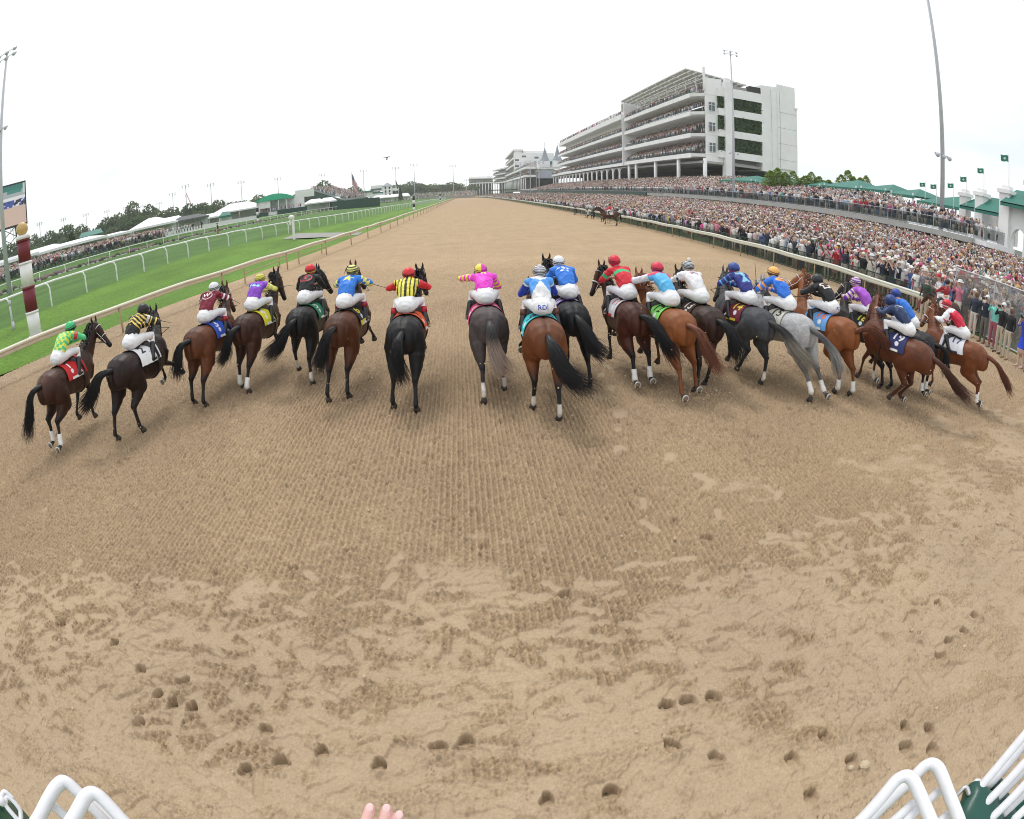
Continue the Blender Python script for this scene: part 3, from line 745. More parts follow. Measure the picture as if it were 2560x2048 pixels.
# ================================================================ JOCKEYS
def pat_plain(c): return lambda u, v, C: None
def make_jockey(S, horse, Mb):
    J = S['j']; sc = S.get('sc', 1.0)
    root = empty('person', (S['x'], S['y'], 0), J['label'], 'jockey', 'jockeys crouched on their horses', R(-S.get('yaw', 0)), sc)
    Mn = np.array(Mb)
    def tb(P): P = np.asarray(P, float); return P @ Mn[:3, :3].T + Mn[:3, 3]
    lx = J.get('lean', 0.0); tw = J.get('turn', 0.0)
    pel = np.array([0, .30, 1.70]); che = np.array([lx * .7, .64, 1.955]); nek = np.array([lx, .80, 2.045]); hed = np.array([lx + tw * .02, .90, 2.10])
    dv = np.random.default_rng(J.get('v', 0) + 40).normal(0, 1, 6)
    che = che + (.012 * dv[0], .015 * dv[1], .022 * dv[2]); nek = nek + (.015 * dv[0], .02 * dv[1], .03 * dv[2]); hed = hed + (.02 * dv[3], .02 * dv[1], .03 * dv[2] + .012 * dv[4])
    if J.get('upright'): pel = np.array([0, .46, 1.66]); che = np.array([0, .45, 1.95]); nek = np.array([0, .48, 2.12]); hed = np.array([0, .50, 2.24])
    up_ = (che - np.array([lx * .7, .64, 1.955]))
    sho = [np.array([lx * .9 - .175, .735, 1.985]) + up_, np.array([lx * .9 + .175, .735, 1.985]) + up_]
    arms = J.get('arms', [(-.30, .86, 1.76, -.10, 1.10, 1.78), (.30, .86, 1.76, .10, 1.10, 1.78)])
    hips = [np.array([-.09, .33, 1.68]), np.array([.09, .33, 1.68])]
    knee = [np.array([-.225, .80, 1.62]), np.array([.225, .80, 1.62])]
    ankl = [np.array([-.315, .52, 1.25]), np.array([.315, .52, 1.25])]
    toe = [a + np.array([.0, .16, -.03]) for a in ankl]
    # skin body, one continuous surface
    b = MB()
    b.tube(tb([pel, (pel + che) / 2 + (0, 0, .02), che, nek]), [(.115, .09), (.11, .085), (.13, .09), (.055, .05)], 12)
    b.tube(tb([nek, hed]), [.05, .055], 10); b.ball(tb([hed])[0], (.077, .097, .108), 16, 10)
    b.ball(tb([hed + (0, .095, -.02)])[0], (.016, .022, .026), 8, 6)                       # nose
    b.tube(tb([hed + (-.028, .085, -.062), hed + (.028, .085, -.062)]), .012, 6)           # mouth
    for s in (-1, 1): b.ball(tb([hed + (s * .078, -.005, -.01)])[0], (.012, .022, .032), 8, 6)   # ears
    elb, hnd = [], []
    for i in (0, 1):
        a = arms[i]; e = np.array(a[:3]) + (lx, 0, 0); h = np.array(a[3:6]) + (lx * .5, 0, 0); elb.append(e); hnd.append(h)
        b.tube(tb([sho[i], e]), [.045, .032], 10); b.tube(tb([e, h]), [.032, .024], 10)
        d = (h - e) / np.linalg.norm(h - e); sx = np.array([1, 0, 0.]); up = np.array([0, 0, 1.])
        b.tube(tb([h, h + d * .07]), [(.030, .020), (.038, .022)], 8)
        for k in range(4):      # fingers closed round the rein
            q = h + d * .085 + sx * (-.027 + .018 * k)
            b.tube(tb([q, q + d * .028 - up * .014, q + d * .018 - up * .045, q - d * .005 - up * .04]), [.0095, .009, .0085, .008], 6)
        q = h + d * .03 + sx * (-.034 if i else .034); b.tube(tb([q, q + d * .035 - up * .012, q + d * .05 - up * .03]), [.011, .010, .009], 6)
        b.tube(tb([hips[i], knee[i]]), [.070, .046], 12); b.tube(tb([knee[i], ankl[i]]), [.046, .033], 10); b.tube(tb([ankl[i], toe[i]]), [.04, .034], 8)
    me = remesh(b, 'person_body', [m_skin], .0125, 3); link('person_body', me, root)
    # breeches
    b = MB(); b.tube(tb([pel + (0, -.045, -.03), pel + (0, .06, .03), (pel + che) / 2 + (0, -.01, -.01)]), [(.145, .135), (.160, .125), (.145, .108)], 16)
    for i in (0, 1):
        s = -1 if i == 0 else 1
        b.tube(tb([pel + (.068 * s, -.035, -.035), hips[i] * .5 + knee[i] * .5 + (0, 0, .01), knee[i] + (0, .01, .0), knee[i] * .72 + ankl[i] * .28]), [(.105, .12), .086, .068, .052], 14)
    me = remesh(b, 'breeches', [mat('white_breeches', rough=.75, attr='col', bump=.25, bscale=14)], .0085 if J.get('btext') else .0125, 3); crumple(me, .013, 9, int(abs(S['x']) * 10))
    V = verts(me); Cb = np.tile([.84, .84, .86], (len(V), 1)); Vl = (V - Mn[:3, 3]) @ Mn[:3, :3]
    for (t, u0, v0, h, c) in J.get('btext', ()):
        back = Vl[:, 1] < .42
        k = ink(t, Vl[:, 0], Vl[:, 2], u0, v0, h, 1.0) & back; Cb[k] = c
    set_col(me, Cb); link('breeches', me, root)
    # silks
    b = MB(); b.tube(tb([(pel * .72 + che * .28), (pel * .35 + che * .65) + (0, -.01, .02), che + (0, 0, .01), che * .4 + nek * .6]), [(.155, .125), (.168, .13), (.175, .12), (.10, .075)], 18)
    b.tube(tb([sho[0], (sho[0] + sho[1]) / 2 + (0, .02, .02), sho[1]]), [.075, .085, .075], 12)
    for i in (0, 1): b.tube(tb([sho[i], sho[i] * .5 + elb[i] * .5, elb[i]]), [.078, .066, .056], 12); b.tube(tb([elb[i], elb[i] * .5 + hnd[i] * .5, hnd[i]]), [.056, .047, .034], 12)
    me = remesh(b, 'silks', [mat('silks', rough=.5, attr='col', bump=.3, bscale=9, spec=.4)], .0078 if J.get('fine') else .0115, 3 if not J.get('fine') else 5); V = verts(me); crumple(me, .032, 9, int(abs(S['x']) * 10) + 50)
    Vl = (V - Mn[:3, 3]) @ Mn[:3, :3]
    ax = (nek - pel) / np.linalg.norm(nek - pel); v = (Vl - pel) @ ax; u = Vl[:, 0] - lx * np.clip(v / .6, 0, 1)
    t_arm = np.full(len(V), -1.0); dm = np.full(len(V), 9.0)
    for i in (0, 1):
        acc = 0
        for a, c in ((sho[i], elb[i]), (elb[i], hnd[i])):
            ab = c - a; L = np.linalg.norm(ab); t = np.clip(((Vl - a) @ ab) / L ** 2, 0, 1); d = np.linalg.norm(Vl - (a + t[:, None] * ab), axis=1)
            k = (d < dm) & (d < .09); dm[k] = d[k]; t_arm[k] = (acc + t * L)[k]; acc += L
    tors = (np.abs(u) < .165) & (v < .56); arm = (~tors) & (t_arm > .02)
    C = np.tile(np.array(J['col'], float), (len(V), 1)); J['pat'](u, v, C, arm, t_arm, Vl)
    set_col(me, C); link('silks', me, root)
    # boots
    for i in (0, 1):
        b = MB(); top = knee[i] * .62 + ankl[i] * .38
        b.tube(tb([top, knee[i] * .3 + ankl[i] * .7, ankl[i]]), [.060, .055, .043], 12, 0, cap=True); b.tube(tb([ankl[i] + (0, -.03, -.02), toe[i]]), [(.042, .05), (.042, .032)], 10)
        bo = remesh(b, 'boot', [m_boot], .012, 2); bt = link('boot', bo, root)
        if J.get('cuff') is not None:
            c = MB(); c.tube(tb([top + (0, .01, .045), top * .8 + ankl[i] * .2]), [.068, .065], 12, 0, cap=False); build(c, 'boot_cuff', mat('cuff_%02d' % int(J['cuff'][0] * 99), J['cuff'], .4), bt, True)
        st = MB(); a = toe[i] + (0, -.07, -.045)
        st.tube(tb([a + (-.06, 0, 0), a + (-.055, 0, .06), a + (0, 0, .12), a + (.055, 0, .06), a + (.06, 0, 0), a + (-.06, 0, 0)]), .008, 6); st.tube(tb([a + (0, 0, .12), a * .5 + np.array([.2 if i else -.2, .6, 1.5]) * .5, np.array([.16 if i else -.16, .62, 1.55])]), .008, 5)
        build(st, 'stirrup', m_irons, horse, True)
    # helmet with cover, peak, goggle strap
    h = MB(); hc = hed + (0, -.012, .035)
    Mh = np.array(Mb.to_3x3() @ Matrix.Rotation(R(-12), 3, 'X'))
    h.ball(tb([hc])[0], (.118, .142, .118), 20, 12, 0, Mh)
    h.tube(tb([hc + (-.07, .12, -.03), hc + (0, .165, -.035), hc + (.07, .12, -.03)]), [(.03, .012)] * 3, 8)
    me = remesh(h, 'helmet', [mat('helmet_cover', rough=.45, attr='col', spec=.5)], .009, 2)
    V = verts(me); Vl = (V - Mn[:3, 3]) @ Mn[:3, :3] - hc; C = np.tile(np.array(J['hat'], float), (len(V), 1)); 
    if 'hatpat' in J: J['hatpat'](Vl, C)
    set_col(me, C); ho = link('helmet', me, root)
    g = MB(); an = np.linspace(0, 2 * math.pi, 25)
    for dz, sl in ((-.012, .10), (.028, .22)) if J.get('straps', True) else ((-.012, .1),):
        k = math.sqrt(max(.05, 1 - (dz / .118) ** 2))
        g.tube(tb([hc + (math.cos(a) * .1215 * k, math.sin(a) * .1455 * k, dz + math.sin(a) * sl * .12) for a in an]), [(.003, .007)] * 25, 5, 0, cap=False)
    build(g, 'goggle_strap', m_leather, ho, True)
    if J.get('pom'):
        p = MB(); p.ball(tb([hc + (0, -.01, .14)])[0], .034, 12, 8); build(p, 'pompom', m_white_tack, ho, True)
    ey = MB()
    ey.tube(tb([hed + (-.045, .082, .012), hed + (0, .102, .010), hed + (.045, .082, .012)]), [.013, .010, .013], 6)
    build(ey, 'goggles', mat('dark_lens', (.02, .02, .02), .15), root, True)
    if J.get('whip'):
        w = J['whip']; a = hnd[1 if w[0] > 0 else 0] + np.array([0, .06, -.02]); q = a + np.array(w[:3])
        wb = MB(); wb.tube(tb([a - np.array(w[:3]) * .15, a, a * .5 + q * .5, q]), [.010, .009, .006, .004], 6)
        wo = build(wb, 'riding_whip', m_leather, None, True); wo.location = root.location; wo.rotation_euler = root.rotation_euler; wo.scale = root.scale
        thing(wo, w[3], 'whip', 'whips in the jockeys\' hands')
    return root
# ---------------------------------------------------------------- the field of twenty
DB = (.036, .012, .006); BAY = (.105, .032, .011); RB = (.075, .020, .009); BLK = (.008, .0075, .009); CH = (.19, .056, .016); LCH = (.24, .078, .022)
DCH = (.115, .034, .013); BR = (.05, .023, .016); GRY = (.12, .115, .115); LG = (.46, .46, .47); SG = (.11, .09, .09)
RED = (.62, .02, .02); WH = (.82, .82, .84); YE = (.80, .66, .05); GN = (.05, .52, .16); MAR = (.20, .01, .03); PU = (.25, .06, .55); NV = (.02, .03, .13)
BL = (.03, .13, .62); SB = (.10, .38, .80); PK = (.85, .06, .62); OR = (.85, .30, .06); K = (.012, .012, .014); BK = (.012, .012, .014)
def p_check(u, v, C, arm, t, V):
    k = ((np.floor((u + .5) / .062) + np.floor(v / .062)) % 2).astype(bool); C[:] = (.10, .60, .22); C[k & ~arm] = (.75, .75, .10)
    C[arm] = (.10, .62, .26); q = ((u / .07) ** 2 + ((v - .42) / .07) ** 2 < 1) & ~arm & (V[:, 2] > 1.9); C[q] = (.45, .72, .2); C[arm & (t > .04) & (t < .12)] = (.55, .03, .04)
def p_chev(u, v, C, arm, t, V):
    k = ((v - .22 + np.abs(u) * .55) % .085) < .036; C[k & ~arm & (v > .24)] = (.80, .58, .12); C[arm & ((t % .1) < .03)] = (.80, .58, .12)
    q = arm & (t < .08); C[q] = (.7, .7, .7)
def p_W(u, v, C, arm, t, V):
    d = np.hypot(u / .125, (v - .40) / .115); C[(d < 1) & (d > .88) & (np.abs(u) < .16)] = WH; C[ink('W', u, v, 0, .40, .105, 1.15) & ~arm] = WH
    C[arm & (t > .06) & ((t % .10) < .04)] = WH
def p_diam(u, v, C, arm, t, V):
    k = (np.abs(((u + .045) % .09) - .045) / .045 + np.abs(v - .38) / .05) < 1; C[k & ~arm & (np.abs(u) < .14)] = (.25, .72, .85); C[arm] = (.72, .70, .12); C[arm & ((t % .09) < .03)] = (.86, .84, .45)
def p_seven(u, v, C, arm, t, V):
    d = np.hypot(u / .14, (v - .40) / .115); C[(d < 1) & (d > .86) & (np.abs(u) < .16)] = (.75, .02, .03); C[ink('7', u, v, 0, .40, .11, 1.3) & ~arm] = (.75, .02, .03)
def p_star(u, v, C, arm, t, V):
    C[star(u, v, 0, .46, .12) & ~arm] = (.82, .78, .15); C[arm & (((t * 14).astype(int) + (V[:, 2] * 14).astype(int)) % 2 == 0)] = (.82, .78, .15)
def p_stripe(u, v, C, arm, t, V):
    k = (np.abs(u) % .066) < .022; C[k] = K; C[arm] = (.62, .02, .03)
def p_P(u, v, C, arm, t, V):
    C[ink('P', u, v, 0, .49, .12, 1.25) & ~arm] = (.85, .82, .25); C[arm & (t > .03) & ((t % .09) < .045)] = (.85, .72, .05)
def p_rdi9(u, v, C, arm, t, V):
    k = np.abs(u) < (.42 - v) * .65; C[k & ~arm] = WH; k2 = np.abs(u) < (v - .42) * .9 ; C[k2 & ~arm] = WH; C[arm] = (.02, .05, .38); C[arm & (t < .05)] = WH
def p_stars(u, v, C, arm, t, V):
    for a, b in ((-.09, .50), (0, .46), (.09, .50), (-.05, .40), (.06, .38), (.0, .54)): C[star(u, v, a, b, .042) & ~arm] = WH
def p_hoop(u, v, C, arm, t, V): C[(v > .36) & (v < .43) & ~arm] = (.06, .55, .22); C[arm & (t > .10) & (t < .17)] = (.06, .55, .22)
def p_lb(u, v, C, arm, t, V): C[arm] = (.78, .76, .82); C[(v > .53) & ~arm] = (.75, .08, .14); C[~arm & (u > .125)] = (.75, .08, .14)
def p_wht(u, v, C, arm, t, V):
    C[(np.abs(u) < .09) & (v > .42) & (v < .51) & ~arm] = (.16, .20, .32); C[(np.abs(u) < .085) & (v > .45) & (v < .485) & ~arm] = (.75, .20, .28)
    C[(np.abs(u) < .095) & (v > .495) & (v < .51) & ~arm] = (.55, .60, .75)
    for q in (.12, .22, .32): C[arm & (np.hypot(t - q, V[:, 0] - np.round(V[:, 0] / .3) * .3) < .03)] = (.03, .04, .12)
def p_bstar(u, v, C, arm, t, V):
    k = (np.abs(u) < .10) & (np.abs(u) < .025 + np.abs(v - .40) * .62) & (v > .26); C[k & ~arm] = (.25, .58, .82); C[arm & ((t % .11) < .03)] = (.12, .40, .75)
def p_orb(u, v, C, arm, t, V):
    d = np.hypot(u / .12, (v - .47) / .07); C[(d < 1) & ~arm] = (.88, .42, .12); C[ink('C', u, v, 0, .47, .08, 1.5) & ~arm] = (.35, .06, .04); C[arm & (t > .07) & ((t % .10) < .045)] = (.88, .36, .08)
def p_sq(u, v, C, arm, t, V):
    m = np.maximum(np.abs(u) / .10, np.abs(v - .42) / .085); C[(m < 1) & (m > .70) & ~arm] = (.80, .76, .68); C[(m < .70) & (m > .62) & ~arm] = (.35, .02, .03)
def p_purp(u, v, C, arm, t, V): C[arm & ((t % .10) < .05)] = (.78, .66, .55); C[arm & ((t % .10) >= .05)] = (.20, .03, .45)
def p_none(u, v, C, arm, t, V): pass
def p_V(u, v, C, arm, t, V): C[ink('V', u, v, 0, .44, .10, .9) & ~arm] = (.65, .68, .74); C[(np.abs(u) < .12) & (v > .505) & (v < .52) & ~arm] = (.45, .48, .55)
def p_redw(u, v, C, arm, t, V): C[arm] = WH; C[arm & (t > .16) & ((t % .07) < .03)] = (.62, .02, .05); C[(v > .54)] = WH
def h_band(c, z0=-.04, z1=.01):
    def f(V, C): C[(V[:, 2] > z0) & (V[:, 2] < z1)] = c
    return f
def h_stripes(c, w=.03):
    def f(V, C): C[((V[:, 2] + .5) % (2 * w)) < w] = c
    return f
def h_quart(c):
    def f(V, C): C[V[:, 0] > 0] = c
    return f
WR = [(-.30, .86, 1.76, -.10, 1.12, 1.78), (.30, .86, 1.76, .10, 1.12, 1.78)]       # elbows bent, hands on the neck
WIDE = [(-.36, .85, 1.86, -.16, 1.12, 1.84), (.36, .85, 1.86, .16, 1.12, 1.84)]     # elbows flared
RT = [(-.22, .92, 1.78, .04, 1.16, 1.78), (.35, .86, 1.84, .17, 1.12, 1.82)]        # both hands to the right
LT = [(-.35, .84, 1.82, -.18, 1.10, 1.80), (.26, .90, 1.76, .02, 1.14, 1.78)]
FIELD = [
 dict(x=-7.95, y=7.95, yaw=-4, coat=DB, rump=(.11, .045, .03), hind=[(-.2, -.42, .09, 1), (.2, -.66, .09, 1)], front=[(-.1, .55, .02), (.16, .92, .02)], bands=(0, 1), tail=[(-.12, -.70, 1.25), (-.22, -.85, .85), (-.30, -1.0, .5)],
      pollp=(0.05, 1.85, 1.91), muzp=(0.46, 1.78, 1.42), neckup=-0.1, neckyaw=10, headyaw=32, wbridle=True, cloth=(.60, .015, .02), numc=WH, num='1', label='dark bay racehorse on the far left under red cloth number 1 beside the inside rail', hairname='black', hair=BLK, pitch=3,
      j=dict(col=GN, pat=p_check, fine=True, hat=(.04, .50, .18), hatpat=h_band(K, -.06, -.02), arms=RT, lean=.06, turn=1, label='jockey in green and yellow checked silks with green helmet', whip=(.10, .25, .28, 'dark whip held upright by the jockey in green checks'))),
 dict(x=-6.3, y=8.4, yaw=2, coat=(.018, .008, .006), hind=[(-.24, -.48, .03), (.16, -.12, .03)], front=[(-.12, 1.35, .42, 1), (.2, 1.75, .50)], tail=[(-.16, -.68, 1.3), (-.34, -.85, 1.0), (-.62, -.98, .78)],
      pollp=(-0.36, 1.82, 1.88), muzp=(-0.24, 1.7, 1.38), tuck=0.3, neckup=-0.16, neckyaw=-3, headyaw=14, cloth=WH, numc=K, num='2', label='almost black racehorse with white number 2 cloth and swinging tail, second from left', hairname='black', hair=BLK, tailn=210, flare=.17,
      j=dict(col=BK, pat=p_chev, fine=True, hat=BK, arms=RT, turn=.5, lean=.03, label='jockey in black silks with gold chevrons and black helmet', straps=False, whip=(.12, .28, -.16, 'dark whip with blue grip of the jockey in gold chevrons'))),
 dict(x=-5.35, y=9.95, yaw=3, coat=BAY, hind=[(-.2, -.4, .02), (.15, -.55, .02)], front=[(-.1, 1.05, .42, 1), (.12, 1.5, .5)], tail=[(-.1, -.7, 1.28), (-.17, -.82, .95), (-.20, -.86, .70)], tailn=170, flare=.13,
      pollp=(-0.25, 1.85, 1.97), muzp=(-0.22, 2.05, 1.5), neckyaw=3, headyaw=4, neckup=0.0, wbridle=True, cloth=(.02, .08, .50), numc=WH, num='3', label='bay racehorse with blue number 3 cloth and short bushy black tail', hairname='black', hair=BLK,
      j=dict(col=MAR, pat=p_W, fine=True, hat=(.75, .75, .78), hatpat=h_band((.25, .25, .3), -.01, .01), arms=WIDE, cuff=(.35, .01, .02), label='jockey in maroon silks with a circled letter W and white helmet', whip=(.14, .25, -.22, 'dark whip pointing down by the bay neck of number 3'), btext=[])),
 dict(x=-4.55, y=10.7, yaw=4, coat=(.045, .014, .008), hind=[(-.22, -.32, .02), (.1, -.66, .02)], front=[(.1, 1.2, .35), (-.1, 1.6, .55)], bands=(0, 1, 2), tail=[(-.1, -.72, 1.25), (-.20, -.85, .9), (-.36, -.95, .72)], flare=.12,
      pollp=(-0.02, 1.85, 2.06), muzp=(0.12, 1.8, 1.56), neckup=-0.05, neckyaw=3, headyaw=24, cloth=(.78, .68, .03), numc=(.8, .8, .8), num='4', label='dark bay racehorse with yellow number 4 cloth and white hind bandages', hairname='black', hair=BLK,
      j=dict(col=PU, pat=p_diam, hat=(.72, .68, .12), hatpat=h_stripes((.4, .38, .05), .02), arms=RT, turn=.5, label='jockey in purple silks with pale blue diamonds and yellow helmet', whip=(.34, .35, -.05, 'dark whip of the jockey in purple, pointing right'))),
 dict(x=-3.38, y=10.85, yaw=2, coat=(.008, .007, .0075), hind=[(-.28, .15, .12), (.22, -.5, .02)], front=[(-.14, 1.15, .4, 1), (.1, .8, .22, 1)], socks=(0, 1), tail=[(-.12, -.7, 1.2), (-.28, -.85, .92), (-.58, -.95, .70)], tailn=240, flare=.18,
      pollp=(-0.11, 1.8, 2.0), muzp=(0.1, 2.0, 1.5), neckup=-0.08, neckyaw=5, headyaw=14, cloth=(.01, .24, .11), numc=WH, num='5', label='black racehorse with green number 5 cloth and tail flying left', hairname='black', hair=BLK, blackpts=.5,
      j=dict(col=BK, pat=p_seven, fine=True, hat=(.65, .02, .03), hatpat=h_band((.8, .62, .1), -.055, -.025), arms=WR, lean=-.02, label='jockey in black silks with a red circled 7 and red helmet')),
 dict(x=-2.33, y=9.95, yaw=5, coat=(.082, .026, .010), hind=[(-.2, -.72, .02), (.14, -.52, .02)], front=[(-.1, 1.5, .5), (.14, 1.75, .45)], tail=[(-.06, -.75, 1.25), (-.16, -.9, .92), (-.26, -.98, .70)], tailn=240, flare=.16,
      pollp=(-0.2, 1.72, 2.12), muzp=(-0.1, 2.05, 1.7), neckyaw=2, headyaw=6, neckup=.10, cloth=K, numc=YE, num='6', trim=YE, label='bay racehorse with black and yellow number 6 cloth and thick black tail', hairname='black', hair=BLK, pitch=5,
      j=dict(col=(.03, .20, .72), pat=p_star, fine=True, hat=(.80, .78, .2), hatpat=h_stripes((.05, .05, .05), .022), arms=WIDE, lean=.03, cuff=(.3, .01, .03), label='jockey in bright blue silks with a yellow star', whip=(.55, .30, -.30, 'long dark whip of the jockey with the yellow star'), btext=[])),
 dict(x=-1.07, y=9.2, yaw=1, coat=(.007, .007, .008), hind=[(-.25, -.4, .02), (.16, -.6, .02)], front=[(-.1, 1.2, .5), (.14, 1.5, .5)], tail=[(-.05, -.72, 1.2), (-.06, -.82, .9), (.02, -.85, .58)], tailn=220, flare=.13,
      pollp=(0.13, 1.78, 2.03), muzp=(0.2, 2.1, 1.6), neckyaw=8, headyaw=14, cloth=(.80, .12, .03), numc=K, num='7', label='black racehorse with orange number 7 cloth and long straight tail', hairname='black', hair=BLK, blackpts=.4,
      j=dict(col=(.80, .72, .08), pat=p_stripe, fine=True, hat=(.66, .02, .03), hatpat=h_band((.3, .01, .02), -.02, .0), arms=WIDE, cuff=(.5, .01, .03), label='jockey in yellow silks with black stripes and red sleeves', whip=(.16, .22, -.28, 'dark whip of the jockey in yellow and black stripes'))),
 dict(x=.34, y=9.6, yaw=-2, coat=(.075, .060, .058), hind=[(-.16, -.78, .02), (.24, -.22, .03)], front=[(-.12, 1.4, .5), (.12, 1.6, .4)], socks=(0, 1), tail=[(.0, -.70, 1.25), (.04, -.86, .95), (.12, -1.0, .72), (.26, -1.05, .60)], tailn=200, flare=.15, tailtip=(.36, .27, .22),
      cloth=(.80, .06, .22), numc=(.8, .5, .55), num='8', label='steel grey racehorse with pink cloth and wavy silver brown tail', hairname='smoke', hair=(.035, .033, .035), dapple='steel', topdark=-.5, points=(.03, .03, .035),
      j=dict(col=PK, pat=p_P, fine=True, hat=(.85, .75, .1), hatpat=h_quart((.75, .05, .5)), arms=[(-.42, .92, 1.90, -.30, 1.15, 1.86), (.30, .84, 1.72, .16, 1.02, 1.66)], label='jockey in bright pink silks with a yellow letter P')),
 dict(x=1.2, y=8.55, yaw=1, coat=(.15, .046, .013), hind=[(-.2, -.08, .02), (.16, -.6, .02)], front=[(-.26, 1.5, .5, 1), (.14, 1.5, .5)], socks=(0, 1), tail=[(.05, -.74, 1.22), (.20, -.98, .90), (.55, -1.1, .66)], tailn=260, flare=.15,
      neckyaw=0, neckup=-.1, cloth=(.05, .55, .62), numc=K, num='9', label='bright bay racehorse with turquoise number 9 cloth and black tail streaming right', hairname='black', hair=BLK,
      j=dict(col=(.08, .32, .78), pat=p_rdi9, hat=(.75, .76, .80), hatpat=h_stripes((.10, .10, .13), .013), arms=WR, cuff=(.12, .03, .02), label='jockey in blue and white silks with RDI on white breeches', btext=[('RDI', 0, 1.70, .078, (.03, .08, .50))])),
 dict(x=1.88, y=9.85, yaw=0, coat=(.007, .0075, .009), hind=[(-.12, -.25, .03), (.26, -.5, .02)], front=[(-.12, 1.5, .5), (.1, 1.6, .5)], tail=[(.08, -.72, 1.2), (.20, -.92, .92), (.44, -1.05, .72)], tailn=230, flare=.16,
      pollp=(-0.2, 1.78, 2.05), muzp=(-0.2, 2.1, 1.6), neckyaw=-6, headyaw=-4, neckup=0.08, cloth=(.12, .04, .36), numc=WH, num='10', label='black racehorse with purple cloth just behind the bright bay', hairname='black', hair=BLK, blackpts=.4, topdark=-.2,
      j=dict(col=(.03, .20, .72), pat=p_stars, fine=True, hat=(.78, .80, .84), hatpat=h_band(K, -.035, -.02), arms=WR, lean=-.06, label='jockey in blue silks with white stars and white helmet')),
 dict(x=3.02, y=9.75, yaw=-3, coat=(.066, .018, .009), hind=[(-.13, -.75, .09, 1), (.22, -.62, .09, 1)], front=[(-.2, .65, .06), (.12, 1.4, .5)], bands=(0, 1), tail=[(.1, -.74, 1.3), (.26, -1.0, 1.0), (.48, -1.12, .66)], tailn=230, flare=.14,
      pollp=(-0.1, 1.75, 1.92), muzp=(-0.36, 1.55, 1.42), neckyaw=-14, headyaw=-38, wbridle=True, nose=.014, cloth=(.62, .62, .64), numc=(.55, .03, .05), num='11', plate=(.6, .02, .03), label='dark red bay racehorse with grey cloth and red number 11', hairname='black', hair=BLK,
      j=dict(col=(.70, .03, .05), pat=p_hoop, hat=(.68, .02, .05), hatpat=h_band((.2, .05, .3), -.055, -.045), arms=WR, lean=-.08, label='jockey in red silks with one green hoop across the back')),
 dict(x=3.65, y=9.1, yaw=-4, coat=LCH, hind=[(-.15, -.85, .09, 1), (.3, -.5, .09, 1)], front=[(-.1, 1.4, .3), (.1, .95, .2)], tail=[(.1, -.74, 1.25), (.22, -.92, .92), (.42, -1.05, .62)], tailn=180, flare=.12,
      pollp=(-0.07, 1.76, 1.85), muzp=(-0.32, 1.6, 1.42), neckyaw=-20, headyaw=-32, neckup=-.05, cloth=(.22, .66, .12), numc=K, num='12', label='light chestnut racehorse with lime green number 12 cloth', hairname='chestnut', hair=(.16, .052, .025), blackpts=.35, points=(.05, .02, .015), topdark=.1,
      j=dict(col=(.12, .50, .86), pat=p_lb, hat=(.70, .03, .08), hatpat=h_band((.15, .05, .4), -.06, -.035), arms=[(-.40, .95, 1.88, -.18, 1.18, 1.80), (.26, .9, 1.76, .08, 1.12, 1.78)], lean=-.08, label='jockey in light blue silks with white sleeves and red cap')),
 dict(x=4.38, y=9.4, yaw=-3, coat=(.038, .017, .012), hind=[(-.38, -.50, .02), (-.02, -.2, .02)], front=[(-.1, 1.3, .35), (.1, 1.5, .4)], tail=[(.1, -.72, 1.25), (.2, -.85, .95), (.26, -.9, .66)], tailn=240, flare=.17,
      pollp=(0.15, 1.7, 1.9), muzp=(0.0, 1.5, 1.42), neckyaw=-16, headyaw=-24, cloth=(.06, .025, .015), numc=WH, num='13', label='dark brown racehorse with brown cloth number 13 beside the light chestnut', hairname='black', hair=BLK,
      j=dict(col=WH, pat=p_wht, hat=(.68, .72, .74), hatpat=h_stripes(K, .012), arms=[(-.34, .92, 1.84, -.28, 1.12, 1.74), (.26, .9, 1.76, .08, 1.12, 1.78)], lean=-.03, pom=True, label='jockey in white silks with white pompom on a striped cap')),
 dict(x=5.45, y=9.35, yaw=-6, coat=(.060, .062, .068), hind=[(-.25, .12, .22), (.08, -.30, .06)], front=[(-.3, 1.0, .2, 1), (.0, .9, .04)], socks=(1,), tail=[(.16, -.72, 1.2), (.36, -1.0, .88), (.66, -1.2, .56)], tailn=220, flare=.15, tailtip=(.30, .27, .22),
      pollp=(0.3, 1.75, 1.89), muzp=(0.12, 1.75, 1.42), neckyaw=-6, headyaw=-24, neckup=-0.06, cloth=(.16, .01, .03), numc=YE, num='14', plate=(.75, .6, .05), label='dark iron grey racehorse with maroon cloth and yellow number 14', hairname='smoke', hair=(.035, .033, .035), dapple='steel', topdark=-.2, points=(.02, .02, .022),
      j=dict(col=(.03, .04, .24), pat=p_bstar, hat=(.03, .07, .30), hatpat=h_band((.55, .03, .08), -.07, -.05), arms=LT, lean=-.05, label='jockey in navy silks with a pale blue star panel')),
 dict(x=6.12, y=8.9, yaw=-7, coat=LG, hind=[(-.08, -.80, .03), (.24, -.95, .09, 1)], front=[(-.2, 1.3, .4), (.2, 1.25, .35, 1)], bands=(0, 1), tail=[(.10, -.76, 1.2), (.26, -.98, .92), (.36, -1.05, .55)], tailn=210, flare=.10, tailtip=(.34, .33, .32),
      pollp=(0.35, 1.7, 1.84), muzp=(0.2, 2.0, 1.5), neckyaw=-10, headyaw=-18, neckup=-.05, cloth=(.60, .58, .50), numc=K, num='15', plate=(.3, .6, .7), label='pale dapple grey racehorse with cream cloth number 15', hairname='silver', hair=(.10, .10, .105), dapple='light', topdark=-.15, points=(.11, .115, .13), blackpts=.85,
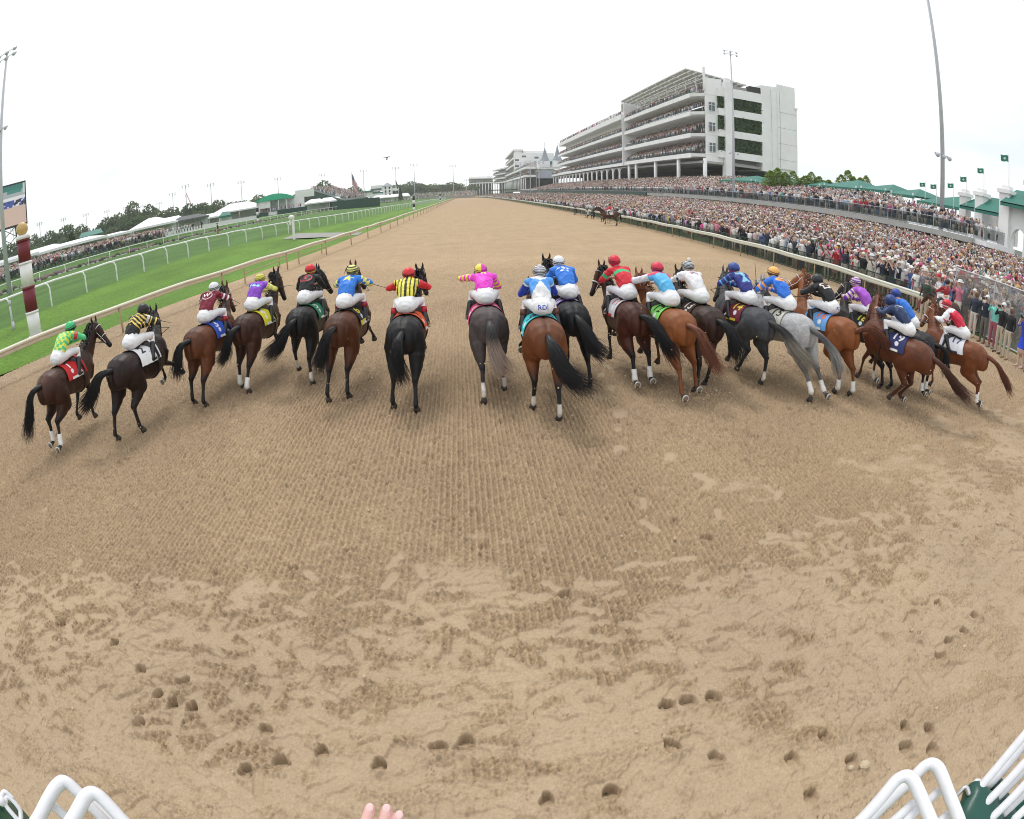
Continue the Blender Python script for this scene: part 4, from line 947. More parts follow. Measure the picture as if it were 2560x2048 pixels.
      j=dict(col=(.03, .18, .72), pat=p_orb, fine=True, hat=(.88, .46, .12), hatpat=h_band((.05, .04, .04), -.06, -.03), arms=LT, lean=-.05, label='jockey in blue and orange silks with orange cap', whip=(-.03, .1, .50, 'dark whip raised above the jockey in the orange cap'))),
 dict(x=7.15, y=8.75, yaw=-9, coat=(.24, .076, .022), hind=[(-.14, -.25, .03), (.12, -.46, .03)], front=[(-.1, 1.4, .4, 1), (.14, 1.7, .45)], bands=(0, 1), tail=[(.16, -.74, 1.45), (.44, -.95, 1.22), (.75, -1.2, .98)], tailn=200, flare=.16,
      pollp=(0.36, 1.66, 2.04), muzp=(0.0, 1.85, 1.75), neckyaw=-10, headyaw=-34, neckup=0.04, wbridle=True, cloth=(.14, .36, .72), numc=(.78, .16, .06), num='16', label='golden chestnut racehorse with sky blue cloth and red number 16', hairname='chestnut', hair=(.16, .052, .025), blackpts=.5, points=(.06, .022, .015), topdark=.0,
      j=dict(col=BK, pat=p_sq, fine=True, hat=(.02, .025, .03), arms=LT, lean=-.05, straps=False, label='jockey in black silks with a white square on the back', btext=[('RDI', .03, 1.69, .07, (.05, .12, .6))])),
 dict(x=8.5, y=9.0, yaw=-10, sc=.95, coat=(.014, .009, .008), hind=[(-.1, -.4, .02), (.16, -.5, .02)], front=[(-.16, 1.3, .35, 1), (.12, .95, .22, 1)], tail=[(.1, -.72, 1.25), (.2, -.9, .9), (.3, -1.0, .66)],
      pollp=(0.5, 1.6, 2.0), muzp=(0.15, 1.75, 1.6), neckyaw=-14, headyaw=-30, wbridle=True, cloth=(.012, .03, .02), numc=YE, num='18', plate=(.75, .62, .05), label='nearly black racehorse with white bridle, half hidden by the leaping chestnut', hairname='black', hair=BLK,
      j=dict(col=(.42, .10, .62), pat=p_purp, hat=(.25, .04, .45), hatpat=h_stripes((.7, .62, .6), .025), arms=LT, lean=-.05, label='jockey in purple silks with cream banded sleeves')),
 dict(x=9.2, y=8.25, yaw=-11, sc=.93, coat=(.018, .016, .018), hind=[(.0, -.42, .09, 1), (.26, -.38, .09, 1)], front=[(-.16, 1.3, .35), (.12, 1.2, .42)], bands=(0, 1), tail=[(.1, -.72, 1.25), (.12, -.8, .9), (.12, -.85, .7)], tailn=100,
      pollp=(0.1, 1.8, 1.8), muzp=(0.0, 2.1, 1.4), neckyaw=-10, headyaw=-20, cloth=(.02, .08, .45), numc=WH, num='17', label='charcoal racehorse with white hind bandages behind the leaping chestnut', hairname='black', hair=BLK, topdark=-.3,
      j=dict(col=(.03, .18, .66), pat=p_none, hat=(.02, .06, .34), arms=WR, lean=-.14, label='jockey in plain bright blue, mostly hidden behind navy silks')),
 dict(x=8.15, y=7.4, yaw=-14, sc=.95, coat=DCH, hind=[(-.10, .38, .16), (.16, .16, .12, 1)], front=[(-.1, 1.35, .3), (.2, 1.0, .2, 1)], socks=(3,), pitch=8, drop=.05, tail=[(.12, -.74, 1.15), (.34, -1.05, .85), (.64, -1.35, .62)], tailn=200, flare=.14,
      pollp=(0.48, 1.48, 2.05), muzp=(0.28, 1.6, 1.52), neckyaw=-3, headyaw=-14, neckup=0.02, tuck=.25, cloth=NV, numc=WH, num='19', label='dark chestnut racehorse leaping with hind legs tucked under, navy cloth', hairname='dark_chestnut', hair=(.085, .03, .018), blackpts=.45, points=(.03, .015, .012), topdark=.1,
      j=dict(col=(.025, .045, .12), pat=p_V, hat=(.015, .05, .22), arms=LT, lean=-.05, label='jockey in dark navy silks with a pale letter V')),
 dict(x=10.35, y=7.55, yaw=-16, sc=.93, coat=(.17, .050, .016), hind=[(.02, -.55, .09, 1), (.22, -.48, .09, 1)], front=[(-.1, .95, .06), (.12, 1.4, .5)], bands=(0, 1), tail=[(.14, -.74, 1.2), (.28, -1.0, .92), (.40, -1.25, .62)], tailn=170, flare=.07,
      pollp=(0.42, 1.5, 1.97), muzp=(0.1, 1.6, 1.55), neckup=-0.02, neckyaw=-5, headyaw=-34, wbridle=True, nose=.014, cloth=(.78, .77, .84), numc=(.08, .07, .14), num='17', plate=(.03, .03, .05), label='red chestnut racehorse nearest the outside crowd with pale cloth', hairname='chestnut', hair=(.16, .052, .025), blackpts=.4, points=(.06, .022, .015), topdark=.1,
      j=dict(col=(.66, .02, .06), pat=p_redw, hat=(.66, .02, .04), hatpat=h_band(WH, -.055, -.035), arms=LT, lean=-.06, label='jockey in red silks with white sleeves and red helmet')),
]
for i, S in enumerate(FIELD):
    S['j']['v'] = i
    h, Mb = make_horse(S); make_jockey(S, h, Mb)
# ================================================================ SCENERY
def AZ(az, d, z=0.0): return np.array([math.sin(R(az)) * d, math.cos(R(az)) * d, z])
def EL(el, d): return CAM_Z + math.tan(R(el)) * d
m_cream = mat('cream_rail_paint', (.66, .62, .50), .5, var=.06, scale=3)
m_post_tan = mat('tan_post_paint', (.42, .33, .20), .6, var=.15, scale=5)
m_white = mat('white_paint', (.80, .80, .80), .45, var=.04, scale=4)
m_offwhite = mat('white_stucco', (.88, .875, .88), .8, var=.06, scale=.35)
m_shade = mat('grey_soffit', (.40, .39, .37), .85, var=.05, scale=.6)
m_inner_shade = mat('interior_shade', (.045, .045, .045), .9)  # near-black colour standing in for shade inside openings and under the stands
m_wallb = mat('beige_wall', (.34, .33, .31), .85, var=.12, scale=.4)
m_green = mat('green_canvas', (.020, .165, .125), .6, var=.08, scale=1.0)
m_dgreen = mat('dark_green_paint', (.010, .052, .036), .5, var=.15, scale=2)
m_tent = mat('white_tent_canvas', (.84, .84, .86), .6, var=.03, scale=.5)
m_steel = mat('galvanised_pole', (.55, .56, .60), .5, metal=.1, var=.06, scale=3)
m_glass = mat('window_glass', (.10, .13, .15), .12)
m_maroon = mat('maroon_paint', (.16, .012, .022), .55, var=.12, scale=9)
m_gold = mat('gold_ball_paint', (.56, .38, .14), .4, var=.1, scale=5)
m_black = mat('black_paint', (.015, .015, .017), .4)
m_slate = mat('grey_slate', (.28, .31, .35), .6, var=.1, scale=1)

# ---------- rails
def rail(name, xs_fn, y0, y1, h, r, mt, mp, label, step, offx=0.0, inset=0.0, flat=False, goose=False, prad=.035, double=()):
    e = empty(name, (float(xs_fn(y0)), y0, 0), label, 'rail')
    L = MB(); ysr = np.concatenate([np.arange(y0, min(y1, 60), 1.5), np.arange(60, y1, 8), [y1]]) if y1 > 60 else np.arange(y0, y1 + .1, 1.5)
    P = [(float(xs_fn(y)) - float(xs_fn(y0)) + offx, y - y0, ground_z(float(xs_fn(y))) + h + .025 * math.sin(y * .9 + h * 7) * (y < 90)) for y in ysr]
    L.tube(P, [(r * 1.25, r * .8) if flat else r] * len(P), 10, 0)
    if flat:
        P2 = [(p[0] - .05, p[1], p[2] - r * 1.3) for p in P]; L.tube(P2, [(r * .45, r * 1.1)] * len(P2), 8, 0)
    build(L, 'top_rail', mt, e, True)
    yp = []; y = y0 + .9
    while y < y1: yp.append(y); y += step if y < 120 else step * 1.0
    far = MB(); nfar = 0
    for k, y in enumerate(yp):
        x = float(xs_fn(y)); px, py, pz = x - float(xs_fn(y0)), y - y0, ground_z(x)
        m = MB() if k < 92 else far
        if goose: m.tube([(px, py, pz - .05), (px, py, pz + h * .80), (px + offx * .35, py, pz + h * .96), (px + offx, py, pz + h)], [prad, prad, prad * .9, prad * .8], 8)
        else: m.tube([(px, py, pz - .05), (px + offx, py, pz + h)], prad, 8, 0, cap=False)
        if k < 92: build(m, 'post', mp, e, True)
        else: nfar += 1
    if nfar: build(far, 'post_row', mp, e, True)['kind'] = 'stuff'
    return e
rail('running_rail', rail_x, 4.0, 560, 1.06, .085, m_cream, m_post_tan, 'cream inside rail on tan posts between the dirt and the grass strip', 6.6, inset=0, flat=True, prad=.045)
rail('running_rail', turf_rail_x, 2.0, 420, 1.42, .075, m_white, m_white, 'white gooseneck rail standing in the grass nearest the dirt track', 3.7, offx=-.42, goose=True, prad=.05)
def rail3_x(y): return np.interp(y, [0, 60, 140, 250, 430], [-47.5, -47.0, -45.5, -43, -34])
rail('running_rail', rail3_x, 12, 430, 1.15, .06, m_white, m_white, 'white rail on the far side of the turf course in front of the flower bed', 5.0, prad=.045)
def rrail_x(y): return np.interp(y, [0, 14.3, 60, 200, 330, 480, 620], [16.9, 17.0, 17.2, 17.4, 17.0, 9.5, -3])
rail('running_rail', rrail_x, 14.2, 600, .98, .075, mat('pale_rail_paint', (.60, .62, .54), .5, var=.05, scale=3), m_post_tan, 'pale outside rail along the front of the standing crowd', 4.2, flat=True, prad=.03)
# gap-rail gates in the inside rail
for y, lb in ((27.0, 'nearer double post gate bracing under the cream inside rail'), (33.5, 'further double post gate bracing under the cream inside rail')):
    g = MB(); x = float(rail_x(y))
    g.tube([(x - .22, y, 0), (x - .22, y, 1.0)], .045, 8); g.tube([(x - .22, y + 5.8, 0), (x - .20, y + 5.8, 1.0)], .045, 8)
    g.tube([(x - .12, y, .55), (x + .3, y + 5.8, .55)], .03, 8); g.tube([(x - .12, y, .95), (x - .12, y + 5.8, .95)], .03, 8)
    thing(build(g, 'rail_gate', m_post_tan, None, True), lb, 'gate')
# dark mesh crowd barrier behind the outside rail
def mesh_mat(name, col, sc, fill):
    if name in MATS: return MATS[name]
    m = bpy.data.materials.new(name); m.use_nodes = True; n, l = m.node_tree.nodes, m.node_tree.links
    b = n['Principled BSDF']; b.inputs['Base Color'].default_value = (*col, 1); b.inputs['Roughness'].default_value = .5; b.inputs['Metallic'].default_value = .3
    tc = n.new('ShaderNodeTexCoord'); mp = n.new('ShaderNodeMapping'); mp.inputs['Scale'].default_value = (sc, sc, sc); l.new(tc.outputs['Object'], mp.inputs['Vector'])
    ck = n.new('ShaderNodeTexNoise'); ck.inputs['Scale'].default_value = 1; ck.inputs['Detail'].default_value = 0; l.new(mp.outputs['Vector'], ck.inputs['Vector'])
    th = n.new('ShaderNodeMath'); th.operation = 'LESS_THAN'; th.inputs[1].default_value = fill; l.new(ck.outputs['Fac'], th.inputs[0]); l.new(th.outputs[0], b.inputs['Alpha'])
    MATS[name] = m; return m
m_mesh = mesh_mat('dark_wire_mesh', (.03, .05, .045), 60, .42)
m_chain = mesh_mat('chain_link', (.30, .31, .31), 70, .43)
def barrier(name, pts, z, h, label, mm, mp, step=2.4, top=.025, group=None):
    """posts, top and bottom tube, thin mesh infill along a polyline"""
    e = empty(name, (pts[0][0], pts[0][1], 0), label, 'barrier', group); o = np.array([pts[0][0], pts[0][1], 0])
    P = np.array([(x, y, (z if np.isscalar(z) else z(x, y))) for x, y in pts], float) - o
    t = MB(); t.tube(P + (0, 0, h), top, 6, 0, cap=False); t.tube(P + (0, 0, .08), top, 6, 0, cap=False); build(t, 'handrail', mp, e, True)
    inf = MB()
    for a, b in zip(P[:-1], P[1:]):
        d = (b - a); nrm = np.array([-d[1], d[0], 0]) / np.linalg.norm(d[:2]) * .006
        inf.add([a - nrm + (0, 0, .08), b - nrm + (0, 0, .08), b - nrm + (0, 0, h), a - nrm + (0, 0, h), a + nrm + (0, 0, .08), b + nrm + (0, 0, .08), b + nrm + (0, 0, h), a + nrm + (0, 0, h)],
                [(0, 1, 2, 3), (7, 6, 5, 4), (0, 3, 7, 4), (1, 5, 6, 2), (3, 2, 6, 7), (0, 4, 5, 1)])
    build(inf, 'mesh_panel', mm, e)
    n = 0
    for a, b in zip(P[:-1], P[1:]):
        L = np.linalg.norm(b - a); k = max(1, int(L / step))
        for q in range(k):
            if n >= 90: break
            p = a + (b - a) * q / k; m = MB(); m.tube([p, p + (0, 0, h + .03)], .03, 6, 0, cap=False); build(m, 'post', mp, e); n += 1
    return e
barrier('crowd_barrier', [(17.75, 17), (17.95, 60), (18.1, 120), (18.1, 240), (17.7, 330)], .03, 1.12, 'dark green mesh barrier holding back the crowd behind the outside rail', m_mesh, m_dgreen, 3.0)
barrier('chain_link_fence', [(19.2, 15.5), (18.9, 13.0), (18.5, 10.6), (18.6, 7.0), (19.0, 3.0)], .02, 2.25, 'tall chain link fence behind the photographers at the right edge', m_chain, m_steel, 2.2, .03)

# ---------- red and white quarter pole
e = empty('quarter_pole', (-19.2, 18.6, 0.12), 'red and white banded pole with a gold ball beside the inside rail', 'pole')
z = 0.0
p = MB(); p.cyl((0, 0, -.1), (0, 0, .20), .62, .60, 20); p.cyl((0, 0, .20), (0, 0, .34), .50, .40, 20); build(p, 'base', m_white, e, True)
for k, (a, b, c) in enumerate(((.30, 1.42, m_white), (1.42, 2.52, m_maroon), (2.52, 3.62, m_white), (3.62, 4.62, m_maroon))):
    p = MB(); p.cyl((0, 0, a), (0, 0, b), .325, .325, 28); p.cyl((0, 0, b - .10), (0, 0, b - .012), .352, .352, 28); build(p, 'band', c, e, True)
p = MB(); p.cyl((0, 0, 4.62), (0, 0, 4.80), .37, .37, 24); build(p, 'cap', m_white, e, True)
p = MB(); p.ball((0, 0, 5.08), .31, 24, 14); build(p, 'ball', m_gold, e, True)
# furlong poles, black and white
def furlong(x, y, h, label):
    z0 = ground_z(x); e = empty('furlong_pole', (x, y, z0), label, 'pole', 'black and white furlong poles'); n = 4
    for k in range(n):
        p = MB(); a = h * k / n; p.cyl((0, 0, a), (0, 0, a + h / n), .30, .30, 12); build(p, 'band', m_white if k % 2 == 0 else m_black, e, True)
    p = MB(); p.cyl((0, 0, h), (0, 0, h + .15), .34, .30, 12); build(p, 'cap', m_black, e, True)
furlong(-12.1, 137, 3.5, 'black and white furlong pole between inside rail and gooseneck rail')
furlong(-50.2, 131, 3.3, 'black and white furlong pole behind the far turf rail by the white tents')
furlong(-11.4, 275, 3.8, 'small far black and white furlong pole near the track end')
# white post with camera cover on the grass
e = empty('white_marker', (-18.0, 57.5, ground_z(-18)), 'white post with a covered camera beside the gooseneck rail', 'post')
p = MB(); p.box((0, 0, 1.3), (.22, .22, 2.6)); build(p, 'post', m_white, e); p = MB(); p.ball((-.15, 0, 2.45), (.36, .25, .26), 12, 8); p.ball((-.35, .1, 1.9), (.16, .16, .4), 10, 6); build(p, 'camera_cover', m_white, e, True)
e = empty('sprinkler_post', (-22.6, 20.2, ground_z(-22.6)), 'thin grey utility post on the grass left of the banded pole', 'post')
p = MB(); p.cyl((0, 0, 0), (0, 0, 1.5), .045, .045, 8); p.cyl((0, 0, 0), (0, 0, .42), .10, .09, 10); p.cyl((0, 0, 1.25), (0, 0, 1.5), .09, .08, 10); build(p, 'post', m_steel, e, True)

# ---------- flower bed and low border along the turf course
sh = MB(); g = np.random.default_rng(3)
for k in range(900):
    y = 26 * (1 + .0032) ** k; 
    if y > 330: break
    x = float(rail3_x(y)) - 2.2 + g.normal(0, .25); z = ground_z(x); s = g.uniform(.18, .42)
    if g.random() < .72: sh.ball((x, y, z + s * .5), (s, s * 1.2, s * .8), 7, 5, int(g.integers(0, 3)))
struct(build(sh, 'flower_bed', [mat('bed_green', (.05, .09, .03), .9, var=.4, scale=6), mat('bed_dusty', (.20, .17, .13), .9, var=.4, scale=6), mat('bed_violet', (.17, .10, .15), .9, var=.4, scale=6)]), 'stuff')
st = MB()
for k in range(260):
    y = 26 + k * 1.05; x = float(rail3_x(y)) - 1.5 + g.normal(0, .04)
    if g.random() < .7: st.box((x, y, ground_z(x) + .08), (.30, .55, .20), 0, g.normal(0, .2))
struct(build(st, 'bed_edging_stones', mat('pale_stone', (.62, .61, .57), .8, var=.2, scale=3)), 'stuff')

# ---------- light poles
def light_pole(x, y, z, h, r, label, heads=(1.0,), group='stadium light poles', nl=3, sc=1.0, side=1):
    e = empty('light_pole', (x, y, z), label, 'light pole', group)
    p = MB(); p.tube([(0, 0, -.5), (0, 0, h * .5), (0, 0, h)], [r, r * .72, r * .42], 10, 0, cap=False); build(p, 'pole', m_steel, e, True)
    for f in heads:
        a = MB(); zc = h * f - .1; wdt = 1.5 * sc if f < .99 else 2.3 * sc
        a.tube([(-wdt, 0, zc), (wdt, 0, zc)], .06 * sc, 6)
        if f >= .99: a.tube([(-wdt, 0, zc - .9 * sc), (wdt, 0, zc - .9 * sc)], .06 * sc, 6)
        build(a, 'crossarm', m_steel, e)
        for k in range(nl):
            for dz in ((0, -.9 * sc) if f >= .99 else (0,)):
                q = MB(); xx = -wdt * .85 + 1.7 * wdt * k / (nl - 1); q.tube([(xx, -.25 * sc, zc + dz - .28 * sc), (xx, .22 * sc, zc + dz - .02)], [.32 * sc, .16 * sc], 8); build(q, 'floodlight', m_steel, e, True)
    return e
P = AZ(-48.0, 62); light_pole(P[0], P[1], 1.4, 26.0, .30, 'tall grey light pole at the left edge in front of the video screen', (1.0, .665), None, 3, .7)
light_pole(45.5, 39.5, 3.5, 38.0, .28, 'very tall light pole rising out of the frame on the right stand', (1.0, .218), None, 3, .8)
light_pole(40.6, 79.0, 2.0, 26.3, .25, 'tall light pole in front of the near end of the big grandstand', (1.0, .354), None, 3, .55)
LP = [(-46.9, 3.99), (-43.95, 3.82), (-41.3, 3.6), (-38.85, 3.48), (-36.6, 3.31), (-34.6, 3.22), (-32.75, 3.02), (-31.05, 2.96), (-29.6, 3.61), (-28.2, 4.21), (-25.6, 3.87), (-22.45, 3.6), (-18.7, 3.41), (-14.2, 3.24), (-10.0, 3.22), (-6.75, 3.24), (-4.9, 3.45), (-1.0, 3.11)]
WHERE = ['over the tents at the far left', 'left of the green roofed infield building', 'just left of the small green roofed building', 'above the small green roofed building', 'over the low white tents', 'over the tall dark tree', 'left of the peaked white tent', 'over the peaked white tent',
         'right of the peaked white tent', 'beside the red crane', 'between crane and big white tent', 'over the big white tent', 'over the green roofed pavilion', 'over the infield bleachers', 'right of the hanging flag', 'right of the tower building', 'over the black and white furlong pole', 'nearest the far end of the track']
for k, (az, el) in enumerate(LP):
    d = 27 / math.tan(R(el)); p = AZ(az, d); light_pole(p[0], p[1], 1.0, 29.3, .42, 'distant light pole ' + WHERE[k], (1.0,), 'distant light poles of the infield', 3, 1.25)
for k, (az, el, lb) in enumerate(((5.72, 3.15, 'thin pole before the far grandstand, left one'), (6.72, 3.3, 'thin pole before the far grandstand, middle one'), (7.6, 3.3, 'thin pole before the far grandstand by the spire'), (.3, 1.5, 'tiny far light pole left of the far grandstand'))):
    d = 260 if el > 2 else 520; p = AZ(az, d); light_pole(p[0], p[1], 1.0, EL(el, d) - 1, .30, lb, (1.0,), 'thin poles before the far stands', 3, 1.0)

# ---------- video board
e = empty('video_board', tuple(AZ(-50.2, 118, 0)), 'large video board on a black truss showing the horses, cut by the left edge', 'video screen', None, R(50.2 - 90 + 90))
W_, Z0, Z1 = 20.0, EL(4.15, 118) - 0, EL(8.1, 118)
p = MB(); p.box((0, .5, (Z0 + Z1) / 2), (W_ + .5, .9, Z1 - Z0 + .4)); build(p, 'cabinet', m_black, e)
N1, N2 = 90, 160; uu, vv = np.meshgrid(np.linspace(-W_ / 2, W_ / 2, N2), np.linspace(Z0 + .15, Z1 - .15, N1)); f = (vv - Z0) / (Z1 - Z0)
me = grid_mesh('screen', np.stack([uu, 0 * uu - .02, vv], -1), [mat('screen_picture', attr='col', rough=.3)], False)
C = np.zeros((N1, N2, 3)); C[:] = (.50, .36, .30); nz_ = vnoise(uu * 1.6, vv * 1.6, 4)
C[f > .48] = (.28, .20, .22); k = (f > .46) & (f < .62); C[k] = (.04, .07, .28); C[k & (nz_ > .5)] = (.02, .02, .03); C[k & (vnoise(uu * 2.5, vv * 2.5, 7) > .68)] = (.6, .55, .6)
C[(f > .62) & (f < .70)] = (.62, .60, .62); C[f > .70] = (.30, .33, .34); C[(f > .78) & (nz_ > .35)] = (.04, .19, .16); C[(f > .86)] = (.03, .15, .13); C[(f > .74) & (vnoise(uu * .7, 0 * vv, 6) > .6)] = (.45, .5, .52)
set_col(me, C.reshape(-1, 3)); m_s = MATS['screen_picture']; nn = m_s.node_tree; bb = nn.nodes['Principled BSDF']; at = [q for q in nn.nodes if q.type == 'ATTRIBUTE'][0]
nn.links.new(at.outputs['Color'], bb.inputs['Emission Color']); bb.inputs['Emission Strength'].default_value = .35
link('screen', me, e)
for x0_, x1_ in ((-7.5, -4.5), (4.5, 7.5)):
    p = MB()
    for x in (x0_, x1_): p.tube([(x, .6, -1), (x, .6, Z0)], .18, 6)
    for k in range(6): p.tube([(x0_, .6, 2.0 * k), (x1_, .6, 2.0 * k + 2)], .07, 4); p.tube([(x1_, .6, 2.0 * k), (x0_, .6, 2.0 * k + 2)], .07, 4)
    build(p, 'truss', m_black, e)


# ---------- tents and infield buildings
def face_rz(az): return R(-az)          # local -Y looks at the camera
def tent(az, d, w, dp, z0, eave, peak, label, m=None, group='white infield tents', hip=.25, legs=True):
    p = AZ(az, d); e = empty('tent', (p[0], p[1], z0), label, 'tent', group, face_rz(az)); a, b = w / 2, dp / 2; r = MB()
    rx = a * (1 - 2 * hip)
    V = [(-a, -b, eave), (a, -b, eave), (a, b, eave), (-a, b, eave), (-rx, 0, peak), (rx, 0, peak)]
    r.add(V, [(0, 1, 5, 4), (1, 2, 5), (2, 3, 4, 5), (3, 0, 4)]); V2 = [(x, y, z - .08) for x, y, z in V]; r.add(V2, [(4, 5, 1, 0), (5, 2, 1), (5, 4, 3, 2), (4, 0, 3)])
    r.box((0, -b, eave - .2), (w, .06, .5)); build(r, 'canopy', m or m_tent, e)
    q = MB(); q.box((0, b * .6, eave / 2 - .1), (w * .98, .1, eave - .1)); build(q, 'side_wall', m_tent, e)
    if legs:
        for x in np.linspace(-a + .1, a - .1, max(2, int(w / 6))):
            l = MB(); l.box((x, -b + .1, eave / 2), (.12, .12, eave)); build(l, 'leg', m_white, e)
    return e
gz = 2.4
tent(-48.6, 118, 17, 12, gz, 3.2, EL(1.35, 118) - gz, 'long white tent behind the crowd, furthest left')
tent(-44.2, 124, 14, 12, gz, 3.0, EL(1.4, 124) - gz, 'second white tent roof from the left behind the crowd')
tent(-40.2, 130, 15, 12, gz, 3.0, EL(1.2, 130) - gz, 'flat white tent roof below the small green roofed building')
tent(-36.6, 136, 12, 12, gz, 2.8, EL(.92, 136) - gz, 'low white tent roof beside the tall dark tree')
tent(-31.9, 150, 13.5, 14, gz, EL(.75, 150) - gz, EL(1.56, 150) - gz, 'peaked white tent at the end of the infield crowd', hip=.42)
tent(-29.8, 185, 9, 10, gz, EL(.75, 185) - gz, EL(1.25, 185) - gz, 'white tent roof with steep side next to the dark low roof')
tent(-28.0, 172, 12, 12, gz, EL(.66, 172) - gz, EL(1.06, 172) - gz, 'low building with dark shingle roof among white tents', mat('dark_shingle', (.10, .105, .11), .8, var=.15, scale=1), None)
tent(-26.3, 190, 14, 12, gz, EL(.45, 190) - gz, EL(.82, 190) - gz, 'long low white tent left of the big white tent', hip=.1)
tent(-22.8, 205, 20, 16, gz, EL(.70, 205) - gz, EL(1.45, 205) - gz, 'biggest white tent left of the green roofed pavilion', hip=.33)
tent(-24.3, 150, 3.4, 3.2, 2.2, EL(.35, 150) - 2.2, EL(.76, 150) - 2.2, 'small bright green canopy in front of the big white tent', m_green, None, hip=.3)
for k, (az, w) in enumerate(((-15.0, 9), (-13.7, 8), (-12.9, 5))): tent(az, 215, w, 8, 2, EL(.35, 215) - 2, EL(.72, 215) - 2, ['white scalloped tent below the bleachers, left one', 'white scalloped tent below the bleachers, middle one', 'white scalloped tent below the bleachers, right one'][k], hip=.3)
for k, (az, d, w) in enumerate(((-8.2, 350, 14), (-6.9, 360, 8), (-5.9, 380, 7), (-10.2, 300, 9))): tent(az, d, w, 9, 1.5, EL(.15, d) - 1.5, EL(.42, d) - 1.5, ['white tent below the tower building', 'small white tent right of the tower building', 'white tent near the dark conical tree', 'low white tent under the hanging flag'][k], hip=.2)

def boxpart(e, name, c, d, m, rot=0): return build(MB().box(c, d, 0, rot), name, m, e)
# small green roofed building far left
p = AZ(-38.5, 165); z0 = 2.4; e = empty('infield_building', (p[0], p[1], z0), 'small white building with a curved green roof above the crowd', 'building', None, face_rz(-38.5))
zt = EL(1.6, 165) - z0; boxpart(e, 'wall', (0, 0, zt * .35), (6.6, 4, zt * .7), m_offwhite); boxpart(e, 'window_band', (0, -2.02, zt * .62), (6.2, .1, zt * .18), m_glass); boxpart(e, 'balcony', (0, -2.3, zt * .45), (7, .8, .25), m_white)
r = MB(); r.add([(-3.7, -2.6, zt * .82), (3.7, -2.6, zt * .82), (3.2, 2, zt + .3), (-3.0, 2, zt + .3), (-3.7, -2.6, zt * .78), (3.7, -2.6, zt * .78), (3.2, 2, zt * .78), (-3.2, 2, zt * .78)], [(0, 1, 2, 3), (0, 4, 5, 1), (1, 5, 6, 2), (2, 6, 7, 3), (3, 7, 4, 0), (7, 6, 5, 4)]); build(r, 'roof', m_green, e)
# green roofed pavilion
p = AZ(-18.7, 200); z0 = 2.0; e = empty('pavilion', (p[0], p[1], z0), 'white pavilion with an arched green roof full of guests', 'pavilion', None, face_rz(-18.7)); H = EL(1.3, 200) - z0
boxpart(e, 'deck', (1, 0, .7), (17, 8, 1.4), m_white); boxpart(e, 'back_wall', (1, 3.5, H / 2), (16, .3, H), m_offwhite)
for x in (-7, -3.2, -.2, 2.6, 5.6, 8.8): boxpart(e, 'column', (x, -3.8, H * .5), (.28, .28, H), m_white)
boxpart(e, 'wall', (-5.2, -3.7, H * .75), (4.0, .2, H * .5), m_white)
r = MB(); an = np.linspace(-1, 1, 13); top = [(x * 6.8 - 1.2, H - .3 + 1.9 * (1 - x * x)) for x in an]
V = [(x, y, z) for y in (-4.4, 3.6) for x, z in top] + [(x, y, H - .55) for y in (-4.4, 3.6) for x, z in top]; n = 13
F = [(i, i + 1, n + i + 1, n + i) for i in range(n - 1)] + [(2 * n + i, 2 * n + i + 1, i + 1, i) for i in range(n - 1)] + [(n + i, n + i + 1, 3 * n + i + 1, 3 * n + i) for i in range(n - 1)] + [(0, n, 3 * n, 2 * n), (n - 1, 3 * n - 1, 4 * n - 1, 2 * n - 1)]
r.add(V, F); build(r, 'roof', mat('bright_green_roof', (.02, .42, .24), .5), e)
boxpart(e, 'sign_box', (9.2, -3.0, H + .4), (6.6, 1.2, 2.6), m_white); boxpart(e, 'skirt', (4.5, -4.6, .5), (10.5, .12, 2.6), m_dgreen); boxpart(e, 'skirt', (-6.4, -4.6, .5), (5, .12, 2.2), m_dgreen)
# infield bleachers
p = AZ(-12.6, 245); e = empty('bleachers', (p[0], p[1], 1.5), 'packed infield bleachers sloping down beside the pavilion', 'bleachers', None, R(0)); 
BLV = [AZ(-15.4, 235), AZ(-13.3, 300), AZ(-9.6, 262), AZ(-12.0, 205)]
q = MB(); z1, z2 = EL(1.80, 240), EL(.35, 230); b = np.array([p[0], p[1], 1.5])
tv = [np.array([BLV[0][0], BLV[0][1], EL(1.7, 235)]), np.array([BLV[1][0], BLV[1][1], EL(1.6, 300)]), np.array([BLV[2][0], BLV[2][1], EL(.35, 262)]), np.array([BLV[3][0], BLV[3][1], EL(.22, 205)])]
lo = [np.array([v[0], v[1], 1.0]) for v in tv]; q.add([v - b for v in tv + lo], [(0, 1, 2, 3), (0, 3, 7, 4), (3, 2, 6, 7), (2, 1, 5, 6), (1, 0, 4, 5)]); build(q, 'seating_deck', m_dgreen, e)
BLEACH = [t + np.array([0, 0, .05]) for t in tv]
boxpart(e, 'green_skirt', tuple(AZ(-10.9, 200, 2.6) - b), (17, .3, 3.4), m_dgreen, R(10.9))
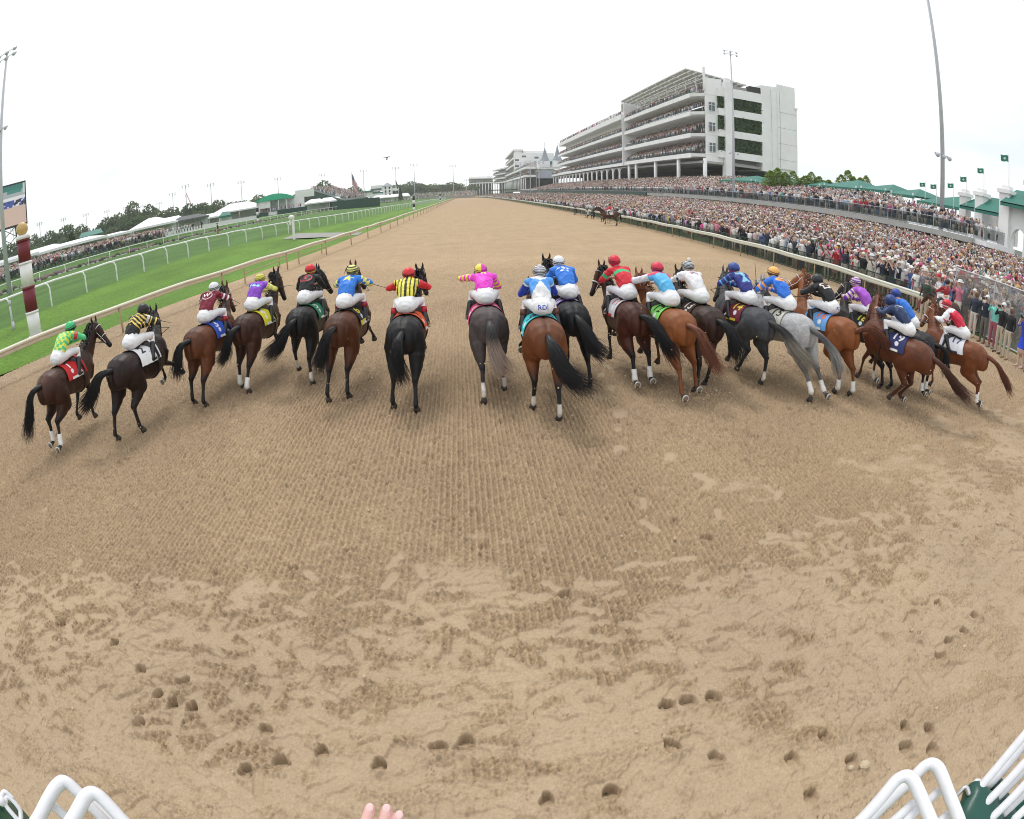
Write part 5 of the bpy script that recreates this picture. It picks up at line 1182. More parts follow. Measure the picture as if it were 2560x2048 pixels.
# tower building
D_ = 400; p = AZ(-8.9, D_); z0 = 1.2; e = empty('tower_building', (p[0], p[1], z0), 'white infield building with green trim and a square tower', 'building', None, face_rz(-8.9))
u_ = lambda az: math.tan(R(az + 8.9)) * D_
hh = lambda el: EL(el, D_) - z0
boxpart(e, 'wall', (u_(-8.9), 2, hh(.75) / 2), (u_(-8.0) - u_(-9.9), 9, hh(.75)), m_offwhite); boxpart(e, 'upper_storey', (u_(-8.7), 2, hh(1.15)), (u_(-8.3) - u_(-9.5), 8, hh(.9) * .5), m_offwhite)
boxpart(e, 'window_band', (u_(-8.8), -2.1, hh(1.05)), (u_(-8.3) - u_(-9.4), .2, 1.4), m_glass); boxpart(e, 'green_band', (u_(-8.9), -2.7, hh(.7)), (u_(-8.0) - u_(-9.9), .5, .8), m_green)
boxpart(e, 'roof', (u_(-10.0), -1, hh(.92)), (u_(-9.2) - u_(-11.1), 9, .8), m_green); boxpart(e, 'wall', (u_(-10.0), 0, hh(.55)), (u_(-9.2) - u_(-10.9), 8, 3.6), m_offwhite)
boxpart(e, 'tower', (u_(-7.65), -1, hh(1.3) / 2), (u_(-7.2) - u_(-8.1), 6, hh(1.3)), m_offwhite)
for a in (-7.85, -7.45):
    for z in (1.1, .75, .42): boxpart(e, 'window', (u_(a), -4.05, hh(z)), (1.1, .15, 1.6), m_inner_shade)
r = MB(); a = (u_(-7.2) - u_(-8.1)) / 2 + .6; c = u_(-7.65); z = hh(1.3); r.add([(c - a, -1 - a, z), (c + a, -1 - a, z), (c + a, a - 1, z), (c - a, a - 1, z), (c, -1, hh(1.68)), (c, -1, z - .2)], [(0, 1, 4), (1, 2, 4), (2, 3, 4), (3, 0, 4), (1, 0, 5), (2, 1, 5), (3, 2, 5), (0, 3, 5)]); build(r, 'tower_roof', m_slate, e)
boxpart(e, 'side_wing', (u_(-6.85), 0, hh(.9) / 2 + 1), (u_(-6.5) - u_(-7.15), 7, hh(.9)), m_offwhite); boxpart(e, 'opening', (u_(-6.85), -3.6, hh(.55)), (4, .2, 3), m_inner_shade)

# flags
def flag(x, y, z, h, fw, fh, label, kind, hang=False, rz=0.0, group=None, pr=.06):
    e = empty('flagpole', (x, y, z), label, 'flag', group, rz); p = MB(); p.cyl((0, 0, 0), (0, 0, h), pr, pr * .6, 8); p.ball((0, 0, h), pr * 1.6, 8, 6); build(p, 'pole', m_white, e, True)
    NU, NV = 30, 22; U, V = np.meshgrid(np.linspace(0, 1, NU), np.linspace(0, 1, NV))
    if hang: X = .1 + U * fw * .32 + .10 * np.sin(V * 5 + U * 9); Y = .25 * np.sin(U * 11); Z = h - .3 - (1 - V) * fh - U * fw * .75
    else: X = .05 + U * fw; Y = .12 * fw * np.sin(U * 6) * U; Z = h - .1 - (1 - V) * fh - U * fh * .15 + .06 * fh * np.sin(U * 7)
    me = grid_mesh('flag_cloth', np.stack([X, Y, Z], -1), [mat('flag_cloth', attr='col', rough=.7)]); C = np.zeros((NV, NU, 3))
    if kind == 'us':
        C[:] = (.75, .73, .75); C[(np.floor(V * 13).astype(int) % 2) == 0] = (.45, .02, .04); k = (U < .4) & (V > .46); C[k] = (.03, .04, .18); C[k & ((np.floor(U * 25) + np.floor(V * 20)) % 2 == 0) & (U < .37)] = (.3, .32, .42)
    elif kind == 'green': C[:] = (.02, .20, .13); C[np.hypot((U - .5) * 1.4, V - .5) < .2] = (.65, .68, .66)
    else: C[:] = (.015, .04, .045); C[np.hypot((U - .5) * 1.4, V - .5) < .2] = (.4, .4, .4)
    set_col(me, C.reshape(-1, 3)); link('flag_cloth', me, e)
    so = e.children[-1].modifiers.new('thick', 'SOLIDIFY'); so.thickness = .02
    return e
p = AZ(-11.2, 300); flag(p[0], p[1], 1.5, EL(3.05, 300) - 1.5, 9, 6.2, 'huge red white and blue flag hanging limp above the bleachers', 'us', True, 0, None, .12)
p = AZ(-6.8, 380); flag(p[0], p[1], 1.2, EL(1.9, 380) - 1.2, 5, 3.6, 'dark flag hanging limp beside the tower building', 'dark', True, 0, None, .10)

# crane, drone
p = AZ(-27.2, 420); c = MB(); c.tube([(p[0], p[1], 8), (p[0] - 8.0, p[1], EL(3.3, 420))], .25, 6); c.tube([(p[0] - 8.0, p[1], EL(3.3, 420)), (p[0] - 9.5, p[1], EL(2.9, 420))], .12, 5); c.box((p[0], p[1], 6), (3, 2, 4)); thing(build(c, 'crane', mat('red_paint', (.5, .05, .04), .5), None), 'thin red crane boom leaning over the infield trees', 'crane')
p = AZ(-7.6, 120); c = MB(); zc = EL(4.24, 120); c.box((p[0], p[1], zc), (.45, .35, .2)); 
for dx, dy in ((-.5, .3), (.5, .3), (-.5, -.3), (.5, -.3)): c.tube([(p[0], p[1], zc + .1), (p[0] + dx, p[1] + dy, zc + .2)], .05, 5); c.cyl((p[0] + dx, p[1] + dy, zc + .2), (p[0] + dx, p[1] + dy, zc + .24), .24, .24, 10)
c.box((p[0], p[1], zc - .3), (.25, .25, .25)); thing(build(c, 'drone', m_black, None), 'small black drone hovering in the white sky above the track', 'drone')
# low white wall lines in the infield
b = MB(); q = [AZ(-31.0, 108), AZ(-26, 128), AZ(-21, 150)]
for i in range(2): d = q[i + 1] - q[i]; c = (q[i] + q[i + 1]) / 2; b.box((c[0], c[1], 2.7), (np.linalg.norm(d), .3, .9), 0, math.atan2(d[1], d[0]))
thing(build(b, 'low_wall', m_white, None), 'low white wall across the infield behind the flower bed', 'wall')
barrier('crowd_barrier', [tuple(AZ(-52, 86)[:2]), tuple(AZ(-40, 92)[:2]), tuple(AZ(-31, 100)[:2])], 2.2, 1.1, 'thin metal fence in front of the infield crowd', m_mesh, m_dgreen, 3)

# ---------- trees
m_leaf = [mat('leaf_%d' % k, c, .7, var=.35, scale=1.2, spec=.2) for k, c in enumerate(((.105, .150, .060), (.120, .165, .060), (.085, .130, .058), (.130, .165, .085)))]
def translucent(m, f=.5):
    n, l = m.node_tree.nodes, m.node_tree.links; b = n['Principled BSDF']; t = n.new('ShaderNodeBsdfTranslucent'); mx = n.new('ShaderNodeMixShader'); mx.inputs[0].default_value = f
    src = b.inputs['Base Color'].links[0].from_socket; l.new(src, t.inputs['Color']); l.new(b.outputs[0], mx.inputs[1]); l.new(t.outputs[0], mx.inputs[2]); l.new(mx.outputs[0], n['Material Output'].inputs['Surface']); return m
for m_ in m_leaf: translucent(m_)
m_bark = mat('bark', (.09, .07, .055), .9, var=.3, scale=4)
def crown_mesh(seed, H, W, n=1500, conical=False, leaf=.5):
    g = np.random.default_rng(seed); lob = g.normal(0, 1, (11, 3)) * (W * .24, W * .24, H * .17) + (0, 0, H * .62); lr = g.uniform(.20, .34, 11) * W
    V, F = [], []
    for k in range(n):
        if conical: t = g.uniform(.08, 1); a = g.uniform(0, 6.283); r = W * .5 * (1 - t ** (3 if W < 5 else 1.2)) ** .8 * g.uniform(.5, 1.12) + .1; c = np.array([math.cos(a) * r, math.sin(a) * r, H * t])
        else:
            i = g.integers(0, 11); d = g.normal(0, 1, 3); d /= np.linalg.norm(d); c = lob[i] + d * lr[i] * g.uniform(.75, 1.12) * (1, 1, .85)
            if c[2] < H * .18: c[2] = H * .18 + g.uniform(0, .6)
        a = g.normal(0, 1, 3); a /= np.linalg.norm(a); b = np.cross(a, g.normal(0, 1, 3)); b /= np.linalg.norm(b); s = leaf * g.uniform(.6, 1.4)
        o = len(V); V += [c - a * s, c + b * s * .6, c + a * s, c - b * s * .6]; F.append((o, o + 1, o + 2, o + 3))
    return MB().add(V, F)
CR = [crown_mesh(k, 10, 10, 1500, leaf=.62).mesh('crown', [m_leaf[k % 4]]) for k in range(5)]
m_fresh = translucent(mat('fresh_leaf', (.24, .34, .06), .7, var=.3, scale=2))
CON = [crown_mesh(20 + k, 10, 3.0, 900, True, .24).mesh('crown', [m_fresh]) for k in range(3)]
tk = MB(); tk.tube([(0, 0, -.5), (.05, 0, 3), (0, .1, 6)], [.32, .24, .10], 7, 0, cap=False)
for a in range(5): tk.tube([(0, 0, 2.8 + a * .5), (math.cos(a * 1.3) * 2.2, math.sin(a * 1.3) * 2.2, 5.6 + a * .3)], [.12, .04], 5, 0, cap=False)
TK = tk.mesh('trunk', [m_bark], True)
ntree = 0
def tree(x, y, z, h, w, label, group='trees along the infield skyline', cm=None, tname='broadleaf_tree'):
    global ntree
    e = empty(tname, (x, y, z), label, 'tree', group, random.uniform(0, 6.28)); e.scale = (w / 10, w / 10, h / 10)
    link('crown', (cm or CR)[ntree % len(cm or CR)], e); link('trunk', TK, e); ntree += 1
TP = [(-50, 2.6), (-48.3, 2.5), (-47.1, 2.6), (-45.9, 2.55), (-44.8, 2.6), (-43.6, 2.65), (-42.3, 2.6), (-41.2, 2.75), (-40.2, 2.6), (-39.2, 2.5), (-38, 2.3), (-37, 2.4), (-36, 2.4), (-35.1, 2.9), (-34.2, 3.15), (-33.4, 3.2), (-32.6, 2.8), (-31.6, 2.3), (-30.6, 2.1), (-29.7, 2.15), (-28.8, 1.95), (-27.8, 2.15), (-26.9, 2.1), (-26, 2.15), (-25, 2.0), (-24.2, 1.8), (-23.4, 1.75), (-22.5, 1.75), (-21.6, 1.9), (-20.9, 2.0), (-16.2, 1.9), (-14.3, 2.1), (-13.8, 2.1), (-10.7, 1.4), (-6.4, 1.25), (-6.0, 1.35), (-5.4, 1.35), (-4.8, 1.3), (-4.2, 1.1), (-3.7, 1.0), (-3.1, 1.2), (-2.4, 1.25), (-1.8, 1.15), (-1.2, 1.0), (-.6, .95), (0, .9), (.5, .95)]
def treeplace(az):
    refs = [(-47, 'behind the first tents'), (-43, 'left of the small green building'), (-38.6, 'behind the small green building'), (-35.5, 'over the low white tents'), (-33, 'in the tallest clump'), (-30, 'behind the peaked tent'), (-27, 'near the red crane'), (-22.5, 'behind the big white tent'), (-16, 'by the pavilion'), (-12, 'over the bleachers'), (-5, 'near the far furlong pole'), (-1, 'at the far end of the track')]
    return min(refs, key=lambda r: abs(r[0] - az))[1]
for k, (az, el) in enumerate(TP):
    d = 330 if az < -20 else 430 if az < -10 else 620; p = AZ(az, d + random.uniform(-15, 15)); h = EL(el - (.45 if az < -20 else .10), d) - 1.0
    tree(p[0], p[1], 1.0, h * random.uniform(.95, 1.05), d * R(1.15) * 1.9, ['tall', 'rounded', 'bushy', 'dense', 'spreading'][k % 5] + ' green tree on the skyline ' + treeplace(az))
    if az < -20: p = AZ(az + .5, d - 40); tree(p[0], p[1], 1.0, h * .62, d * R(1.0) * 1.9, 'lower tree filling the skyline ' + treeplace(az))
p = AZ(-6.35, 330); tree(p[0], p[1], 1.2, 8, 5, 'dark conical evergreen beside the tower building', None, [crown_mesh(31, 10, 6.0, 1300, True, .4).mesh('crown', [m_leaf[2]])], 'conifer')
p = AZ(-40.6, 150); tree(p[0], p[1], 2.3, 6.5, 6, 'dark evergreen beside the small green roofed building', None, [crown_mesh(32, 10, 9.0, 1200, True, .5).mesh('crown', [m_leaf[2]])], 'conifer')
for k, (az, el, w) in enumerate(((31.0, 3.5, 2.4), (31.7, 3.85, 2.4), (32.5, 3.5, 2.2), (33.3, 3.7, 2.4), (34.6, 3.4, 3), (35.2, 3.85, 2.3), (36.0, 3.5, 2.6), (37.0, 3.3, 2.6), (38.3, 4.0, 2.4), (39.0, 4.55, 2.6), (39.6, 4.0, 2.2), (40.3, 4.0, 2.2), (40.9, 4.3, 2.2))):
    d = 92; p = AZ(az, d); tree(p[0], p[1], 5.0, EL(el, d) - 5.0, w * 1.15 * 3.3, 'slim fresh green tree behind the green canopies, ' + ['leftmost clump', 'middle clump', 'right clump'][0 if k < 4 else 1 if k < 8 else 2], 'slim trees behind the canopies', CON, 'poplar_tree')
# ================================================================ GRANDSTANDS
CROWD = []      # (x, y, z) of standing spectators of the mass, filled as the tiers are built
def rows(y0, y1, x0, z0, n, dx, dz, sp=.62, xfn=None, jit=.18):
    for k in range(n):
        for y in np.arange(y0, y1, sp): CROWD.append((x0 + k * dx + random.gauss(0, jit * .6) + (xfn(y) if xfn else 0), y + random.gauss(0, jit), z0 + k * dz))
e = empty('grandstand', (58, 134, 0), 'big white multi storey grandstand with four packed balconies and ivy panels', 'grandstand'); O = np.array([58, 134, 0.])
def L(*p): return tuple(np.array(p, float) - O)
def slab(e, y0, y1, x0, x1, ztop, h=1.5, chamfer=True, name='balcony_tier', O=O):
    """white fascia slab with a sloping soffit, railing on the front edge"""
    m = MB(); c = 2.6 if chamfer else 0
    top = [(x0, y0 + c * 1.4, ztop), (x0 + c, y0, ztop), (x1, y0, ztop), (x1, y1, ztop), (x0, y1, ztop)]
    bot = [(x0 + .25, y0 + c * 1.4, ztop - h * .62), (x0 + c, y0 + .25, ztop - h * .62), (x1, y0 + .25, ztop - h), (x1, y1, ztop - h), (x0 + .25, y1, ztop - h * .62)]
    m.add(np.array(top + bot) - O, [(0, 1, 2, 3, 4), (9, 8, 7, 6, 5), (0, 5, 6, 1), (1, 6, 7, 2), (2, 7, 8, 3), (3, 8, 9, 4), (4, 9, 5, 0)])
    f = [(x0 - .06, y0 + c * 1.4, ztop - h), (x0 + c, y0 - .06, ztop - h), (x1, y0 - .06, ztop - h)] if chamfer else [(x0 - .06, y0, ztop - h), (x0 - .06, y0, ztop - h)]
    m.box(np.array([x0 + .12, (y0 + c * 1.4 + y1) / 2, ztop - h * .5 + .15]) - O, (.30, y1 - y0 - c * 1.4, h * .9))
    build(m, name, m_offwhite, e)
    r = MB(); r.box(np.array([x0 + .5, (y0 + c * 1.4 + y1) / 2, ztop + .55]) - O, (.06, y1 - y0 - c * 1.4 - .3, 1.0)); build(r, 'railing', m_mesh, e.children[-1] if e.children else e)
    t = MB(); t.tube([np.array([x0 + .5, y0 + c * 1.4, ztop + 1.08]) - O, np.array([x0 + .5, y1, ztop + 1.08]) - O], .05, 6); build(t, 'handrail', m_dgreen, e)
for zt in (15.4, 20.9, 26.9, 32.0):
    slab(e, 134, 200, 58, 66, zt, 1.35); rows(138.5, 199.5, 59.0, zt + .25, 7, .75, .42, .52)
    rows(134.9, 138, 61.4, zt + .2, 4, .9, .42, .52)
for zt in (20.9, 26.9, 32.0):
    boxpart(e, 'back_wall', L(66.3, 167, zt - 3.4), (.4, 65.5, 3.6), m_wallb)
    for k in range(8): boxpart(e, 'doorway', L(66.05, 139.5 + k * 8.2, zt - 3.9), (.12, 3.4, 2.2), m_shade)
# block body, end wall, tower shaft, solid core
boxpart(e, 'wall', L(63.4, 134.35, 25), (4.9, .5, 23.0), m_offwhite)
for zc in (28.45, 22.85, 17.3):
    w = build(MB().box(L(62.65, 134.02, zc), (1.9, .2, 2.5)), 'window', m_glass, e); f = MB()
    for dx in (-1, 0, 1): f.box(L(62.65 + dx * .95, 133.9, zc), (.12, .12, 2.6))
    for dz in (-1.25, .45, 1.25): f.box(L(62.65, 133.93, zc + dz), (2.0, .10, .12))
    build(f, 'frame', m_white, w)
boxpart(e, 'tower_shaft', L(67.1, 133.6, 21.5), (2.3, 2.2, 28.6), m_offwhite); boxpart(e, 'tower_cap', L(67.1, 133.6, 36.2), (1.5, 1.5, 1.4), m_offwhite)
for z0, z1 in ((31.6, 34.2), (26.3, 28.3), (20.5, 22.4), (14.8, 16.7)):
    boxpart(e, 'balcony_front', L(72.9, 133.75, (z0 + z1) / 2), (9.0, 1.5, z1 - z0), m_offwhite); boxpart(e, 'balcony_front', L(65.2, 133.85, (z0 + z1) / 2), (1.7, 1.3, z1 - z0), m_offwhite)
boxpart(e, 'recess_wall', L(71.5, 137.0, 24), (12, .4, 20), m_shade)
m_ivy = translucent(mat('ivy_leaves', (.085, .15, .05), .8, var=.5, scale=3), .35)
for z0, z1 in ((28.3, 31.6), (22.4, 26.3), (16.7, 20.5)):
    for x0, x1 in ((68.5, 77.2), (64.4, 66.0)):
        v = MB(); g = np.random.default_rng(int(z0 * 10 + x0)); N = int((x1 - x0) * 110)
        for k in range(N):
            a = g.uniform(x0, x1); zz = g.uniform(z0 - .3, z1 + .1); c = np.array(L(a, 133.45 + g.uniform(-.2, .5), zz)); d1 = g.normal(0, 1, 3) * .22; d2 = g.normal(0, 1, 3) * .22; v.add([c - d1, c + d2, c + d1, c - d2], [(0, 1, 2, 3)])
        v.box(L((x0 + x1) / 2, 134.1, (z0 + z1) / 2), (x1 - x0, .2, z1 - z0 - .1)); build(v, 'ivy_panel', m_ivy, e)
b = MB(); b.add([L(77.4, 133.2, 12.6), L(88.4, 133.2, 12.2), L(88.4, 150, 12.2), L(77.4, 150, 12.6), L(77.4, 133.2, 36.9), L(88.4, 133.2, 37.6), L(88.4, 150, 37.6), L(77.4, 150, 36.9)], [(3, 2, 1, 0), (4, 5, 6, 7), (0, 1, 5, 4), (1, 2, 6, 5), (2, 3, 7, 6), (3, 0, 4, 7)]); build(b, 'core_wall', m_offwhite, e)
boxpart(e, 'core_wall', L(85.3, 133.0, 26), (6.0, .5, 24.2), m_offwhite); boxpart(e, 'cornice', L(88.4, 133.1, 31.9), (1.0, 1.3, .5), m_offwhite); boxpart(e, 'core_wall', L(88.75, 134, 22), (.8, 1.2, 19.4), m_offwhite)
boxpart(e, 'upper_box', L(75.8, 134.6, 34.6), (3.6, 2.2, 2.9), m_inner_shade); boxpart(e, 'upper_wall', L(70.5, 140, 34.0), (13, 10, 3.0), m_shade)
for x in (80.2, 83.0): boxpart(e, 'wall_joint', L(x, 132.70, 25.0), (.07, .06, 22), m_shade)
for z_ in (16.5, 21.0, 25.5, 30.0): boxpart(e, 'wall_joint', L(85.3, 132.71, z_), (6.0, .05, .06), m_shade)
# roof canopy: white louvred slats on trusses
sl = MB()
def roofz(x): return 38.9 - (x - 57) * .17
for k in range(10):
    x = 56.8 + k * 1.65; b_ = np.array([[x, 136.6 - (x - 57) * .20, roofz(x)], [x, 198.8, roofz(x)], [x + 1.25, 198.8, roofz(x + 1.25)], [x + 1.25, 136.6 - (x + 1.25 - 57) * .2, roofz(x + 1.25)]]) - O
    sl.add(np.vstack([b_, b_ - (0, 0, .28)]), [(0, 1, 2, 3), (7, 6, 5, 4), (0, 4, 5, 1), (1, 5, 6, 2), (2, 6, 7, 3), (3, 7, 4, 0)])
build(sl, 'roof_louvres', mat('roof_slat', (.66, .66, .63), .6), e)
tr = MB()
for y in np.arange(139, 199, 7.4):
    tr.tube([L(57, y, roofz(57) - .5), L(73, y, roofz(73) - .5)], .16, 5); tr.tube([L(60.6, y, 33), L(60.6, y, roofz(60.6) - .5)], .15, 6)
tr.tube([L(60.6, 137, 36.6), L(60.6, 199, 36.6)], .14, 5); tr.tube([L(60.9, 134.3, 33), L(60.9, 134.3, 39.3)], .40, 8); tr.tube([L(57, 136.6, roofz(57) - .2), L(73, 133.6, roofz(73) - .2)], .18, 6); tr.tube([L(57, 136.6, roofz(57) - .15), L(57, 199, roofz(57) - .15)], .16, 6)
build(tr, 'roof_truss', m_offwhite, e, True)
boxpart(e, 'far_stair_tower', L(61.5, 201.5, 36), (7, 3.6, 7.2), m_offwhite); boxpart(e, 'opening', L(58.0, 201.5, 36.5), (.3, 2.2, 3.0), m_shade)
boxpart(e, 'party_wall', L(60.0, 200.6, 24.0), (5.2, .5, 20), m_offwhite)
# undercroft, columns
boxpart(e, 'underside', L(74, 167, 13.2), (28, 66, .6), m_shade); boxpart(e, 'shade_panel', L(80, 172, 8.0), (.4, 70, 10.4), m_inner_shade); boxpart(e, 'shade_panel', L(84.5, 138, 7.4), (9.4, .4, 9.2), m_inner_shade); boxpart(e, 'shade_panel', L(78.0, 150, 12.9), (20, 30, .3), m_inner_shade)  # dark panels give the undercroft its shade by colour and close sky gaps
for k, y in enumerate((128.6, 148, 167.5, 187.7, 196.3)): c = MB(); c.cyl(L(58.7 if k else 60.6, y if k else 134.2, 4), L(58.7 if k else 60.6, y if k else 134.2, 14.2), .55, .55, 12); build(c, 'column', m_offwhite, e, True)

# middle block
e2 = empty('grandstand', (58, 201, 0), 'middle white grandstand with three packed balconies above an arcade of columns', 'grandstand', None); O2 = np.array([58, 201, 0.])
def bend(y): return -(max(0, y - 330) / 60) ** 2 * 1.6
for zt, ye in ((15.2, 372), (21.2, 352), (27.2, 346)): slab(e2, 202, ye, 58, 66, zt, 1.3, False, 'balcony_tier', O2); rows(202.5, ye - .5, 59.0, zt + .25, 6, .8, .42, .62)
m = MB(); m.box(np.array([62, 272, 33.4]) - O2, (8, 140, 2.0)); m.box(np.array([64, 272, 30]) - O2, (3.5, 139.5, 5)); build(m, 'upper_parapet', m_offwhite, e2)
rows(203, 341, 58.6, 34.3, 3, .9, .25, .8); boxpart(e2, 'back_wall', tuple(np.array([66.3, 275, 23]) - O2), (.4, 145, 15), m_wallb); boxpart(e2, 'shade_panel', tuple(np.array([80, 290, 9.6]) - O2), (.4, 176, 10.4), m_inner_shade); boxpart(e2, 'underside', tuple(np.array([70, 288, 13.6]) - O2), (22, 172, .5), m_shade)
for k in range(18):
    y = 210 + k * 9.4; c = MB(); x0 = 59.0; c.cyl(np.array([x0, y, 4]) - O2, np.array([x0, y, 13.6]) - O2, .42, .42, 10); 
    for s in (-1, 1): c.tube([np.array([x0, y, 11.2]) - O2, np.array([x0, y + s * 1.3, 12.7]) - O2, np.array([x0, y + s * 3.4, 13.7]) - O2], [.22, .2, .14], 6)
    build(c, 'column', m_offwhite, e2, True)
# far blocks, bending with the track
def far_face(p0, p1, tiers, top, base, label, h=1.2, depth=7.0, ncol=7, crowd=(2.2, 3), roof=True):
    """tiers between two ground points; the face looks to the left of p0 -> p1 seen from the track"""
    p0, p1 = np.array(p0, float), np.array(p1, float); d = p1 - p0; Lh = np.linalg.norm(d); a = math.atan2(d[1], d[0]); u = d / Lh; n = np.array([-u[1], u[0]]); n = n if n @ (0 - (p0 + p1) / 2) < 0 else -n; c = (p0 + p1) / 2
    eb = empty('grandstand', (c[0], c[1], 0), label, 'grandstand', None, a); k = 1 if np.array([-math.sin(a), math.cos(a)]) @ n > 0 else -1
    for zt in tiers:
        boxpart(eb, 'balcony_tier', (0, k * depth / 2, zt - h / 2), (Lh, depth, h), m_offwhite); m = MB(); m.box((0, k * .3, zt + .5), (Lh, .1, .9)); build(m, 'railing', m_dgreen, eb)
        for q in range(crowd[1]):
            for t in np.arange(.6, Lh - .4, crowd[0] * .42): pt = p0 + u * t + n * (1.0 + 1.2 * q); CROWD.append((pt[0], pt[1], zt + .3 + .5 * q))
    boxpart(eb, 'back_wall', (0, k * (depth + .3), (base + top) / 2), (Lh, .5, top - base), m_wallb)
    boxpart(eb, 'shade_panel', (0, k * (depth - .2), (base + tiers[0] - h) / 2), (Lh - .2, .4, tiers[0] - h - base), m_inner_shade)  # dark sheet standing in for the shade behind the columns
    if roof: boxpart(eb, 'parapet', (0, k * depth / 2, top), (Lh + .4, depth + .6, 1.3), m_offwhite)
    for q in range(ncol): x = -Lh / 2 + Lh * (q + .5) / ncol; m = MB(); m.cyl((x, k * .8, base), (x, k * .8, tiers[0] - h), .45, .45, 8); build(m, 'column', m_offwhite, eb, True)
    return eb
far_face(AZ(.57, 700)[:2], AZ(2.97, 700)[:2], [17.2], 22.6, .5, 'furthest low white grandstand across the end of the track', 1.3, 6, 8)
rows(0, 0, 0, 0, 1, 1, 1)
for t in np.arange(0, 1, .02): p = AZ(.6 + 2.3 * t, 703); CROWD.append((p[0], p[1], 23.2))
far_face(AZ(2.98, 620)[:2], AZ(4.2, 556)[:2], [15.0, 19.4, 23.8], 28.4, .5, 'far three storey grandstand left of the tall far one', 1.3, 7, 5)
far_face((41.0, 566), (40.5, 372), [15.3, 20.9], 25.0, 4, 'far grandstand with two long packed balconies below the tall block', 1.4, 7, 16, (2.0, 3), False)
E3 = far_face((42.0, 567), (40.0, 449), [27.0, 32.6], 38.4, 21, 'tall far white grandstand block with stepped upper floors', 1.5, 7, 0, (2.0, 3))
ew = empty('end_wall', (56, 449, 0), 'white windowed end wall of the tall far grandstand behind the spires', 'wall'); boxpart(ew, 'wall', (0, 0, 28.0), (32, 1.5, 15.6), m_offwhite); boxpart(ew, 'upper_wall', (-2, 4, 36), (26, 6, 3.4), m_offwhite)
for x, z in ((-8, 33), (2, 32), (-13.5, 30), (-13.5, 25)): boxpart(ew, 'window', (x, -.8, z), (3.2, .2, 1.5), m_glass)
boxpart(ew, 'green_awning', (13.5, -5, 27.5), (10, 6, 2.4), m_green); boxpart(ew, 'balcony', (10, -3, 23), (20, 5, 1.4), m_offwhite); boxpart(ew, 'lower_wall', (2, 3, 16), (34, 3, 12), m_shade)
bx = MB(); 
# slate gables and twin spires
e4 = empty('twin_spire_roof', (58, 404, 0), 'slate gabled roof with two slim grey spires between the grandstands', 'roof', None)
def spire(c, zb, w, zt, par):
    s = MB(); x, y = c; s.box((x, y, zb - 2.5), (w * 1.25, w * 1.25, 5)); build(s, 'spire_base', m_offwhite, par)
    s = MB(); n = 8; V = [(x + math.cos(2 * math.pi * k / n) * w * r_, y + math.sin(2 * math.pi * k / n) * w * r_, z) for r_, z in ((.75, zb), (.42, zb + (zt - zb) * .28), (.20, zb + (zt - zb) * .62)) for k in range(n)] + [(x, y, zt)]
    F = [(j * n + k, j * n + (k + 1) % n, (j + 1) * n + (k + 1) % n, (j + 1) * n + k) for j in (0, 1) for k in range(n)] + [(2 * n + k, 2 * n + (k + 1) % n, 3 * n) for k in range(n)]
    s.add(V, F); sp = build(s, 'spire', m_slate, par); f = MB(); f.tube([(x, y, zt - .5), (x, y, zt + 3.4)], .12, 5); build(f, 'finial', m_slate, sp)
spire((0, -2), 26.5, 5.0, 37.2, e4); spire((8, -8), 26.5, 5.0, 38.8, e4)
g_ = MB()
for y0_, y1_, zt in ((-30, -14, 19.6), (-10, 14, 20.5)): g_.add([(-12 if y0_ < -20 else -3, y0_, 13.0), (-9 if y0_ < -20 else -1, y1_, 13.0), (9, y0_, 13.0), (9, y1_, 13.0), (-5 if y0_ < -20 else 1, y0_ + 3, zt), (-4 if y0_ < -20 else 2, y1_ - 3, zt)], [(0, 4, 5, 1), (2, 3, 5, 4), (0, 2, 4), (1, 5, 3), (0, 1, 3, 2)])
build(g_, 'gable', m_slate, e4); boxpart(e4, 'shade_filler', (-3, -20, 8.5), (20, .4, 9), m_inner_shade)  # dark box added as filler where sky showed beneath the stands

# ---------- lower deck (terrace) along the front, its crowd and the seats rising behind it
def deck_x(y): return float(np.interp(y, [28, 300, 420, 520], [40, 40, 36, 27]))
e5 = empty('terrace', (40, 31, 0), 'long raised concrete terrace packed with standing spectators', 'terrace', None); O5 = np.array([40, 31, 0.])
m = MB(); m.add(np.array([(40, 31, 3.35), (40, 400, 3.35), (60, 400, 3.35), (60, 31, 3.35), (40, 31, 3.85), (40, 400, 3.85), (60, 400, 3.85), (60, 31, 3.85)]) - O5, [(0, 1, 2, 3), (7, 6, 5, 4), (0, 4, 5, 1), (1, 5, 6, 2), (2, 6, 7, 3), (3, 7, 4, 0)]); build(m, 'deck_slab', mat('grey_concrete', (.42, .42, .40), .8, var=.1, scale=.6), e5)
m = MB(); m.box(np.array([39.85, 260, 3.6]) - O5, (.3, 280, .9)); build(m, 'green_fascia', m_dgreen, e5)
m = MB()
st_ = [(43 + k * 1.9, 3.85 + k * .42) for k in range(9)]
for k, (x, z) in enumerate(st_): y0_ = 44 + k * 2.2 if x < 50 else 108; m.box(np.array([x + .9, (y0_ + 400) / 2, z / 2 + 1.95]) - O5, (1.9, 400 - y0_, z - 3.9 + .42))
build(m, 'seating_steps', MATS['grey_concrete'], e5)
for k, y in enumerate(np.arange(34, 300, 9.0)): c = MB(); c.cyl(np.array([40.8, y, 1.4]) - O5, np.array([40.8, y, 3.4]) - O5, .2, .2, 8); build(c, 'column', m_offwhite, e5)
boxpart(e5, 'shade_backdrop', tuple(np.array([47, 215, 2.4]) - O5), (.4, 366, 2.1), m_inner_shade)  # dark sheet painted as the shaded gap under the deck
barrier('terrace_railing', [(40.25, 31.5), (40.25, 110)], 3.85, 1.12, 'grey metal railing with dark mesh along the near half of the terrace', m_mesh, m_steel, 2.2, .03)
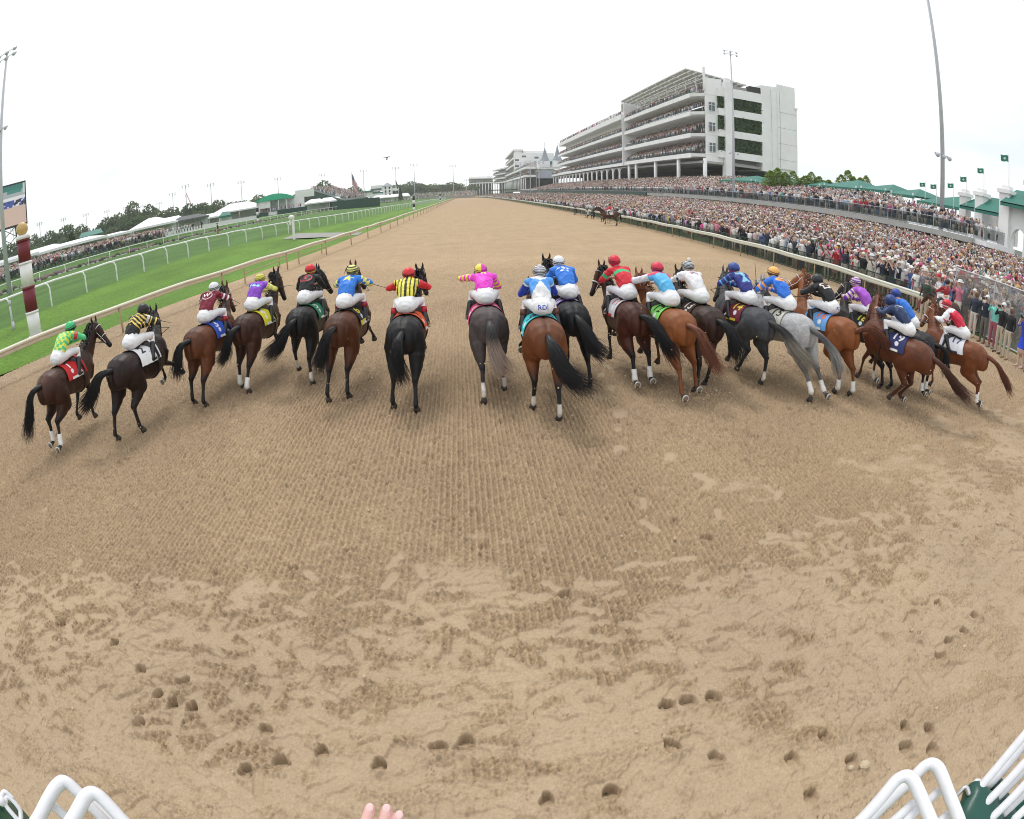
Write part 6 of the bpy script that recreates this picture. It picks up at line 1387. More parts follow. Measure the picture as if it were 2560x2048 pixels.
barrier('terrace_railing', [(40.25, 110), (40.25, 330)], 3.85, 1.12, 'green railing along the far half of the terrace', m_mesh, m_dgreen, 5, .03)
rows(32, 43, 41.0, 3.85, 3, 1.1, .0, .62)
for k, (x, z) in enumerate(st_): rows(max(34, 44 + k * 2.2 - 8 if k < 2 else 44 + k * 2.2) if x < 50 else 108, 398, x + .35, z + .21 if k else 3.87, 2, .85, .21, .60 if k < 3 else .70)
rows(32, 398, 40.75, 3.87, 3, .8, 0, .58)
rows(134, 372, 60.5, 7.4, 4, 2.4, .35, .95)         # dim crowd under the grandstands
# far deck pieces with pale canopies
for k, (az0, az1) in enumerate(((2.5, 5.4), (5.65, 6.15), (6.2, 6.75), (6.8, 7.4))):
    d = 300; a, b = AZ(az0, d), AZ(az1, d); c = (a + b) / 2; o = build(MB().box((c[0], c[1], EL(.27, d)), (np.linalg.norm(b - a), 3, .5), 0, R(-az0)), 'far_awning', m_white if k else m_dgreen)
    thing(o, ['long dark green edge of the far terrace', 'small pale awning below the far grandstand, left one', 'small pale awning below the far grandstand, middle one', 'small pale awning below the far grandstand, right one'][k], 'awning')
# green pyramid canopies on white posts
CAN = [(106.5, 92.7, 97.7, 8.0, 8.7), (92.0, 80.0, 87.0, 7.9, 8.6), (79.6, 70.5, 75.1, 7.8, 8.4), (70.2, 61.4, 65.8, 7.9, 8.8), (61.2, 55.0, 57.9, 8.0, 8.6), (54.8, 49.6, 52.4, 7.8, 8.4), (49.2, 41.2, 45.0, 7.3, 8.2)]
CL = ['leftmost green canopy beside the big grandstand', 'second green canopy from the big grandstand', 'third green canopy, in front of the middle trees', 'fourth green canopy, pointed, right of the middle trees', 'fifth green canopy, left of the tall light pole', 'sixth green canopy, behind the tall light pole', 'last green canopy, sloping down by the white piers']
for k, (ya, yb, yp, ze, zp) in enumerate(CAN):
    x0, x1 = 51.5, 59.5; ec = empty('canopy', (55.5, (ya + yb) / 2, 5), CL[k], 'canopy', 'green canopies over the terrace seats'); Oc = np.array([55.5, (ya + yb) / 2, 5.])
    m = MB(); V = np.array([(x0, yb, ze - .35), (x1, yb, ze + .1), (x1, ya, ze + .1), (x0, ya, ze - .35), (55.5, yp, zp + .35)]) - Oc; m.add(V, [(0, 3, 4), (3, 2, 4), (2, 1, 4), (1, 0, 4)]); m.add(V - (0, 0, .12), [(4, 3, 0), (4, 2, 3), (4, 1, 2), (4, 0, 1)])
    m.add([V[0], V[3], V[3] - (0, 0, .35), V[0] - (0, 0, .35)], [(0, 1, 2, 3)]); build(m, 'canvas', m_green, ec)
    for y in (ya - .5, yb + .5):
        for x in (x0 + .2, x1 - .3): c = MB(); c.cyl(np.array([x, y, 4.2]) - Oc, np.array([x, y, ze]) - Oc, .12, .12, 8); build(c, 'post', m_white, ec)
# white arched gatehouse at the right edge
e6 = empty('gatehouse', (46, 30, 0), 'white arched gatehouse with square piers and green awnings at the right edge', 'building', None); O6 = np.array([46, 30, 0.])
def pier(x, y, z0, z1, w): m = MB(); m.box(np.array([x, y, (z0 + z1) / 2]) - O6, (w, w, z1 - z0)); m.box(np.array([x, y, z1 + .15]) - O6, (w + .35, w + .35, .35)); m.box(np.array([x, y, z1 + .5]) - O6, (w * .7, w * .7, .4)); build(m, 'pier', m_offwhite, e6)
P1 = (45.2, 30.3); P2 = (44.6, 27.4); pier(45.2, 30.3, .5, 8.6, 1.25); pier(44.8, 26.9, .5, 9.6, 1.2); pier(46.5, 34.6, 3.5, 8.1, 1.1); pier(48.5, 38.5, 5, 8.0, 1.0)
# wall with an arch between the piers
a, b = np.array([45.0, 29.7]), np.array([44.9, 27.5]); W = np.linalg.norm(b - a) ; an = np.linspace(math.pi, 0, 13); z_s = 4.3; R_ = W / 2 * .92
pts = [(0, .5), (0, 7.9), (W, 7.9), (W, .5), (W / 2 + R_, .5)] + [(W / 2 + R_ * math.cos(t), z_s + R_ * 1.35 * math.sin(t)) for t in an[::-1]] + [(W / 2 - R_, .5)]
dirv = (b - a) / W; nrm = np.array([dirv[1], -dirv[0]])
F1 = [np.array([*(a + dirv * u), z]) - O6 for u, z in pts]; F2 = [p + np.array([*(nrm * -.5), 0]) for p in F1]; n = len(pts); m = MB()
half = list(range(0, n))
m.add(F1 + F2, [(0, 1) + tuple(range(n - 1 - 0, 10, -1)) if False else (1, 2, 3, 4, 5, 6, 7, 8, 9, 10, 11)] + [(0, 1, 11, 12, 13, 14, 15, 16, 17, 18)] + [(n + 11, n + 10, n + 9, n + 8, n + 7, n + 6, n + 5, n + 4, n + 3, n + 2, n + 1), (n + 18, n + 17, n + 16, n + 15, n + 14, n + 13, n + 12, n + 11, n + 1, n)] + [(i, (i + 1) % n, n + (i + 1) % n, n + i) for i in range(n)])
build(m, 'arched_wall', m_offwhite, e6)
boxpart(e6, 'wall', tuple(np.array([48.3, 33.6, 5.7]) - O6), (.4, 7.4, 3.2), m_offwhite, -.35); boxpart(e6, 'landing', tuple(np.array([43.4, 31.0, 3.6]) - O6), (5.2, 2.8, .45), m_offwhite); boxpart(e6, 'landing_beam', tuple(np.array([42.8, 32.3, 3.1]) - O6), (4.4, .4, .6), m_offwhite)
boxpart(e6, 'lower_wall', tuple(np.array([44.9, 31.5, 1.0]) - O6), (.5, 9.5, 1.6), m_offwhite); boxpart(e6, 'door', tuple(np.array([43.6, 28.6, 1.9]) - O6), (.3, 2.2, 2.2), m_dgreen); boxpart(e6, 'wall', tuple(np.array([44.6, 28.6, 1.6]) - O6), (.4, 3.4, 2.8), m_offwhite)
for (x, y, w, z0, z1) in ((46.8, 32.6, 3.2, 6.7, 8.3), (45.6, 28.6, 3.0, 7.7, 9.3), (48.8, 36.6, 2.8, 6.9, 8.1)):
    m = MB(); V = np.array([(x - 2.0, y - w / 2, z0), (x - 2.0, y + w / 2, z0), (x + 1.0, y + w / 2, z1), (x + 1.0, y - w / 2, z1)]) - O6; m.add(np.vstack([V, V - (0, 0, .1)]), [(0, 1, 2, 3), (7, 6, 5, 4), (0, 4, 5, 1), (1, 5, 6, 2), (2, 6, 7, 3), (3, 7, 4, 0)]); m.quad(V[0], V[1], V[1] - (0, 0, .35), V[0] - (0, 0, .35)); build(m, 'awning', m_green, e6)
barrier('stair_railing', [(40.9, 34.5), (42.2, 31.0), (44.9, 29.9)], 3.85, 1.15, 'steel railing at the stair landing beside the white piers', m_mesh, m_steel, 1.3, .03)
barrier('stair_railing', [(37.6, 41), (40, 35.5), (44.5, 30.2)], 1.3, 1.15, 'steel railing of the lower landing under the terrace end', m_mesh, m_steel, 1.4, .03)
for x, y in ((41.6, 33.4), (42.4, 32.2), (43.4, 31.2), (44.2, 30.8), (42.0, 34.0), (43.0, 32.6), (41.2, 34.6), (40.9, 35.6)): CROWD.append((x, y, 3.87)); CROWD.append((x + .4, y + .9, 1.35)); CROWD.append((x - .6, y + 1.2, 1.3)); CROWD.append((x - .9, y + 2.0, 1.3))
# stairs down beside the landing
m = MB()
for k in range(9): m.box((41.9 - k * .0, 35.8 + k * .32 - 2.6, 3.75 - k * .24), (1.6, .34, .2))
thing(build(m, 'staircase', m_offwhite), 'pale stairs going down beside the terrace end', 'stairs')
# green pennants on the piers and terrace
for az, el, d, lb in ((48.41, 4.75, 66, 'small green flag right of the tall light pole, far one'), (50.26, 5.2, 64, 'small green flag in the middle of the row on thin poles'), (51.66, 6.1, 60, 'small green flag above the last green canopy'), (53.54, 7.3, 58, 'small green flag on the pier left of the arch'), (56.3, 9.1, 54, 'largest green flag over the arched gatehouse'), (47.2, 4.7, 72, 'small green flag touching the tall light pole')):
    p = AZ(az, d); zb = 6.5; flag(p[0], p[1], zb, EL(el, d) - zb, 0.8 if d > 56 else .95, .5 if d > 56 else .58, lb, 'green', False, R(160), 'green flags over the gatehouse', .035)
# apron crowd between the barrier and the terrace
g = np.random.default_rng(11)
def rail_in(y): return float(np.interp(y, [0, 10, 15, 60, 330, 420, 560], [19.4, 19.4, 18.4, 18.5, 18.4, 14, 4]))
y = 9.0
while y < 560:
    x0_ = rail_in(y); x1_ = deck_x(y) + (3 if y < 300 else 0); sp = .56 if y < 60 else .66 if y < 140 else .95 if y < 300 else 1.5; sp_x = sp * 1.05
    for x in np.arange(x0_ + .15, x1_, sp_x):
        if y < 30 and x > 42.5: continue
        if g.random() < .97: CROWD.append((max(x + g.normal(0, .22), x0_), y + g.normal(0, .24), ground_z(x) - .02))
    y += sp
# infield crowd, on a bank
for az in np.arange(-53, -30.6, .34):
    t = (az + 53) / 22.4; n = int(16 - 5 * t)
    for k in range(n):
        d = 89 + 12 * t + k * 1.15 + g.normal(0, .25); p = AZ(az + g.normal(0, .12), d); CROWD.append((p[0], p[1], 2.15 + k * .075 * (1.35 - t)))
for az in np.arange(-30.4, -26.5, .30): p = AZ(az, 112 + g.normal(0, 2)); CROWD.append((p[0], p[1], 2.3))
for az in np.arange(-20.4, -16.3, .16):
    for k in range(3): p = AZ(az + g.normal(0, .05), 197 + k * 1.6); CROWD.append((p[0], p[1], 3.4))
A, B, C_, D_2 = BLEACH
for k in range(34):
    for q in range(26):
        u, v = (k + g.random()) / 34, (q + g.random()) / 26; CROWD.append(tuple((A * (1 - u) + B * u) * v + (D_2 * (1 - u) + C_ * u) * (1 - v)))
for az in np.arange(-5.0, .9, .12):          # far end crowd
    for k in range(5): d = 430 + k * 9; p = AZ(az + g.normal(0, .03), d); CROWD.append((p[0], p[1], EL(-.02 + k * .10, d) - 1.6))
for az in np.arange(-8.0, -4.6, .16): p = AZ(az, 330); CROWD.append((p[0], p[1], 1.3))
bk = MB(); c1, c2 = AZ(-5.1, 478), AZ(1.2, 478); bk.box(((c1 + c2) / 2) + (0, 0, 2.6), (np.linalg.norm(c2 - c1), 1, 7.0), 0, R(2)); thing(build(bk, 'far_bleachers', m_wallb), 'low far bleachers closing the end of the track', 'bleachers')
# ================================================================ SPECTATORS
PAL = [(.82, .82, .82)] * 16 + [(.62, .60, .55)] * 4 + [(.60, .46, .48)] * 4 + [(.03, .035, .06)] * 8 + [(.015, .015, .018)] * 7 + [(.40, .50, .62)] * 4 + [(.60, .20, .30)] * 2 + [(.45, .03, .04)] * 2 + [(.70, .10, .30), (.10, .18, .45), (.30, .26, .22), (.25, .24, .22), (.65, .55, .20), (.12, .40, .36), (.45, .30, .50), (.75, .60, .58)] + [(.20, .20, .23)] * 3
BOT = [(.03, .035, .06)] * 4 + [(.50, .45, .36)] * 4 + [(.08, .10, .16)] * 3 + [(.15, .14, .13)] * 2 + [(.65, .63, .60)] * 2 + [(.35, .10, .14), (.10, .2, .4)]
HATC = [(.74, .71, .65)] * 4 + [(.82, .82, .82)] * 5 + [(.50, .40, .26)] * 2 + [(.03, .03, .035)] * 2 + [(.65, .10, .28), (.55, .04, .05), (.05, .08, .25), (.70, .45, .10)]
SKN = [(.60, .38, .31), (.62, .42, .34), (.55, .34, .27), (.20, .10, .07), (.64, .45, .38)]
HAIR = [(.03, .02, .015), (.08, .045, .025), (.18, .11, .06), (.35, .25, .12), (.25, .24, .23)]
def lowperson(kind, lod):
    """small figure: verts, faces, slot per vertex (0 skin 1 top 2 bottom 3 hat/hair)"""
    m = MB(); slots = []
    def put(f, s): n0 = m.n; f(); slots.extend([s] * (m.n - n0))
    sg = 6 if lod == 0 else 5
    if lod < 2:
        if lod == 0:
            for s in (-1, 1): put(lambda: m.tube([(s * .09, 0, 0), (s * .10, .01, .45), (s * .09, 0, .85)], [.055, .065, .09], 5, 0, cap=False), 2)
        else: put(lambda: m.tube([(0, 0, .3), (0, 0, .85)], [(.13, .09), (.17, .11)], 5, 0, cap=False), 2)
        put(lambda: m.tube([(0, 0, .80), (0, .0, 1.08), (0, 0, 1.36), (0, 0, 1.47)], [(.17, .12), (.155, .11), (.205, .12), (.09, .08)], sg, 0, cap=False), 1)
        put(lambda: m.ball((0, .01, 1.60), (.085, .10, .125), sg, 4), 0)
        put(lambda: m.ball((0, -.012, 1.645), (.095, .108, .10), sg, 4), 3)
        if kind % 4 in (1, 2): put(lambda: m.cyl((0, 0, 1.655), (0, 0, 1.675), .18 if kind % 4 == 1 else .12, .17 if kind % 4 == 1 else .11, 8), 3)
        for s in (-1, 1):
            up = (kind // 2 + (s > 0)) % 3
            if up == 0: P = [(s * .21, 0, 1.38), (s * .28, .14, 1.22), (s * .12, .26, 1.52)]
            elif up == 1: P = [(s * .21, 0, 1.38), (s * .27, .02, 1.08), (s * .22, .16, .88)]
            else: P = [(s * .21, 0, 1.38), (s * .32, .06, 1.50), (s * .20, .16, 1.78)]
            put(lambda: m.tube(P[:2], [.055, .045], 4, 0, cap=False), 1); put(lambda: m.tube(P[1:], [.042, .032], 4, 0, cap=False), 0 if kind % 2 else 1)
    else:
        put(lambda: m.tube([(0, 0, .55), (0, 0, 1.0), (0, 0, 1.40)], [(.15, .1), (.19, .12), (.14, .1)], 4, 0, cap=False), 1)
        put(lambda: m.ball((0, 0, 1.58), (.12, .12, .14), 4, 3), 0); put(lambda: m.ball((0, 0, 1.66), (.15 if kind % 2 else .11,) * 2 + (.08,), 4, 3), 3)
    return np.vstack(m.v), [np.array(f) for f in m.f], np.array(slots)
TPL = {(k, l): lowperson(k, l) for k in range(8) for l in (0, 1, 2)}
pts = np.array(CROWD); d = np.hypot(pts[:, 0], pts[:, 1]); order = np.argsort(d); pts, d = pts[order], d[order]
# individuals are the nearest ones on the apron; the rest is the mass
apr = (pts[:, 0] > 17) & (pts[:, 0] < 40) & (pts[:, 2] < 2) & (pts[:, 1] > 7)
# those near the front show most: rank by distance with a little weight on rows hidden behind others
rank = d + (pts[:, 0] - 18) * .35; idx = np.where(apr)[0]; idx = idx[np.argsort(rank[idx])]
NIND = 252
ind = idx[:NIND]; mass = np.setdiff1d(np.arange(len(pts)), ind)
def face_angle(x, y):    # people look at the horses
    return math.atan2(-(0 - x), (12 - y)) if x < 60 else math.pi / 2
def build_mass(sel, name, label_kind='stuff'):
    VV, CC, LV, LS = [], [], [], []; off = 0
    g = np.random.default_rng(5)
    for i in sel:
        x, y, z = pts[i]; l = 0 if d[i] < 42 else 1 if d[i] < 120 else 2; k = int(g.choice([0, 0, 3, 3, 4, 7, 7, 1, 2, 5, 6])); V, F, S_ = TPL[(k, l)]
        a = face_angle(x, y) + g.normal(0, .35); s = g.uniform(.92, 1.06); ca, sa = math.cos(a), math.sin(a)
        if x < 10 and y < 300: a = -math.pi * .6; ca, sa = math.cos(a), math.sin(a)
        W = V * s; W = np.stack([W[:, 0] * ca - W[:, 1] * sa + x, W[:, 0] * sa + W[:, 1] * ca + y, W[:, 2] + z], 1)
        pal = np.array([SKN[g.integers(0, 5)], PAL[g.integers(0, len(PAL))], BOT[g.integers(0, len(BOT))], HATC[g.integers(0, len(HATC))] if k % 4 in (1, 2) or g.random() < .16 else HAIR[g.integers(0, 5)]]) * g.uniform(.85, 1.1)
        VV.append(W); CC.append(pal[S_])
        for f in F: LV.append(f + off); LS.append(len(f))
        off += len(W)
    me = bpy.data.meshes.new(name); V = np.vstack(VV); me.vertices.add(len(V)); me.vertices.foreach_set('co', V.astype(np.float32).ravel())
    lv = np.concatenate(LV).astype(np.int32); ls = np.array(LS, np.int32); me.loops.add(len(lv)); me.loops.foreach_set('vertex_index', lv)
    me.polygons.add(len(ls)); me.polygons.foreach_set('loop_start', np.concatenate([[0], np.cumsum(ls)[:-1]]).astype(np.int32)); me.update(calc_edges=True)
    me.materials.append(mat('crowd_clothes', attr='col', rough=.8)); set_col(me, np.vstack(CC)); o = link(name, me); o['kind'] = 'stuff'; return o
o = build_mass(mass, 'crowd')
print('CROWD', len(pts), len(o.data.vertices))

# --- nearer spectators: one continuous body, hat and camera as parts / things
m_top = mat('spectator_top', objcol=True, rough=.8, bump=.3, bscale=12)
def slotmat(name, cols):
    m = mat(name, rough=.8, objcol=True); n, l = m.node_tree.nodes, m.node_tree.links; b = n['Principled BSDF']; oi = [q for q in n if q.type == 'OBJECT_INFO'][0]
    r = n.new('ShaderNodeValToRGB'); r.color_ramp.interpolation = 'CONSTANT'
    for k, c in enumerate(cols):
        if k < 2: el = r.color_ramp.elements[k]; el.position = k / len(cols)
        else: el = r.color_ramp.elements.new(k / len(cols))
        el.color = (*c, 1)
    l.new(oi.outputs['Random'], r.inputs['Fac']); l.new(r.outputs['Color'], b.inputs['Base Color']); return m
m_bot = slotmat('spectator_bottom', [BOT[i] for i in (0, 4, 8, 11, 13, 1, 6, 15)]); m_sk2 = slotmat('spectator_skin', SKN); m_hr = slotmat('spectator_hair', HAIR); m_hat = mat('hat_straw', objcol=True, rough=.8)
def person_mesh(name, armL, armR, dress=False, lean=0.0, skirt=.5, crouch=False):
    b = MB(); zz = (lambda z: z) if not crouch else (lambda z: z)
    hipz = .93 if not crouch else .42
    if crouch:
        for s in (-1, 1): b.tube([(s * .10, -.05, .42), (s * .16, .38, .48), (s * .14, .22, .08)], [.10, .07, .045], 8); b.tube([(s * .14, .20, .05), (s * .15, .40, .04)], [.045, .04], 6)
        sh = -.50
    else:
        for s in (-1, 1): b.tube([(s * .095, 0, .92), (s * .11, .02, .50), (s * .11, -.02, .10)], [.10, .068, .045], 8); b.tube([(s * .11, -.03, .05), (s * .13, .15, .035)], [.048, .038], 6)
        sh = 0
    if dress: b.tube([(0, 0, 1.0), (0, 0, .75), (0, 0, skirt)], [(.14, .11), (.21, .16), (.25, .20)], 12)
    b.tube([(0, -.01, .90 + sh), (0, 0, 1.12 + sh), (0, lean * .5, 1.36 + sh), (0, lean, 1.45 + sh)], [(.165, .12), (.145, .11), (.19, .12), (.10, .08)], 14)
    b.tube([(0, lean, 1.45 + sh), (0, lean + .01, 1.56 + sh)], .05, 8); b.ball((0, lean + .02, 1.64 + sh), (.077, .098, .118), 14, 10); b.ball((0, lean + .118, 1.63 + sh), (.013, .018, .022), 6, 5)
    for s in (-1, 1): b.ball((s * .078, lean + .01, 1.63 + sh), (.012, .02, .03), 6, 5)
    ends = []
    for s, A in ((-1, armL), (1, armR)):
        sp = np.array([s * .185, lean * .7, 1.40 + sh]); e_ = np.array(A[:3]) * (s, 1, 1) + (0, lean * .5, sh); h_ = np.array(A[3:]) * (s, 1, 1) + (0, lean, sh)
        b.tube([sp, e_], [.058, .044], 8); b.tube([e_, h_], [.042, .028], 8); dr = (h_ - e_) / np.linalg.norm(h_ - e_); b.tube([h_, h_ + dr * .07], [(.036, .022), (.036, .016)], 6)
        for k in range(4): q = h_ + dr * .08 + np.array([(-.026 + .017 * k), 0, 0]); b.tube([q, q + dr * .045 + (0, .01, .01)], [.009, .007], 5)
        b.tube([h_ + dr * .03, h_ + dr * .06 + np.array([-s * .035, .01, 0])], [.011, .009], 5); ends.append((sp, e_, h_))
    me = remesh(b, name, [m_top, m_bot, m_sk2, m_hr], .017, 3)
    V = verts(me); me.calc_loop_triangles(); cen = np.empty(len(me.polygons) * 3); me.polygons.foreach_get('center', cen); cen = cen.reshape(-1, 3)
    mi = np.zeros(len(cen), np.int32)
    if not dress: mi[(cen[:, 2] < .96 + sh) & (np.abs(cen[:, 0]) < .30)] = 1
    else: mi[(cen[:, 2] < skirt)] = 2
    for sp, e_, h_ in ends:
        ab = h_ - e_; t = ((cen - e_) @ ab) / (ab @ ab); dd = np.linalg.norm(cen - (e_ + np.clip(t, 0, 1.9)[:, None] * ab), axis=1); mi[(t > (.15 if dress else .72)) & (dd < .09) & (cen[:, 2] > .5 + sh)] = 2
    hd = cen[:, 2] > 1.475 + sh; hd &= np.abs(cen[:, 0]) < .11; hd &= np.abs(cen[:, 1] - lean) < .16; mi[hd] = 2
    hr = hd & ((cen[:, 2] > 1.70 + sh) | ((cen[:, 1] < lean + .0) & (cen[:, 2] > (1.50 if dress else 1.56) + sh))); mi[hr] = 3
    if not dress: mi[cen[:, 2] < .085] = 3
    me.polygons.foreach_set('material_index', mi); return me, ends
UPC = (.26, .16, 1.30, .07, .24, 1.60); HIGH = (.28, .08, 1.52, .20, .14, 1.82); DOWN = (.25, .0, 1.12, .24, .10, .86); CLAP = (.24, .10, 1.14, .06, .30, 1.24)
PM = [person_mesh('person_body', UPC, UPC), person_mesh('person_body', DOWN, HIGH), person_mesh('person_body', CLAP, CLAP, False, .06), person_mesh('person_body', DOWN, DOWN), person_mesh('person_body', UPC, DOWN, True), person_mesh('person_body', UPC, UPC, True, .04, .62), person_mesh('person_body', HIGH, UPC, False, .05), person_mesh('person_body', UPC, UPC, crouch=True, lean=.10)]
def hatmesh(kind):
    m = MB()
    if kind == 0: m.tube([(0, .0, 1.70), (0, 0, 1.715)], [(.17, .19), (.165, .185)], 16, 0, cap=False); m.tube([(0, 0, 1.70), (0, 0, 1.80)], [(.098, .112), (.085, .10)], 14, 0, cap=False)
    elif kind == 1: m.tube([(.03, .02, 1.71), (.04, .02, 1.735)], [(.27, .26), (.25, .24)], 20, 0, cap=False); m.ball((0, 0, 1.73), (.10, .11, .09), 12, 8); m.ball((.12, .03, 1.78), (.08, .07, .07), 8, 6); m.ball((.06, -.08, 1.79), (.06, .06, .06), 8, 6)
    else: m.ball((0, .0, 1.69), (.094, .112, .085), 14, 8); m.tube([(-.05, .10, 1.70), (0, .175, 1.695), (.05, .10, 1.70)], [(.03, .010)] * 3, 6)
    return m.mesh('hat', [m_hat], True)
HM = [hatmesh(k) for k in range(3)]; HN = ['narrow brimmed hat', 'wide decorated hat', 'cap']
m_cam = mat('camera_black', (.02, .02, .022), .4)
def colname(c):
    names = {'white': (.78, .76, .74), 'beige': (.62, .58, .5), 'dusty pink': (.55, .42, .42), 'navy': (.03, .035, .06), 'black': (.015, .015, .018), 'light blue': (.4, .5, .62), 'rose': (.6, .2, .3), 'red': (.45, .03, .04), 'hot pink': (.7, .1, .3), 'blue': (.1, .18, .45), 'brown grey': (.3, .26, .22), 'grey': (.2, .2, .23), 'yellow': (.65, .55, .2), 'teal': (.12, .4, .36), 'lilac': (.45, .3, .5), 'pale pink': (.75, .6, .58), 'straw': (.5, .4, .26), 'cream': (.74, .70, .62), 'orange': (.7, .45, .1), 'taupe': (.25, .24, .22)}
    return min(names, key=lambda k: sum((a - b) ** 2 for a, b in zip(names[k], c)))
ARMS = ['filming', 'one arm up', 'clapping', 'arms down', 'one hand raised', 'both hands raised', 'cheering', 'crouching']
def person(x, y, z, k, a, top, hat=None, hatc=None, label=None, group='spectators at the outside rail', s=1.0, cat='spectator', camera=False):
    e = empty('person', (x, y, z), label, cat, group, a, s); b = link('person_body', PM[k][0], e); b.color = (*top, 1)
    if hat is not None: h = link('hat', HM[hat], e); h.color = (*(hatc or HATC[0]), 1); sh = -.5 if k == 7 else 0; ln = {2: .06, 5: .04, 6: .05, 7: .1}.get(k, 0); h.location = (0, ln + .015, sh)
    if camera:
        c = MB(); q = .10 if k == 7 else 0; sh = -.5 if k == 7 else 0; c.box((0, .20 + q, 1.63 + sh), (.15, .08, .10)); c.cyl((0, .24 + q, 1.63 + sh), (0, .38 + q, 1.63 + sh), .042, .05, 10)
        o = build(c, 'camera', m_cam); o.location = (x, y, z); o.rotation_euler = (0, 0, a); o.scale = (s, s, s); thing(o, 'black camera of the ' + label.replace(' crouching at the far outside rail', ' crouching'), 'camera')
    return e
def zone(x, y):
    r = 'front row' if x < rail_in(y) + 1.0 else 'second row' if x < rail_in(y) + 1.9 else 'deep in crowd'
    f = 'behind the wire fence' if y < 15.5 else 'above the red chestnut' if y < 18 else 'above the navy silks' if y < 21 else 'near the rail end' if y < 24 else 'along the pale rail'
    return r + ' ' + f
gI = np.random.default_rng(77)
for q, i in enumerate(ind):
    x, y, z = pts[i]; k = int(gI.choice([0, 0, 1, 2, 3, 4, 5, 6, 5])); top = PAL[gI.integers(0, len(PAL))]; hat = [None, 0, 1, 2][int(gI.choice([0, 0, 1, 1, 2, 3]))]
    if hat == 1 and k not in (4, 5): hat = 0
    hc = HATC[gI.integers(0, len(HATC))]
    lb = '%s %s' % (colname(top), 'dress' if k in (4, 5) else 'top') + (', %s %s' % (colname(hc), ['hat', 'wide hat', 'cap'][hat]) if hat is not None else ', bareheaded') + ', ' + ARMS[k] + ', ' + zone(x, y)
    person(x, y, z, k, face_angle(x, y) + gI.normal(0, .3), top, hat, hc, lb, 'spectators at the outside rail', gI.uniform(.93, 1.06))
# photographers and guests standing on the dirt, right edge
MED = [(17.9, 13.2, 3, (.03, .04, .07), None, 'grey haired man in dark jacket standing at the fence corner', 0), (17.75, 12.5, 0, (.02, .03, .05), 2, 'photographer in dark jacket and cap at the fence', 1), (17.6, 11.9, 0, (.20, .62, .55), None, 'person in mint green top taking a picture by the fence', 0),
       (17.25, 11.3, 0, (.015, .015, .02), 2, 'person in black with white cap photographing the horses', 1), (16.95, 10.7, 3, (.012, .012, .016), None, 'big man in black jacket and blue jeans on the dirt', 0), (16.75, 9.85, 5, (.02, .06, .60), 1, 'woman in bright blue dress and teal hat at the right edge', 1), (16.6, 9.3, 3, (.015, .015, .02), 2, 'person in black cut by the right edge of the picture', 0)]
for x, y, k, c, hat, lb, cm in MED: person(x, y, 0, k, face_angle(x, y), c, hat, {2: (.75, .75, .75), 1: (.04, .35, .42)}.get(hat), lb, 'people standing on the dirt at the right edge', 1.0, 'photographer' if cm else 'bystander', bool(cm))
person(16.9, 15.2, 0, 3, face_angle(17, 15), (.03, .06, .045), 2, (.12, .12, .13), 'person in dark green jacket standing at the end of the rail', None, 1.0, 'bystander')
# crouching photographers far up the rail
for k, (x, y, c) in enumerate(((16.3, 62, (.02, .02, .025)), (16.2, 64.5, (.03, .03, .035)), (16.5, 71, (.02, .02, .03)), (16.4, 74, (.5, .5, .5)), (16.6, 83, (.02, .02, .02)))):
    person(x, y, 0, 7, 2.2, c, 2, (.03, .03, .04), 'photographer crouching at the far outside rail, ' + ['just before the red coated rider', 'beside the red coated rider', 'a little beyond the rider', 'in pale clothes beyond the rider', 'furthest one'][k], 'photographers crouching at the far rail', 1.0, 'photographer', True)
# two men on the turf course
person(-37.6, 80.0, ground_z(-37.6), 3, 2.4, (.012, .012, .014), 2, (.015, .015, .015), 'man in black suit standing alone on the turf course', None, 1.15, 'guard')
person(-56.5, 77.5, 2.0, 3, 2.4, (.012, .014, .014), 2, (.015, .015, .015), 'guard in black beside the infield crowd', None, 1.1, 'guard')
# outrider in a red coat on a brown horse, far up the outside rail
S = dict(x=15.6, y=57.5, yaw=-72, coat=(.07, .028, .016), hind=[(-.14, -.2, .0), (.16, -.12, .0)], front=[(-.12, 1.0, .0), (.12, 1.06, .0)], pitch=0, drop=.03, tail=[(.0, -.62, 1.2), (.0, -.62, .9), (.02, -.60, .55)], tailn=90, flare=.08, neckup=.16,
         cloth=(.55, .52, .5), numc=(.5, .4, .4), num='-', label='brown pony standing sideways at the far outside rail with red coated rider', hairname='black', hair=BLK,
         j=dict(col=(.66, .02, .03), pat=p_none, hat=(.02, .02, .02), arms=WR, label='outrider in a red coat on the brown pony far up the rail', upright=True))
h_, Mb_ = make_horse(S); j_ = make_jockey(S, h_, Mb_); h_['group'] = 'outrider pony'; j_['group'] = 'outrider'; j_['category'] = 'rider'
S2 = dict(S, x=15.9, y=12.9, yaw=12, sc=.85, neckup=-.35, label='brown pony behind the red chestnut at the outside rail', j=dict(S['j'], col=(.32, .02, .03), label='outrider in dark red jacket and black hat by the crowd'))
h_, Mb_ = make_horse(S2); j_ = make_jockey(S2, h_, Mb_); h_['group'] = 'outrider pony'; j_['group'] = 'outrider'; j_['category'] = 'rider'

